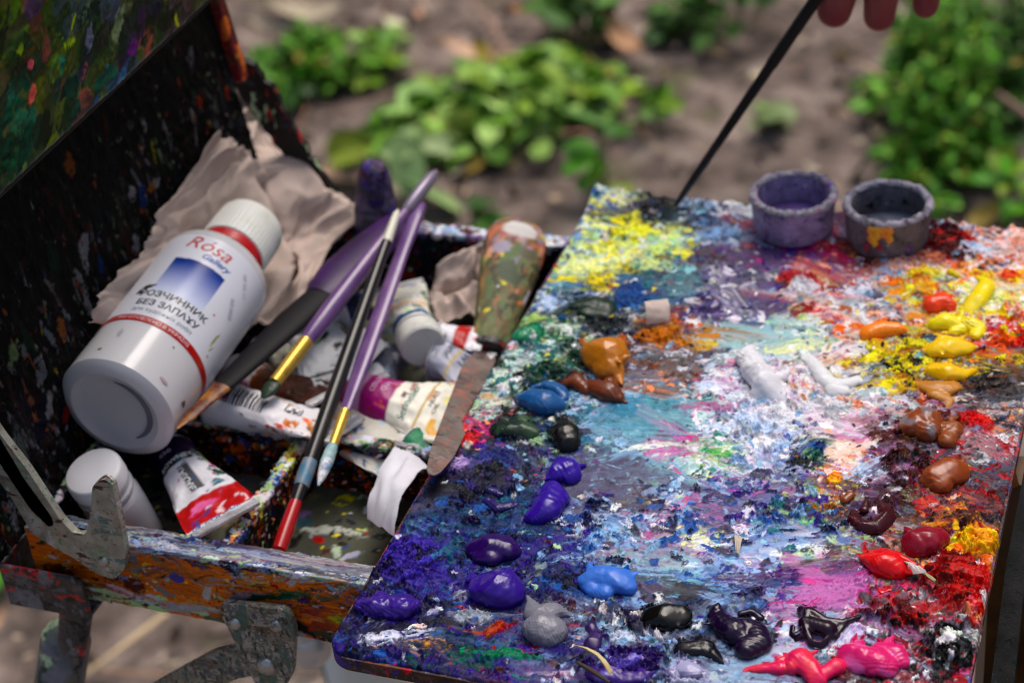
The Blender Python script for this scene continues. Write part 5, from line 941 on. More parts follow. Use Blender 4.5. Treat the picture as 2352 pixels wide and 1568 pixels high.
# ------------------------------------------------------------------ little jar with a white screw cap
J0 = pt(212, 1080, .806); J1 = pt(318, 1212, .762); ja = nrm(J0 - J1); JL = np.linalg.norm(J0 - J1)
ja = nrm(ja + np.array([0, 0, .25]))
jar = thing('medium_jar', 'small white plastic jar with ribbed white screw cap behind the forked bracket', 'jar', J1)
M_wp = mat('white_plastic', lin((226, 226, 232)), .42); M_jb = mat('translucent_white_plastic', lin((186, 186, 192)), .35, sss=.1)
o = J0
MB().lathe(o - ja * .0085, ja, [(0, .0128), (.0004, .0131), (.0070, .0130), (.0080, .0127), (.0085, .0119), (.0083, .004), (.0084, .0001)], 120, wob=lambda i, k, t: .018 * (k % 2) if 0 < i < 3 else 0).build('cap', M_wp, jar)
MB().lathe(o - ja * .05, ja, [(0, .011), (.001, .0128), (.022, .0136), (.030, .0136), (.0322, .0130), (.0330, .0122), (.0345, .0124), (.0355, .0132), (.0368, .0132), (.0378, .0122), (.0392, .0122), (.0402, .0130), (.0412, .0128), (.0418, .0120)], 60).build('body', M_jb, jar)
jn = nrm((CAM - o) - ja * ((CAM - o) @ ja)); jt = np.cross(ja, jn)
letters('lettering', [('Медіум', .0042, .0105, -.028, 1.57, (40, 40, 46), .2, .0001)], lambda x, y: o + ja * y + (jn * math.cos(x / .0137) - jt * math.sin(x / .0137)) * .0139 * (1 if True else 0), bpy.data.objects[jar.children[-1].name])

# ------------------------------------------------------------------ paint tubes
TG = 'paint tubes lying in the easel tray'
def tube(label, cap_pt, end_pt, r, base, paint, texts=(), capc=None, capr=.62, capl=.010, flat=.55, roll=0., wr=.0015, up=None, neck=True, seed=0, bend=0., metalend=True):
    """crimped end -> shoulder -> cap. u runs from the crimp to the shoulder, x round the body with 0 facing up"""
    E_, C_ = np.asarray(end_pt, float), np.asarray(cap_pt, float)
    L = np.linalg.norm(C_ - E_); ax = (C_ - E_) / L
    up = np.array([0, 0, 1.]) if up is None else np.asarray(up, float); upn = nrm(up - ax * (up @ ax)); sd = np.cross(ax, upn)
    upn, sd = upn * math.cos(roll) + sd * math.sin(roll), sd * math.cos(roll) - upn * math.sin(roll)
    t = thing('paint_tube', label, 'paint tube', E_, TG)
    circ = 2 * math.pi * r
    f = Field(circ, L, .00055, .00055, base=base, rough=.38)
    paint(f, circ, L)
    def sec(u):
        k = np.clip(u / .75, 0, 1); k = k * k * (3 - 2 * k)
        a = r * (1.5 * (1 - k) + 1.0 * k + .25 * flat * k * (1 - k) * 4 * .3); b = .0009 * (1 - k) + r * k * (1 - flat * .75 * (1 - np.clip((u - .6) / .4, 0, 1)))
        return a, b
    def surf(x, y, off=0.):
        u = y / L; a, b = sec(u); th = x / r
        ca, sa = np.cos(th), np.sin(th)
        n = wr * (mnoise.noise(Vector((x * 160 + seed, y * 90, seed))) + .6 * mnoise.noise(Vector((x * 380, y * 260 + seed, 1)))) * (1 - .5 * u)
        p = E_ + ax * y + sd * (sa * a) + upn * (ca * (b + off) + n + bend * math.sin(math.pi * u))
        return p
    X, Y = f.grid(); X = X - circ / 2
    P = np.array([[surf(x, y) for x in X[0, ::2]] for y in Y[::2, 0]])
    cols = f.col[::2, ::2]; gl = f.g[::2, ::2]
    ny, nx = P.shape[:2]
    V = P.reshape(-1, 3); Fc = gridfaces(ny, nx, None, True)
    body = mesh_obj('body', V, Fc, M_tube, t, col=cols.reshape(-1, 3), gl=gl.ravel())
    a0 = 1.5 * r
    MB().box(E_ - ax * .0018, (2 * a0, .0046, .0022), sd, ax, upn, bev=.0005).build('crimp', M_crimp if metalend else mat('crimp_paint', base, .4), t)
    if neck:
        MB().lathe(C_, ax, [(0, r), (.0008, r * .97), (.0035, r * .5), (.0036, r * .42), (.008, r * .42)], 28).build('shoulder', M_wp if capc is None else mat('shoulder', capc, .35), t)
    if capc is not None:
        MB().lathe(C_ + ax * .0042, ax, [(0, r * capr), (.0005, r * capr * 1.04), (capl * .9, r * capr), (capl, r * capr * .93), (capl + .0001, .0003)], 60, wob=lambda i, k, th: .03 * (k % 2) if 0 < i < 3 else 0).build('cap', mat('tube_cap', capc, .4, noise=(90, np.clip(capc * .8, 0, 1), .5, .6)), t)
    if texts: letters('lettering', [(b_, s_, x_, y_ * L, a_, c_, 0, bo) for b_, s_, x_, y_, a_, c_, bo in texts], lambda x, y: surf(x, y, .00035), body)
    return t, surf, body, L
M_tube = vmat('tube_print', bump=(160, .25, .0007)); M_crimp = splat('crimped_metal', lin((200, 200, 204)), allp('W', 'w', 'g', 'r', 'lb', 'W'), 300, .22, .35, .3, .3)
def band(f, y0, y1, c, L):
    Y = f.grid()[1]; m = (Y >= y0 * L) & (Y < y1 * L); f.col[m] = lin(c)
def stains(f, n, cols, s=(.002, .006), area=None): f.scatter(n, s, allp(*cols), area, dh=.0001, edge=.6, dry=.3)
WH = lin((216, 216, 222))
def pA(f, c, L):
    band(f, .035, .30, (206, 24, 54), L); band(f, 0, .035, (214, 216, 224), L); band(f, .72, .80, (26, 22, 30), L); band(f, .80, 1.1, (58, 26, 84), L)
    Y = f.grid()[1]; X = f.grid()[0] - c / 2
    m = (Y > .05 * L) & (Y < .15 * L) & (np.hypot((X - .006) / .006, (Y - .09 * L) / .006) < 1.) & (np.hypot((X - .006) / .0045, (Y - .09 * L) / .0045) > 1.); f.col[m] = lin((225, 200, 205))
    g = (np.abs(X + .001) < .0026) & (Y > .38 * L) & (Y < .68 * L); f.col[g] = lin((104, 106, 112))
    stains(f, 50, ('te', 'lg', 'pk', 'w', 'pv', 'g', 'gn'), (.0015, .006), lambda x, y: (.35 * L < y < .8 * L) * (x > c * .5)); stains(f, 25, ('pk', 'p', 'r', 'W', 'b'), (.001, .004))
    f.dab(c / 2 - .004, .2 * L, .012, .008, .4, lin((222, 110, 160)), lin((235, 150, 185)), dh=.0002, edge=.5)
tube('white paint tube with purple top and red band, crimped end towards the front rail', pt(398, 1050, .776), pt(512, 1190, .790), .0112, WH, pA,
     [('GRADUATE', .0046, -.001, .53, 1.57, (226, 228, 232), .0001), ('ROWNEY', .0042, -.002, .735, 0, (226, 226, 230), .0001), ('456', .0048, -.004, .85, 0, (206, 190, 222), .0001), ('OIL COLOUR', .0030, -.002, .008, 0, (40, 60, 150), 0)], roll=-.15, seed=3, flat=.6)
def pB(f, c, L):
    band(f, .9, 1.1, (66, 104, 150), L); stains(f, 60, ('lg', 'w', 'ly', 'W', 'gn', 'pe'), (.0015, .006)); band(f, .60, .635, (212, 152, 40), L); band(f, .50, .512, (176, 176, 150), L)
tube('white paint tube with broad white cap pointing at the viewer', pt(955, 762, .790), pt(905, 665, .788), .0108, lin((212, 212, 204)), pB, [('Titan', .005, .001, .70, 0, (120, 124, 120), 0), ('WHITE', .003, 0, .42, 0, (140, 140, 120), 0)], capc=lin((212, 212, 206)), capr=1.02, capl=.011, flat=.35, seed=9)
def pC(f, c, L):
    band(f, .62, .93, (170, 22, 126), L); band(f, .93, 1.1, (206, 160, 190), L); band(f, .30, .312, (190, 160, 90), L); stains(f, 40, ('oc', 'o', 'lg', 'y', 'W', 'm', 'g'), (.0012, .004)); stains(f, 18, ('r', 'o', 'pk'), (.001, .003), lambda x, y: y > .6 * L)
    f.dab(c / 2 + .0015, .52 * L, .0046, .0034, .2, lin((110, 34, 28)), dh=.0002, edge=.3)
    f.dab(c / 2 - .008, .12 * L, .008, .006, .2, lin((220, 150, 30)), lin((210, 200, 60)), dh=.0003, edge=.6)
tube('white paint tube with a broad magenta band, label sideways', pt(838, 918, .781), pt(1040, 950, .784), .0128, lin((220, 218, 208)), pC,
     [('COLOR', .0034, .003, .80, 0, (222, 170, 212), 0), ('Quin', .0034, .003, .70, 0, (222, 170, 212), 0), ('Sennelier', .0052, -.001, .42, 0, (90, 140, 120), 0), ('OIL', .003, 0, .16, 0, (120, 120, 110), 0), ('HUILE', .003, .004, .22, 0, (90, 90, 84), 0)], capc=lin((110, 16, 84)), capr=.62, capl=.009, flat=.5, roll=-.2, seed=14)
def pD(f, c, L):
    stains(f, 22, ('oc', 'o', 'br', 'r'), (.002, .007), lambda x, y: (y < .45 * L) * (x < c * .5)); stains(f, 12, ('pk', 'v', 'p', 'r'), (.002, .005), lambda x, y: y > .85 * L); stains(f, 30, ('w', 'g', 'W', 'pe'), (.001, .003))
    f.dab(c / 2 + .003, .45 * L, .012, .003, 1.5, lin((205, 170, 90)), dh=.0001, edge=.5, dry=.4)
tD, sD, bD, LD = tube('white paint tube with a barcode facing the viewer, behind the divider', pt(492, 925, .790), pt(780, 985, .790), .0112, lin((218, 216, 220)), pD, [('(AP)', .0050, .0005, .35, 1.57, (60, 60, 66), .0001), ('5901273 008125', .0022, .0010, .70, 0 + 1.57, (90, 90, 96), 0)], flat=.25, roll=.75, up=(0, -.5, 1), seed=21, neck=True)
mb = MB(); y = LD * .53
while y < LD * .93:
    wd = random.choice([.0003, .0005, .0008, .0011]); bars(mb, [(-.0108, y, -.0015, y + wd)], lambda x, yy: sD(x, yy, .0005), 8) if False else mb.add([sD(-.0110 + .0095 * i / 8, y + (wd if j else 0), .0006) for i in range(9) for j in (0, 1)], [[2 * i, 2 * i + 1, 2 * i + 3, 2 * i + 2] for i in range(8)]); y += wd + random.choice([.0004, .0006, .0009])
mesh_obj('barcode', mb.v, mb.f, ink((30, 30, 34)), bD, smooth=False)
def pE(f, c, L): band(f, .15, .2, (40, 40, 44), L); stains(f, 40, ('lg', 'gn', 'te', 'w', 'lb', 'g'), (.001, .004)); f.dab(c / 2, .6 * L, .008, .005, .4, PC['gn'], PC['dg'], dh=.0003, edge=.7, dry=.2); f.dab(c / 2 - .003, .55 * L, .006, .004, .4, lin((110, 170, 50)), dh=.0003, edge=.7); f.dab(c / 2 + .004, .45 * L, .006, .003, .9, PC['dg'], dh=.0003, edge=.6)
tube('crumpled white tube spotted with leaf green, under the crossing brushes', pt(700, 740, .783), pt(800, 880, .782), .0135, lin((204, 206, 210)), pE, capc=None, flat=.75, roll=.1, wr=.0018, seed=30)
def pF(f, c, L): band(f, 0, .55, (90, 46, 18), L); band(f, .55, .7, (150, 84, 30), L); stains(f, 30, ('br', 'w', 'oc', 'pk', 'k'), (.001, .004))
tube('brown and white paint tube half hidden behind the barcode tube', pt(540, 862, .784), pt(745, 905, .786), .0105, lin((196, 190, 192)), pF, [('MARRON', .003, .002, .8, 1.57, (60, 50, 50), 0)], flat=.4, roll=.3, seed=41)
def pG(f, c, L): stains(f, 50, ('g', 'gk', 'w', 'lg', 'br', 'k'), (.001, .004))
tube('grey rolled-up tube end lying beneath the gold ferrule', pt(610, 800, .781), pt(720, 852, .783), .0075, lin((150, 148, 140)), pG, capc=None, flat=.4, seed=47)
def pH(f, c, L): band(f, .2, .55, (196, 24, 40), L); stains(f, 20, ('W', 'k', 'r', 'gk'), (.001, .003))
tube('narrow white and red tube beneath the scraper handle', pt(1010, 768, .786), pt(1095, 780, .784), .0065, WH, pH, flat=.4, seed=52)
def pI(f, c, L): band(f, .45, .49, (190, 170, 110), L); stains(f, 20, ('w', 'W', 'g'), (.001, .003))
tube('pale tube with small dark lettering beside the scraper blade', pt(1005, 830, .780), pt(1090, 850, .780), .0105, lin((170, 172, 186)), pI, [('LAK', .0042, .002, .25, 0, (70, 74, 96), 0), ('JAUNE', .0036, .002, .62, 0, (70, 74, 96), 0)], flat=.4, seed=57)
def pJ(f, c, L): stains(f, 50, ('b', 'W', 'lb', 'w', 'db'), (.001, .004)); stains(f, 12, ('o', 'oc', 'pe'), (.002, .006), lambda x, y: y > .5 * L)
tube('pale flattened tube under the magenta-banded tube', pt(760, 985, .779), pt(930, 1035, .778), .0135, lin((186, 184, 176)), pJ, capc=None, flat=.8, seed=61)
def pK(f, c, L): stains(f, 30, ('db', 'b', 'k', 'dv'), (.002, .006))
tube('dark blue tube in the shade behind the black brush', pt(790, 720, .784), pt(850, 700, .784), .0095, lin((24, 40, 120)), pK, capc=None, flat=.4, seed=66)
def pL(f, c, L): stains(f, 40, ('W', 'k', 'g', 'gk', 'lb'), (.001, .004))
tube('grey and black tube between the white cap and the purple handle', pt(905, 820, .776), pt(850, 870, .776), .0085, lin((120, 124, 138)), pL, capc=None, flat=.4, seed=71)
def pM(f, c, L): stains(f, 30, ('em', 'gn', 'lg', 'W', 'te'), (.002, .006))
tube('green-stained tube tucked under the scraper blade', pt(950, 1020, .776), pt(1000, 1045, .776), .0085, lin((70, 150, 110)), pM, capc=None, flat=.5, seed=77)
# paper slips
def sheet(name, label, cat, pts, m, nu=14, nv=10, curl=.0, noise=.0008, seed=0, thick=.0002, group=None, col=None):
    """a small sheet through four corner points, gently bent"""
    a, b, c, d = [np.asarray(p, float) for p in pts]; N = nrm(np.cross(b - a, d - a)); N = N if N[2] > 0 else -N; V = []
    for s_ in (0, 1):
        for j in range(nv + 1):
            for i in range(nu + 1):
                u, v = i / nu, j / nv; p = (a * (1 - u) + b * u) * (1 - v) + (d * (1 - u) + c * u) * v
                V.append(p + N * (curl * 4 * v * (1 - v) + noise * mnoise.noise(Vector((u * 4 + seed, v * 4, seed))) - s_ * thick))
    k = (nu + 1) * (nv + 1); Fc = []
    for j in range(nv):
        for i in range(nu):
            q = [j * (nu + 1) + i, j * (nu + 1) + i + 1, (j + 1) * (nu + 1) + i + 1, (j + 1) * (nu + 1) + i]; Fc += [q, [x + k for x in q[::-1]]]
    o = mesh_obj(name, V, Fc, m); return tag(o, label, cat, group)
M_pap = mat('white_paper', lin((218, 218, 228)), .6, bump=(40, .5, .002), noise=(26, lin((190, 190, 204)), .45, .7))
sheet('paper_slip', 'folded white paper slip sticking out under the palette edge', 'paper', [pt(930, 1015, .782), pt(985, 1075, .786), pt(905, 1230, .787), pt(843, 1190, .778)], M_pap, curl=.007, noise=.003, seed=2)
sheet('card_corner', 'white card corner lying right of the purple handle', 'card', [pt(835, 750, .786), pt(888, 788, .786), pt(800, 915, .784), pt(768, 880, .784)], M_pap, curl=.001, seed=5)

# ------------------------------------------------------------------ brushes
GB = 'used brushes lying across the tray'
M_black = mat('black_lacquer', lin((22, 22, 25)), .28, noise=(160, lin((60, 62, 66)), .66, .72)); M_red = mat('red_lacquer', lin((170, 16, 26)), .25)
M_purp = mat('purple_lacquer', lin((124, 90, 140)), .3, noise=(25, lin((92, 56, 118)), .4, .65), coat=.2); M_purpd = mat('deep_purple_lacquer', lin((74, 30, 104)), .42, spec=.3, noise=(18, lin((34, 14, 48)), .4, .65))
M_gold = mat('brass_ferrule', lin((212, 172, 70)), .32, metal=.55, noise=(150, lin((160, 110, 50)), .55, .7)); M_cream = mat('cream_tip', lin((214, 212, 196)), .35)
M_gband = mat('blue_paint_smear', lin((70, 120, 150)), .4, noise=(180, lin((120, 130, 140)), .4, .6), bump=(300, .4)); M_tip = splat('painted_bristles', lin((110, 140, 160)), allp('te', 'lb', 'W', 'lb', 'p', 'te', 'W', 'b', 'lt'), 300, .9, .5)
M_gbr = mat('green_bristles', lin((26, 52, 34)), .35, bump=(500, .5)); M_dkb = mat('dark_bristles', lin((26, 28, 34)), .5, bump=(700, .6))
def segtube(name, m, parent, A, B, ts, rs, n=18, flat=None):
    A, B = np.asarray(A, float), np.asarray(B, float)
    mb = MB(); mb.tube([A + (B - A) * t for t in ts], rs, n, True, flat); return mb.build(name, m, parent)
def px(w_, dep): return w_ * dep / FPX / 2
br = thing('paintbrush', 'long black brush with red end and cream tip standing in the tray', 'paintbrush', pt(640, 1262, .762), GB)
A = pt(641, 1262, .779); B = at(914, 482, .935); d_ = depth(A)
k = lambda y: (1262 - y) / (1262 - 482)
segtube('handle_end', M_red, br, A, B, [0, .05, .115, .125], [.0032, .0034, .0030, .0029])
segtube('handle', M_black, br, A, B, [.124, .2, .4, .6, .8, .895], [.0029, .0034, .0037, .0034, .0028, .0025])
segtube('paint_smear', M_gband, br, A, B, [.165, .18, .215, .235], [.0034, .0037, .0037, .0035])
segtube('cream_tip', M_cream, br, A, B, [.893, .94, .985, 1.0], [.0026, .0023, .0018, .0006])
br = thing('paintbrush', 'purple-handled brush with gold ferrule and paint-caked bristles behind the black brush', 'paintbrush', pt(732, 1112, .77), GB)
A = pt(731, 1115, .793); B = at(966, 462, .955)
segtube('bristles', M_tip, br, A, B, [0, .03, .07, .11, .125], [.0005, .0020, .0030, .0027, .0022])
segtube('ferrule', M_gold, br, A, B, [.118, .14, .235], [.0022, .0022, .0026])
segtube('handle', M_purp, br, A, B, [.232, .3, .42, .6, .8, .93, .98, 1.], [.0026, .0034, .0044, .0044, .0038, .0048, .0040, .0014], flat=((0, -1, .4), .55))
br = thing('paintbrush', 'purple-handled flat brush with gold ferrule and green bristles crossing the tubes', 'paintbrush', pt(604, 912, .79), GB)
A = pt(604, 914, .803); B = at(1003, 392, .965)
segtube('bristles', M_gbr, br, A, B, [0, .02, .05, .066], [.0012, .0034, .0040, .0030], flat=((0, -.3, 1), .5))
segtube('ferrule', M_gold, br, A, B, [.062, .10, .16, .232], [.0030, .0031, .0034, .0035])
segtube('handle', M_purp, br, A, B, [.230, .26, .36, .5, .66, .80, .81], [.0034, .0042, .0046, .0042, .0034, .0024, .0020])
segtube('handle_tip', mat('grey_purple_lacquer', lin((128, 118, 140)), .3, metal=.2), br, A, B, [.805, .82, .90, .97, 1.], [.0020, .0030, .0036, .0030, .0008])
br = thing('paintbrush', 'broad purple flat brush half covered by the brown paper rag', 'paintbrush', pt(436, 950, .78), GB)
A = pt(425, 960, .782); B = pt(905, 515, .80)
A2 = at(434, 958, .848); B2 = at(912, 512, .98)
segtube('bristles', mat('amber_bristles', lin((196, 130, 40)), .4, bump=(500, .6), noise=(60, lin((96, 40, 14)), .4, .6)), br, A2, B2, [-.05, 0, .11, .14], [.0006, .0028, .0040, .0048], flat=((0, -.4, 1), .4))
segtube('ferrule', mat('shadow_black_ferrule', lin((16, 13, 20)), .6, spec=.2), br, A2, B2, [.135, .16, .35, .46, .55, .60], [.0044, .0056, .0074, .0086, .0080, .0076], flat=((0, -.4, 1), .4))  # black stands in for the shadow lying over this stretch of the brush
segtube('handle', M_purpd, br, A2, B2, [.595, .62, .70, .85, .95, 1.0], [.0080, .0100, .0128, .0120, .0100, .0086], flat=((0, -.4, 1), .45))
br = thing('paintbrush', 'thin dark brush with an orange ferrule lying beside the bottle label', 'paintbrush', pt(560, 850, .79), GB)
A = at(598, 812, .925); B = at(668, 738, .945)
segtube('bristles', mat('olive_bristles', lin((52, 56, 30)), .5), br, A, B, [-.75, -.4, 0.], [.0004, .0013, .0014])
segtube('ferrule', mat('copper_ferrule', lin((196, 120, 60)), .35, metal=.4, noise=(200, lin((120, 70, 40)), .45, .6)), br, A, B, [0, .35, .36], [.0015, .0017, .0012])
segtube('handle', mat('dark_violet_handle', lin((52, 38, 66)), .3), br, A, B, [.36, .7, .72], [.0015, .0019, .0018]); segtube('handle_ring', bpy.data.materials['copper_ferrule'], br, A, B, [.70, .95, 1.3], [.0022, .0026, .0024])

# ------------------------------------------------------------------ palette scraper with a fat painted handle
sc = thing('palette_knife', 'wide scraper knife with a bulbous paint-smeared wooden handle along the palette edge', 'palette knife', pt(1120, 790, .80))
hA, hB = at(1124, 800, .925), at(1196, 512, .985); hx_ = nrm(hB - hA); hL = np.linalg.norm(hB - hA)
hn = nrm((CAM - hA) - hx_ * ((CAM - hA) @ hx_)); hs = np.cross(hx_, hn)
if (CM.T @ hs)[0] < 0: hs = -hs
prof = [(0, .0086), (.06, .0098), (.2, .0108), (.4, .0130), (.6, .0152), (.78, .0163), (.88, .0156), (.95, .0128), (.985, .0085), (1., .002)]
nt_, nv_ = 110, 72
HF = Field(.10, hL, .0012, .0012, base=lin((110, 92, 58)), rough=.45)
HF.scatter(260, (.003, .010), [lin(c) for c in ((70, 78, 46), (92, 100, 58), (120, 124, 80), (60, 66, 48), (150, 110, 70), (80, 60, 40))], lambda x, y: y < hL * .66, ang=(1.5, .4), dh=.0002, edge=.6, dry=.3)
HF.scatter(200, (.003, .008), [lin(c) for c in ((196, 126, 96), (184, 104, 76), (170, 90, 70), (205, 150, 110), (150, 140, 170), (110, 60, 70))], lambda x, y: y > hL * .62, ang=(1.5, .5), dh=.0002, edge=.6, dry=.2)
HF.scatter(90, (.004, .010), [lin(c) for c in ((70, 92, 58), (92, 112, 70), (60, 74, 52), (110, 124, 80))], lambda x, y: y < hL * .7, ang=(1.5, .5), dh=.0004, edge=.7, dry=.4)
HF.scatter(60, (.001, .003), allp('W', 'lg', 'gk', 'o', 'y', 'pv', 'k', 'br'), None, dh=.0002, edge=.6, dry=.2)
HF.dab(.05, hL * .50, .020, .018, .3, lin((66, 76, 58)), lin((80, 92, 66)), dh=.0003, edge=.4); HF.dab(.05, hL * .845, .023, .0125, 0., lin((206, 204, 198)), lin((190, 180, 186)), dh=.0003, edge=.12)
HF.dab(.066, hL * .86, .006, .005, 0., lin((190, 196, 100)), dh=.0003); HF.dab(.075, hL * .86, .010, .006, 1.5, lin((70, 26, 60)), dh=.0003); HF.dab(.042, hL * .68, .012, .010, .2, lin((160, 152, 172)), dh=.0003, dry=.2); HF.dab(.058, hL * .68, .012, .009, .2, lin((96, 92, 70)), dh=.0003)
V = []; cl = []
pr = np.array(prof)
for i in range(nt_):
    t = i / (nt_ - 1); r_ = np.interp(t, pr[:, 0], pr[:, 1])
    for j in range(nv_):
        th = 2 * math.pi * j / nv_ - math.pi; V.append(hA + hx_ * hL * t + hs * math.sin(th) * r_ + hn * math.cos(th) * r_ * .52)
        cl.append(HF.col[min(int(t * (HF.ny - 1)), HF.ny - 1), int(np.clip((.05 + th * .0158) / HF.rx, 0, HF.nx - 1))])
Fc = np.concatenate([gridfaces(nt_, nv_, None, True)])
mesh_obj('handle', V, Fc, vmat('painted_handle', rough=.6, bump=(220, .5, .0010), coat=0), sc, col=np.array(cl))
MB().lathe(hA - hx_ * .003, hx_, [(0, .006), (.0005, .0082), (.0036, .0088)], 32).build('collar', M_sock, sc)
M_blade = splat('smeared_blade', lin((124, 112, 106)), [lin(c) for c in ((70, 62, 60), (150, 96, 84), (120, 90, 84), (130, 110, 96), (86, 96, 92), (96, 70, 70), (110, 104, 110))], 200, .5, .45, .3, .4)
strip('blade', [hA - hx_ * .002, at(1090, 855, .895), at(1055, 950, .85), at(1016, 1040, .812), at(990, 1092, .795)], [.010, .0135, .0130, .0105, .005], .0012, M_blade, sc, hn, nseg=30)

# ------------------------------------------------------------------ cups for medium at the back of the palette
def cup(label, cx, cy, rr, hgt, basec, inner, spots, seed):
    c = pt(cx, cy, ZP + .002); t = thing('palette_cup', label, 'cup', c, 'metal cups for painting medium')
    m = splat('cup_paint', np.clip(lin(basec) * 2.2, 0, 1), spots, 340, .22, .6, 0, .8)
    w_ = lambda i, k_, th: .022 * mnoise.noise(Vector((math.cos(th) * 2.5 + seed, math.sin(th) * 2.5, i * .6))) + .012 * mnoise.noise(Vector((math.cos(th) * 9 + seed, math.sin(th) * 9, i * 1.5)))
    pr_ = [(0, rr * .90)] + [(hgt * k_ / 9, rr * (.93 + .05 * k_ / 9)) for k_ in range(1, 9)] + [(hgt * .93, rr * 1.02), (hgt * .985, rr * 1.02), (hgt, rr * .98), (hgt * .985, rr * .88), (hgt * .93, rr * .85)] + [(hgt * (.93 - .75 * k_ / 5), rr * .83) for k_ in range(1, 6)]
    MB().lathe(c, (0, 0, 1), pr_, 120, True, False, wob=w_).build('wall', m, t)
    MB().lathe(c + np.array([0, 0, hgt * .22]), (0, 0, 1), [(0, rr * .86), (.001, rr * .84), (.0016, rr * .5), (.0012, .0005)], 60, wob=lambda i, k_, th: .02 * math.sin(3 * th + i)).build('dried_medium', splat('dried_medium', lin(inner), spots[:4], 200, .15, .4, 0, .4), t)
    lm = MB(); V = []                           # ragged lip of dried paint round the rim
    n = 150
    for j in range(7):
        ph = j / 6 * math.pi
        for i in range(n):
            th = 2 * math.pi * i / n; e = Vector((math.cos(th) * 6 + seed, math.sin(th) * 6, 2)); q = 1 + .5 * mnoise.noise(e) + .4 * mnoise.noise(e * 2.7)
            rad = rr * (.935 + .105 * math.cos(ph)); hh = hgt * .985 + .0022 * q * math.sin(ph) - .003 * max(0, mnoise.noise(e * 1.3)) * (ph < .2)
            V.append(c + np.array([math.cos(th) * rad, math.sin(th) * rad, hh]))
    mesh_obj('rim', V, gridfaces(7, n, None, True), splat('rim_paint', lin((150, 146, 160)), spots + allp('W', 'W', 'w', 'pv'), 360, .35, .6, 0, .6), t)
cup('violet-grey paint-caked cup, the left one of the two on the palette', 1823, 522, .0213, .0195, (112, 100, 132), (84, 66, 124), allp('pv', 'gv', 'pv', 'v', 'W', 'pk', 'gn', 'lb', 'pv', 'gv', 'gv', 'pv'), 1.)
cup('dark grey cup dribbled with yellow, the right one of the two on the palette', 2038, 548, .0213, .0200, (74, 72, 78), (90, 96, 116), allp('gk', 'gk', 'k', 'gv', 'pv', 'w', 'gk', 'm', 'dg', 'gk', 'r', 'k'), 5.)
c = pt(2038, 548, ZP + .002); yd = MB(); iv, fi = ico()
def drip(px_, z, L, r, m, par, name):
    mb = MB(); th0 = -math.pi / 2 + (px_ - 2038) / 98; P = []
    base_ = c + np.array([math.cos(th0), math.sin(th0), 0]) * .0214
    for i in range(7): P.append(base_ + np.array([random.uniform(-.0006, .0006), 0, z - L * i / 6]))
    mb.tube(P, [r * .7, r, r * random.uniform(.6, 1.1), r * .7, r * .9, r * .8, r * .4], 10, True, ((0, 1, 0), .6)); return mb.build(name, m, par)
rc = bpy.data.objects['palette_cup.001']
My = mat('yellow_drip', lin((216, 168, 24)), .45, noise=(220, lin((222, 120, 24)), .45, .6), bump=(300, .5))
for a_, z_, l_, r_ in ((2020, .0195, .010, .0022), (2032, .0195, .007, .0026), (2046, .0198, .006, .0022), (2058, .0198, .009, .0024), (2026, .0140, .006, .0020)): drip(a_, z_, l_, r_, My, rc, 'yellow_drip')
Mr = mat('crimson_drip', lin((140, 18, 50)), .45); drip(2036, .0095, .003, .0018, Mr, rc, 'crimson_drip'); drip(2008, .009, .005, .0014, Mr, rc, 'crimson_drip')

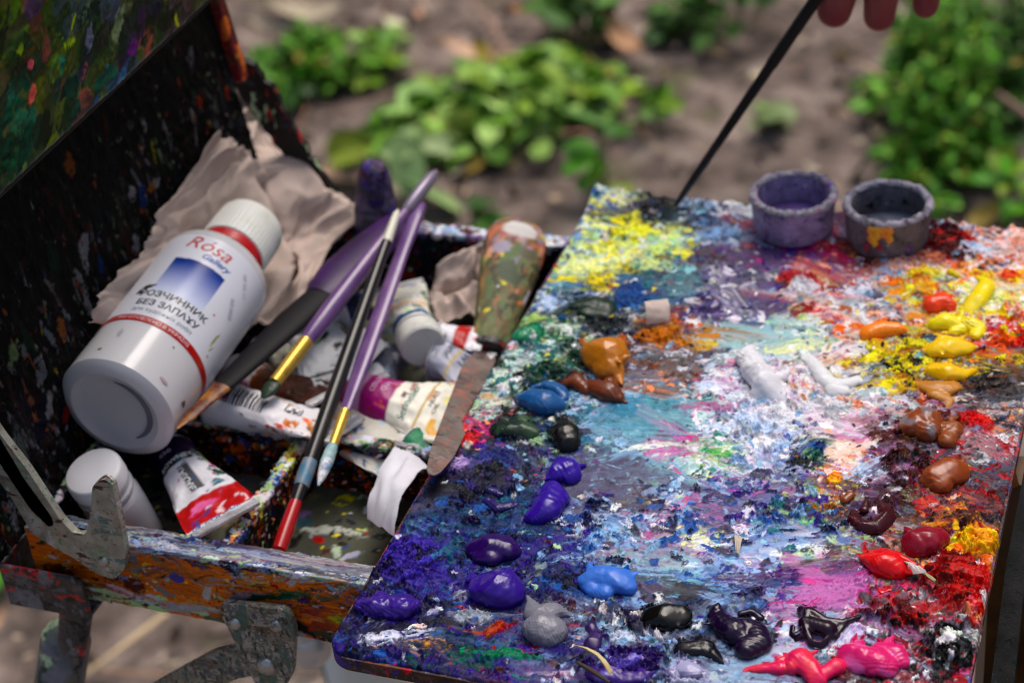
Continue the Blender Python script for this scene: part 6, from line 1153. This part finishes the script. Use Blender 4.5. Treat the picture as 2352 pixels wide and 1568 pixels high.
# ------------------------------------------------------------------ brown paper rags
M_rag = vmat('brown_paper_rag', rough=.85, bump=(700, .25, .0004), spec=.2)
def cubic(A, n):
    A = np.asarray(A, float); m = len(A); out = []
    for t in np.linspace(0, m - 1, n):
        i = min(int(t), m - 2); f = t - i; p0, p1, p2, p3 = A[max(i - 1, 0)], A[i], A[i + 1], A[min(i + 2, m - 1)]
        out.append(.5 * ((2 * p1) + (-p0 + p2) * f + (2 * p0 - 5 * p1 + 4 * p2 - p3) * f * f + (-p0 + 3 * p1 - 3 * p2 + p3) * f ** 3))
    return np.array(out)
def rag(label, ctrl, folds, nu=180, nv=180, amp=.0030, seed=0, stains_=()):
    G = np.array([[at(*p) for p in row] for row in ctrl])
    G = np.array([cubic(r_, nu) for r_ in G]); G = np.array([cubic(G[:, j], nv) for j in range(nu)]).transpose(1, 0, 2)
    du = np.gradient(G, axis=1); dv = np.gradient(G, axis=0); N = np.cross(du, dv); N /= np.linalg.norm(N, axis=-1, keepdims=True) + 1e-9
    U, Vv = np.meshgrid(np.linspace(0, 1, nu), np.linspace(0, 1, nv))
    rd = lambda cell, sd_: 1 - np.abs(vnoise(nv, nu, cell, sd_) + .35 * vnoise(nv, nu, cell / 2, sd_ + 1)) * 2.2      # sharp creases
    h = amp * (.8 * fbm(nv, nu, 40, 3, seed + 500) + .9 * rd(46, seed + 510) + .38 * rd(23, seed + 520) + .14 * rd(11, seed + 530))
    for u0, v0, u1, v1, wd, hh in folds:      # creases and ridges
        d = np.array([u1 - u0, v1 - v0]); L = np.linalg.norm(d); d /= L
        s = (U - u0) * d[0] + (Vv - v0) * d[1]; p = (U - u0) * -d[1] + (Vv - v0) * d[0]
        h += hh * np.exp(-np.abs(p / wd) ** 1.3) * np.clip(np.minimum(s, L - s) / .12 + .5, 0, 1)
    flip = np.sign(np.sum(N * (CAM - G), -1, keepdims=True)); N = N * flip
    Q = G.reshape(-1, 3)
    k_ = (Q - LO) @ LN; m_ = (k_ < .006) & (Q[:, 1] < LY1 + .004)      # the paper lies in front of the lid
    rr_ = Q - CAM; Q[m_] -= rr_[m_] * ((.006 - k_[m_]) / -(rr_[m_] @ LN))[:, None]
    P = Q.reshape(nv, nu, 3) + N * (np.where(m_.reshape(nv, nu), np.abs(h), h) * 1.5)[..., None]
    e = .0016 * fbm(nv, nu, 6, 2, seed + 600); bd = np.minimum(np.minimum(U, 1 - U), np.minimum(Vv, 1 - Vv)) < .015
    P += (du / (np.linalg.norm(du, axis=-1, keepdims=True) + 1e-9)) * (e * bd)[..., None]
    c = np.empty((nv, nu, 3)); c[:] = lin((188, 170, 160)); c *= (1 + .14 * fbm(nv, nu, 12, 3, seed + 700))[..., None]
    for u0, v0, r0, cc in stains_:
        m_ = np.clip(1.2 - np.hypot(U - u0, Vv - v0) / r0 + .7 * fbm(nv, nu, 6, 3, seed + 800), 0, 1)[..., None]; m_ = np.clip(m_ * 2, 0, 1); c = c * (1 - m_) + lin(cc) * m_
    o = mesh_obj('paper_rag', P.reshape(-1, 3), gridfaces(nv, nu), M_rag, None, col=c.reshape(-1, 3))
    s_ = o.modifiers.new('thick', 'SOLIDIFY'); s_.thickness = .0003
    return tag(o, label, 'rag')
rag('large crumpled brown paper rag behind the bottle', [
    [(548, 245, 1.035), (556, 262, 1.035), (566, 285, 1.035), (580, 300, 1.037), (600, 320, 1.040)],
    [(455, 375, .995), (520, 350, 1.005), (575, 345, 1.018), (640, 375, 1.032), (700, 415, 1.04)],
    [(370, 500, .985), (470, 455, .985), (570, 430, .990), (690, 455, 1.015), (770, 470, 1.03)],
    [(330, 580, .980), (450, 560, .985), (590, 560, .985), (680, 560, 1.005), (832, 500, 1.015)],
    [(230, 680, .965), (420, 660, .975), (610, 630, .965), (690, 600, .985), (760, 560, 1.0)],
    [(208, 745, .955), (400, 760, .960), (570, 768, .945), (640, 730, .950), (705, 705, .965)]],
    [(.45, .12, .62, .92, .05, .006), (.62, .25, .95, .55, .05, .007), (.2, .3, .5, .25, .05, -.004), (.55, .3, .70, .85, .03, -.006), (.3, .35, .42, .9, .06, .004), (.05, .75, .25, .7, .04, .003), (.75, .2, 1., .35, .05, -.005)], seed=1, stains_=[(.66, .80, .05, (72, 40, 20)), (.62, .86, .02, (60, 30, 18)), (.70, .76, .03, (110, 66, 36))])
rag('smaller crumpled brown paper rag left of the scraper handle', [
    [(1050, 595, .990), (1080, 580, .992), (1115, 565, .995), (1135, 560, .995)],
    [(990, 645, .975), (1030, 630, .978), (1090, 610, .985), (1135, 620, .985)],
    [(1000, 690, .962), (1040, 690, .968), (1085, 680, .972), (1130, 700, .975)],
    [(1010, 740, .955), (1050, 735, .955), (1080, 740, .960), (1120, 760, .965)]],
    [(.1, .3, .9, .2, .06, .005), (.2, .5, .8, .55, .05, -.005), (.3, .6, .5, .95, .05, .004), (.6, .3, .7, .9, .04, .004)], nu=80, nv=80, amp=.003, seed=2)

# ------------------------------------------------------------------ crumbs caught in the paint
M_dry = mat('dried_leaf', lin((206, 192, 146)), .7, noise=(60, lin((170, 150, 100)), .4, .6))
def chip(name, label, cat, pxs, m, lift=.004, curl=.0015, seed=0):
    return sheet(name, label, cat, [pt(a, b, crust_z(*pt(a, b)[:2]) + l) for (a, b), l in zip(pxs, lift if isinstance(lift, tuple) else (lift,) * 4)], m, curl=curl, noise=.0006, seed=seed, thick=.0004)
chip('dried_leaf', 'curled cream dried leaf lying on the violet heap of paint', 'leaf', [(1316, 1480), (1330, 1484), (1408, 1540), (1400, 1546)], M_dry, (.008, .007, .006, .006), .0024, 3)
chip('leaf_chip', 'small beige leaf chip stuck in the paint at mid palette', 'leaf', [(1686, 1228), (1706, 1232), (1698, 1272), (1690, 1268)], mat('beige_chip', lin((186, 172, 156)), .7), .002, .0008, 4)
chip('paper_scrap', 'torn beige paper scrap standing on the blue paint', 'paper', [(1480, 692), (1534, 686), (1538, 738), (1484, 744)], mat('torn_paper', lin((196, 178, 168)), .8, bump=(200, .2)), (.010, .010, .003, .004), .002, 5)
chip('wood_sliver', 'greenish splinter lying in the red crust', 'splinter', [(2112, 1314), (2116, 1310), (2150, 1330), (2146, 1336)], mat('sliver', lin((170, 166, 120)), .7, noise=(150, lin((80, 110, 70)), .4, .6)), .004, .0005, 6)
chip('paint_flake', 'white paint flake beside the red blob', 'paint flake', [(2072, 1286), (2084, 1292), (2128, 1314), (2100, 1316)], mat('white_flake', lin((206, 190, 186)), .5), .004, .001, 7)
tw = MB(); tw.tube([pt(1326, 1520, ZP + .006), pt(1360, 1540, ZP + .009), pt(1400, 1566, ZP + .008)], [.0006, .0010, .0006], 8); tag(tw.build('twig', mat('twig_bark', lin((66, 50, 38)), .8)), 'thin dark twig beside the cream dried leaf', 'twig')
# ------------------------------------------------------------------ the painter's brush and hand
tipz = crust_z(*pt(1552, 476)[:2]) + .0012
bt_ = pt(1550, 474, tipz); bh = at(1872, 2, .925); bd = nrm(bh - bt_)
pb = thing('paintbrush', 'long black brush held by the hand with its tip on the palette', 'paintbrush', bt_)
Lb = np.linalg.norm(bh - bt_)
def bp(t): return bt_ + bd * t
segq = lambda name, m, ts, rs, flat=None: MB().tube([bp(t) for t in ts], rs, 20, True, flat).build(name, m, pb)
segq('bristles', mat('dark_wet_bristles', lin((24, 26, 34)), .4, bump=(400, .5)), [0, .004, .010, .016], [.0007, .0014, .0018, .0020])
segq('ferrule', mat('paint_black_ferrule', lin((24, 24, 30)), .35, metal=.3, noise=(200, lin((90, 40, 50)), .6, .68)), [.015, .018, .03, .040], [.0020, .0021, .0022, .0022])
segq('handle', mat('black_handle', lin((9, 9, 10)), .5, spec=.3, noise=(120, lin((60, 66, 70)), .70, .76)), [.040, .055, .09, Lb * .7, Lb, Lb + .06, Lb + .14], [.0022, .0025, .0028, .0031, .0032, .0028, .0018])
pe_ = thing('person', 'painter\'s reddish hand reaching in from above, fingertips hanging over the palette', 'person', at(2080, -250, .95))
def cl(*nd): return [(at(a, b, d), r * d / FPX) for a, b, d, r in nd]
gp = bp(Lb + .038); gq = bp(Lb + .052)
def topx(p): c = CM.T @ (p - CAM); return c[0] / c[2] * FPX + 1176, c[1] / c[2] * FPX + 784, c[2]
gx_, gy_, gd_ = topx(gp); hx2, hy2, hd_ = topx(gq)
chains = [cl((2030, -330, .965, 52), (1952, -205, .925, 47), (1932, -90, .918, 46), (1928, -20, .926, 45), (1917, 24, .936, 42)),
          cl((2100, -325, .968, 50), (2052, -195, .930, 45), (2030, -90, .918, 44), (2026, -20, .926, 43), (2020, 36, .936, 38)),
          cl((2165, -310, .972, 44), (2146, -205, .945, 38), (2132, -110, .932, 37), (2128, -40, .936, 35), (2126, 13, .942, 32)),
          cl((1985, -345, .955, 52), (1935, -290, .905, 45), (gx_ - 10, gy_ - 70, .892, 42), (gx_ - 28, gy_ - 6, gd_ - .014, 36), (gx_ - 30, gy_ + 14, gd_ - .012, 32)),
          cl((2130, -430, .955, 60), (2060, -390, .905, 58), (hx2 + 74, hy2 - 70, .895, 50), (hx2 + 50, hy2 + 8, hd_ - .004, 42), (hx2 + 40, hy2 + 44, hd_ - .002, 34)),
          cl((2030, -335, .962, 54), (2120, -430, .965, 68), (2210, -520, .975, 68)), cl((2105, -330, .965, 54), (2160, -430, .970, 66), (2210, -520, .975, 68)), cl((2165, -315, .970, 48), (2200, -420, .975, 60), (2220, -520, .978, 66)),
          cl((1990, -350, .955, 50), (2080, -440, .955, 66), (2200, -530, .972, 68)), cl((2210, -520, .975, 68), (2330, -680, .99, 76), (2560, -960, 1.02, 100), (2700, -1130, 1.04, 112))]
A, N, Fq = union(chains, .0013, 6, 1., .5, .16)
nz = np.array([(mnoise.noise(Vector(p * 90)), mnoise.noise(Vector(p * 600)), mnoise.noise(Vector(p * 45) + Vector((9, 2, 1)))) for p in A])
A = A + N * (nz[:, 1] * .00018 + nz[:, 0] * .0003)[:, None]
skin = lin((148, 78, 78)); sk2 = lin((124, 46, 56))
tips = [at(1917, 50, .93), at(2020, 60, .93), at(2126, 36, .94)]
red = np.zeros(len(A))
for t_ in tips: red = np.maximum(red, np.exp(-(np.linalg.norm(A - t_, axis=1) / .018) ** 2))
f_ = np.clip(red * .8 + .25 * nz[:, 0] + .2 * nz[:, 2], 0, 1)[:, None]
col = skin * (1 - f_) + sk2 * f_
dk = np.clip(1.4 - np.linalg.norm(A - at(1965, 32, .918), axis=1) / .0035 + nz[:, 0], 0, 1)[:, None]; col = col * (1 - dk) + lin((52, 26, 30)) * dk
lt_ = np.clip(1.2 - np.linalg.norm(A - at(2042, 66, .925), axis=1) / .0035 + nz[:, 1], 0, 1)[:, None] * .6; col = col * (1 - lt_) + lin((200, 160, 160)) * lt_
m_skin = vmat('skin', rough=.48, bump=(1300, .25, .0003)); m_skin.node_tree.nodes['Principled BSDF'].inputs['Subsurface Weight'].default_value = .08
m_skin.node_tree.nodes['Principled BSDF'].inputs['Subsurface Radius'].default_value = (.004, .0015, .001)
mesh_obj('hand', A, Fq, m_skin, pe_, col=col)
for (a, b, d, r) in ((1912, 10, .936 + .0088, 30), (2022, 18, .936 + .0085, 28), (2130, -2, .942 + .0072, 24)):
    c_ = at(a, b, d); vd = nrm(c_ - CAM); tdn = nrm(at(a, b + 10, d) - c_); sd_ = np.cross(vd, tdn); V = []
    for i in range(9):
        for j in range(7):
            u, v = (i - 4) / 4, (j - 3) / 3; q = math.sqrt(max(0, 1 - min(1, (abs(u) ** 3 + abs(v) ** 4)))); V.append(c_ + (sd_ * u * .75 + tdn * v) * r * d / FPX * (.8 + .2 * q) + vd * (.0016 * (1 - u * u) - .0008))
    mesh_obj('fingernail', V, gridfaces(9, 7), mat('nail', lin((206, 160, 150)), .3), pe_)
sl = [cl((2470, -850, 1.01, 128), (2560, -960, 1.02, 140), (2760, -1200, 1.05, 165))]
MB().tube([p for p, r in sl[0]], [r for p, r in sl[0]], 40, False).build('sleeve', mat('dark_sleeve', lin((46, 50, 62)), .9, bump=(60, .6, .004)), pe_)
# ------------------------------------------------------------------ added black lump and loop for an unidentified dark shape at the right
iv, fi = ico()
bg_ = thing('dark_shape', 'black fabric bag hanging in the shade beside the palette\'s right edge', 'dark_shape', (.06, .52, .55))
A, N, Fq = union([[((.035, .60, .62), .055), ((.02, .50, .60), .06), ((.03, .42, .58), .055)], [((.06, .62, .70), .06), ((.05, .50, .69), .055), ((.05, .42, .66), .05)], [((.0, .50, .63), .035), ((.01, .44, .62), .03)], [((.04, .52, .56), .07), ((.06, .60, .56), .06)]], .006, 6)
h_ = np.array([mnoise.noise(Vector(p * 30)) + .5 * mnoise.noise(Vector(p * 80)) for p in A]); A = A + N * (h_ * .006)[:, None]
mesh_obj('dark_lump', A, Fq, splat('black_fabric', lin((18, 18, 20)), allp('k', 'k', 'k'), 60, .1, .9), bg_)
bpy.data.materials['black_fabric'].node_tree.nodes['Principled BSDF'].inputs['Specular IOR Level'].default_value = .04
MB().tube([(.05, .50, .74), (.055, .505, .76), (.07, .52, .785), (.09, .53, .76), (.08, .52, .72)], .006, 12).build('dark_loop', mat('dark_loop_fabric', lin((20, 20, 22)), .9), bg_)

# ------------------------------------------------------------------ ground
M_gr = bpy.data.materials.new('dry_ground'); M_gr.use_nodes = True
n = M_gr.node_tree.nodes; l = M_gr.node_tree.links; p = n['Principled BSDF']; tc = n.new('ShaderNodeTexCoord')
def N_(sc, det=6, rg=.6):
    t = n.new('ShaderNodeTexNoise'); t.inputs['Scale'].default_value = sc; t.inputs['Detail'].default_value = det; t.inputs['Roughness'].default_value = rg; l.new(tc.outputs['Object'], t.inputs['Vector']); return t
def RP(src, els):
    r = n.new('ShaderNodeValToRGB')
    while len(r.color_ramp.elements) < len(els): r.color_ramp.elements.new(.5)
    for i, (q, c) in enumerate(els): r.color_ramp.elements[i].position = q; r.color_ramp.elements[i].color = (*lin(c), 1)
    l.new(src, r.inputs[0]); return r
a_ = RP(N_(16).outputs[0], [(.30, (30, 25, 22)), (.42, (92, 79, 74)), (.54, (142, 125, 117)), (.70, (200, 182, 170))])
b_ = RP(N_(3.1, 4).outputs[0], [(.40, (98, 89, 82)), (.62, (168, 150, 140))])
mx = n.new('ShaderNodeMix'); mx.data_type = 'RGBA'; mx.blend_type = 'MULTIPLY'; mx.inputs['Factor'].default_value = .0; l.new(a_.outputs[0], mx.inputs[6]); l.new(b_.outputs[0], mx.inputs[7])
mx.blend_type = 'MIX'; mx.inputs['Factor'].default_value = .4
gq_ = N_(7.5, 3); mr = n.new('ShaderNodeMapRange'); mr.inputs['From Min'].default_value = .60; mr.inputs['From Max'].default_value = .72; mr.inputs['To Max'].default_value = .5; l.new(gq_.outputs[0], mr.inputs['Value'])
m2 = n.new('ShaderNodeMix'); m2.data_type = 'RGBA'; l.new(mr.outputs[0], m2.inputs['Factor']); l.new(mx.outputs[2], m2.inputs[6]); m2.inputs[7].default_value = (*lin((110, 116, 66)), 1)
l.new(m2.outputs[2], p.inputs['Base Color']); p.inputs['Roughness'].default_value = .95; p.inputs['Specular IOR Level'].default_value = .1
bp_ = n.new('ShaderNodeBump'); bp_.inputs['Strength'].default_value = .9; bp_.inputs['Distance'].default_value = .05; l.new(N_(22, 8).outputs[0], bp_.inputs['Height']); l.new(bp_.outputs[0], p.inputs['Normal'])
gN = 181; xs = np.concatenate([[-60, -20, -8], np.linspace(-4, 3, gN - 6), [8, 20, 60]]); ys = np.concatenate([[-60, -20, -6], np.linspace(-.5, 6.5, gN - 6), [10, 24, 70]])
X, Y = np.meshgrid(xs, ys); Zg = np.zeros_like(X); Zg[3:-3, 3:-3] = .012 * fbm(gN - 6, gN - 6, 14, 4, 900)
tag(mesh_obj('ground', np.stack([X, Y, Zg], -1).reshape(-1, 3), gridfaces(gN, gN), M_gr), kind='structure')
# litter: dry chips, dead leaves and stems
lt = MB(); lc = []
LC = [lin(c) for c in ((40, 34, 30), (54, 44, 38), (70, 58, 50), (222, 204, 180), (188, 158, 132), (206, 178, 150), (150, 116, 90), (112, 84, 64), (196, 150, 118), (92, 72, 58), (176, 160, 140), (214, 190, 160), (130, 120, 80))]
def flake(c, s, asp, yaw, pitch, roll_, bend=.25, n_=4):
    m_ = Matrix.Rotation(yaw, 3, 'Z') @ Matrix.Rotation(pitch, 3, 'Y') @ Matrix.Rotation(roll_, 3, 'X'); V = []
    for i in range(n_ + 1):
        u = i / n_ * 2 - 1; w_ = math.sqrt(max(.02, 1 - u * u)) * asp
        for v in (-1, 0, 1):
            q = m_ @ Vector((u * s, v * w_ * s, bend * s * (u * u + .6 * abs(v)))); V.append((c[0] + q.x, c[1] + q.y, c[2] + q.z))
    return V, [[i * 3 + j, i * 3 + j + 1, i * 3 + j + 4, i * 3 + j + 3] for i in range(n_) for j in (0, 1)]
for _ in range(3400):
    x, y = random.uniform(-2.6, .6), random.uniform(.5, 4.2); s = random.uniform(.005, .018) * (1 if random.random() < .95 else 1.8)
    V, Fc = flake((x, y, .012), s, random.uniform(.25, .6), random.uniform(0, 6.3), random.gauss(0, .4), random.gauss(0, .4)); lt.add(V, Fc); lc += [jit(random.choice(LC), .25)] * len(V)
for _ in range(520):
    x, y = random.uniform(-2.6, .6), random.uniform(.5, 4.2); L = random.uniform(.04, .13); a_ = random.uniform(0, 6.3); k0 = len(lt.v)
    lt.tube([(x, y, .012), (x + L * math.cos(a_), y + L * math.sin(a_), random.uniform(.012, .03))], random.uniform(.0012, .003), 5); lc += [jit(random.choice(LC), .3)] * (len(lt.v) - k0)
tag(mesh_obj('leaf_litter', lt.v, lt.f, vmat('dry_litter', rough=.9, bump=(80, .3, .001), spec=.1), col=np.array(lc)), 'dry leaf chips and stems strewn over the bare ground', 'leaf litter', kind='stuff')
# bigger dead leaves and a stick
for px_, py_, s, yaw, c, la in ((1085, 130, .06, .4, (216, 178, 150), 'pale curled dead leaf above the round-leaved plant'), (1195, 30, .032, 1.2, (226, 150, 80), 'orange fallen leaf near the top edge'), (1430, 95, .05, -.7, (196, 150, 110), 'long tan dead leaf right of the round-leaved plant'), (690, 40, .07, .7, (190, 176, 150), 'long pale dead leaf at the upper left'), (780, 410, .035, .3, (206, 168, 140), 'small tan dead leaf behind the wooden peg'), (620, 70, .05, .9, (176, 166, 144), 'greyish dead leaf beside the lid')):
    q = pt(px_, py_, .03); V, Fc = flake(q, s, .34, yaw, .3, .2, .3, 8)
    tag(mesh_obj('dead_leaf', V, Fc, mat('dead_leaf', lin(c), .85, noise=(30, lin(c) * .7, .4, .65))), la, 'leaf', 'dead leaves on the ground')
q0, q1 = pt(1085, 10, .03), pt(1180, 150, .05); tag(MB().tube([q0, (q0 + q1) / 2 + [0, 0, .015], q1], [.006, .007, .004], 8).build('stick', mat('stick_bark', lin((150, 122, 108)), .9)), 'brown stick lying above the round-leaved plant', 'stick')
q0, q1 = pt(2352, 262, .10), pt(2290, 215, .12); tag(MB().tube([q0 + (q0 - q1), q0, q1], [.006, .006, .004], 8).build('stick', bpy.data.materials['stick_bark']), 'tan stick crossing the feathery plant at the right', 'stick')
# ------------------------------------------------------------------ plants
def leafmat(name, c, c2): 
    m = mat(name, lin(c), .34, noise=(14, lin(c2), .35, .65)); P_ = m.node_tree.nodes['Principled BSDF']
    P_.inputs['Transmission Weight'].default_value = 0; P_.inputs['Subsurface Weight'].default_value = .0
    return m
M_l1 = leafmat('round_leaf', (108, 150, 36), (150, 184, 76)); M_l2 = leafmat('dark_leaf', (60, 104, 40), (88, 130, 56)); M_l3 = leafmat('feather_leaf', (88, 150, 30), (124, 178, 56)); M_stem = mat('green_stem', lin((96, 112, 50)), .6)
LCOL = []
def leaf(mb, base, dirv, s, asp, droop=.25, cup_=.15, lobes=0, n_=6):
    d = nrm(dirv); sd = np.cross(d, [0, 0, 1.]); sd = nrm(sd) if np.linalg.norm(sd) > 1e-3 else np.array([1., 0, 0]); up = np.cross(sd, d); V = []
    rl = random.gauss(0, .35); sd, up = sd * math.cos(rl) + up * math.sin(rl), up * math.cos(rl) - sd * math.sin(rl)
    for i in range(n_ + 1):
        t = i / n_; w_ = asp * s * (math.sin(math.pi * min(1, t * .9 + .08)) ** .75)
        if lobes: w_ *= .55 + .45 * abs(math.cos(t * lobes * math.pi))
        c = np.asarray(base) + d * s * t - np.array([0, 0, 1]) * droop * s * t * t
        for v in (-1, -.5, 0, .5, 1): V.append(c + sd * w_ * v + up * (cup_ * s * abs(v) ** 1.5 * .6) - d * s * .12 * abs(v) * (t < .2))
    mb.add(V, [[i * 5 + j, i * 5 + j + 1, i * 5 + j + 6, i * 5 + j + 5] for i in range(n_) for j in range(4)])
M_leafv = vmat('leaf_surface', rough=.5, bump=(60, .25, .001), spec=.22)
TINT = {'M_l1': [(96, 146, 38), (120, 168, 56), (150, 186, 96), (84, 128, 40), (128, 160, 40), (166, 196, 124)], 'M_l2': [(56, 98, 40), (72, 118, 50), (92, 132, 64), (44, 82, 36)], 'M_l3': [(80, 146, 32), (104, 170, 44), (64, 122, 30), (128, 184, 66), (90, 150, 52), (140, 170, 60)],
        'pale': [(146, 172, 120), (164, 186, 138)], 'yellow': [(104, 122, 30), (124, 138, 44)], 'grey': [(110, 130, 90), (134, 150, 108)]}
def plant(label, cx, cy, rx, ry, nl, s, m, h=.10, asp=.5, lobes=0, name='plant', cat='plant', group=None, jag=1., sprig=0):
    """a low clump; picture centre and half-size give where it stands and how far it spreads"""
    zc = h * .45; c = pt(cx, cy, zc); ex = np.linalg.norm(pt(cx + rx, cy, zc) - c); ey = np.linalg.norm(pt(cx, cy + ry, zc) - c)
    t = thing(name, label, cat, (c[0], c[1], 0), group); lv = MB(); stm = MB(); lc = []
    def put(P, d, sz, dr):
        k0 = len(lv.v); leaf(lv, P, d, sz, asp * random.uniform(.75, 1.2), dr, random.uniform(-.1, .3), lobes); cc = jit(lin(random.choice(TINT[m])) * np.array([.80, .88, .62]), .3)
        if random.random() < .03: cc = lin((176, 150, 70))
        lc.extend([cc * (1.12 if j % 5 == 2 else 1) for j in range(len(lv.v) - k0)])
    lobesn = [(random.uniform(0, 6.3), random.uniform(.25, .8), random.uniform(.3, .55)) for _ in range(5)]
    for _ in range(nl):
        if random.random() < .75:              # leaves gather in a few uneven lobes
            a0, r0, w0 = random.choice(lobesn); x_, y_ = r0 * math.cos(a0) + random.gauss(0, w0 * .6), r0 * math.sin(a0) + random.gauss(0, w0 * .6)
        else: a0 = random.uniform(0, 6.3); r0 = math.sqrt(random.random()) * random.choice([1, .9, jag]); x_, y_ = r0 * math.cos(a0), r0 * math.sin(a0)
        r_ = min(1.25, math.hypot(x_, y_)); a = math.atan2(y_, x_); x_, y_ = r_ * math.cos(a), r_ * math.sin(a)
        x, y = c[0] + ex * x_, c[1] + ey * y_; z = max(.012, h * (1 - .5 * r_ * r_) * random.uniform(.3, 1.1))
        out_ = np.array([math.cos(a) * .7 + random.gauss(0, .6), math.sin(a) * .7 + random.gauss(0, .6), random.gauss(.25, .35)])
        if sprig:
            b0 = np.array([c[0] + (x - c[0]) * .55, c[1] + (y - c[1]) * .55, z * .25]); b1 = np.array([x, y, z]); dd = b1 - b0; sdv = nrm(np.cross(dd, [random.gauss(0, .5), random.gauss(0, .5), 1.]))
            stm.tube([b0, (b0 + b1) / 2 + [0, 0, .01], b1], .0013, 5)
            for q in range(sprig):
                u = .35 + .65 * q / sprig; P_ = b0 + dd * u + np.array([0, 0, .04 * u * (1 - u)]); sg = 1 if q % 2 else -1
                put(P_, sdv * sg + nrm(dd) * .7 + np.array([0, 0, random.gauss(0, .25)]), s * random.uniform(.6, 1.2) * (1.1 - .5 * u), random.uniform(.1, .6))
        else:
            put((x, y, z), out_, s * random.choice([.45, .7, .9, 1., 1.25]) * random.uniform(.85, 1.1), random.uniform(.05, .5))
            if random.random() < .5 or len(stm.v) < 90: stm.tube([(c[0] + (x - c[0]) * .6, c[1] + (y - c[1]) * .6, 0), (x, y, z * .7), (x, y, z)], .0018, 5)
    lv.build('leaves', M_leafv, t, col=np.array(lc)); stm.build('stems', M_stem, t)
GPL = 'low green plants on the bare ground'
plant('bushy round-leaved plant in the middle of the background', 1180, 230, 205, 105, 330, .038, 'M_l1', .075, .52, group=GPL)
plant('round-leaved shoots on the left side of the bushy middle plant', 985, 285, 115, 60, 70, .042, 'M_l1', .06, .52, group=GPL)
plant('leafy green patch behind the lid stay, left of the bushy middle plant', 690, 145, 130, 66, 80, .030, 'M_l3', .09, .34, 2, sprig=8, group=GPL)
plant('low green sprigs between the left patch and the middle plant', 860, 135, 110, 44, 60, .034, 'M_l1', .06, .45, group=GPL)
plant('dark low leaves at the left patch\'s shaded foot', 680, 205, 80, 32, 34, .05, 'M_l2', .05, .4, group=GPL)
plant('dark leafy sprig near the top, above the bushy middle plant', 1310, 60, 90, 60, 44, .05, 'M_l2', .10, .45, group=GPL)
plant('green clump at the top edge left of the held brush', 1640, 26, 120, 40, 50, .044, 'M_l2', .10, .45, group=GPL)
plant('pale green sprout below the bushy middle plant', 960, 405, 50, 46, 8, .060, 'pale', .08, .45, group=GPL)
plant('single small green sprout above the palette corner', 1388, 395, 34, 44, 9, .055, 'M_l3', .10, .4, group=GPL)
plant('small yellow-green sprout between lid stay and wooden peg', 772, 402, 24, 22, 6, .05, 'yellow', .06, .5, group=GPL)
plant('thin sprig right of the bushy middle plant', 1490, 240, 30, 60, 12, .04, 'M_l1', .08, .4, group=GPL)
plant('faint green tuft under the steel forked bracket', 30, 1225, 30, 34, 10, .05, 'M_l3', .05, .3, group=GPL)
plant('tuft of grass-green leaves behind the tray\'s back wall', 1075, 520, 40, 26, 14, .04, 'M_l2', .05, .3, group=GPL)
plant('tiny grey-green sprig beside the held brush', 1740, 270, 26, 40, 8, .045, 'grey', .06, .4, group=GPL)
plant('tall feathery green plant filling the right background', 2165, 165, 185, 145, 300, .029, 'M_l3', .22, .32, 2, group=GPL, jag=1.2, sprig=11)
plant('lower feathery shoots of green below the tall right plant', 2130, 360, 125, 85, 70, .026, 'M_l3', .11, .32, 2, group=GPL, jag=1.3, sprig=9)
plant('feathery green growth at the right edge of the frame', 2320, 160, 90, 140, 80, .030, 'M_l2', .20, .30, 2, sprig=9, group=GPL)
plant('small green shoots at the right edge beside the brown stem', 2320, 470, 50, 34, 18, .045, 'M_l3', .08, .35, group=GPL)
# ------------------------------------------------------------------ tidy: one unit object list
bpy.context.view_layer.update()
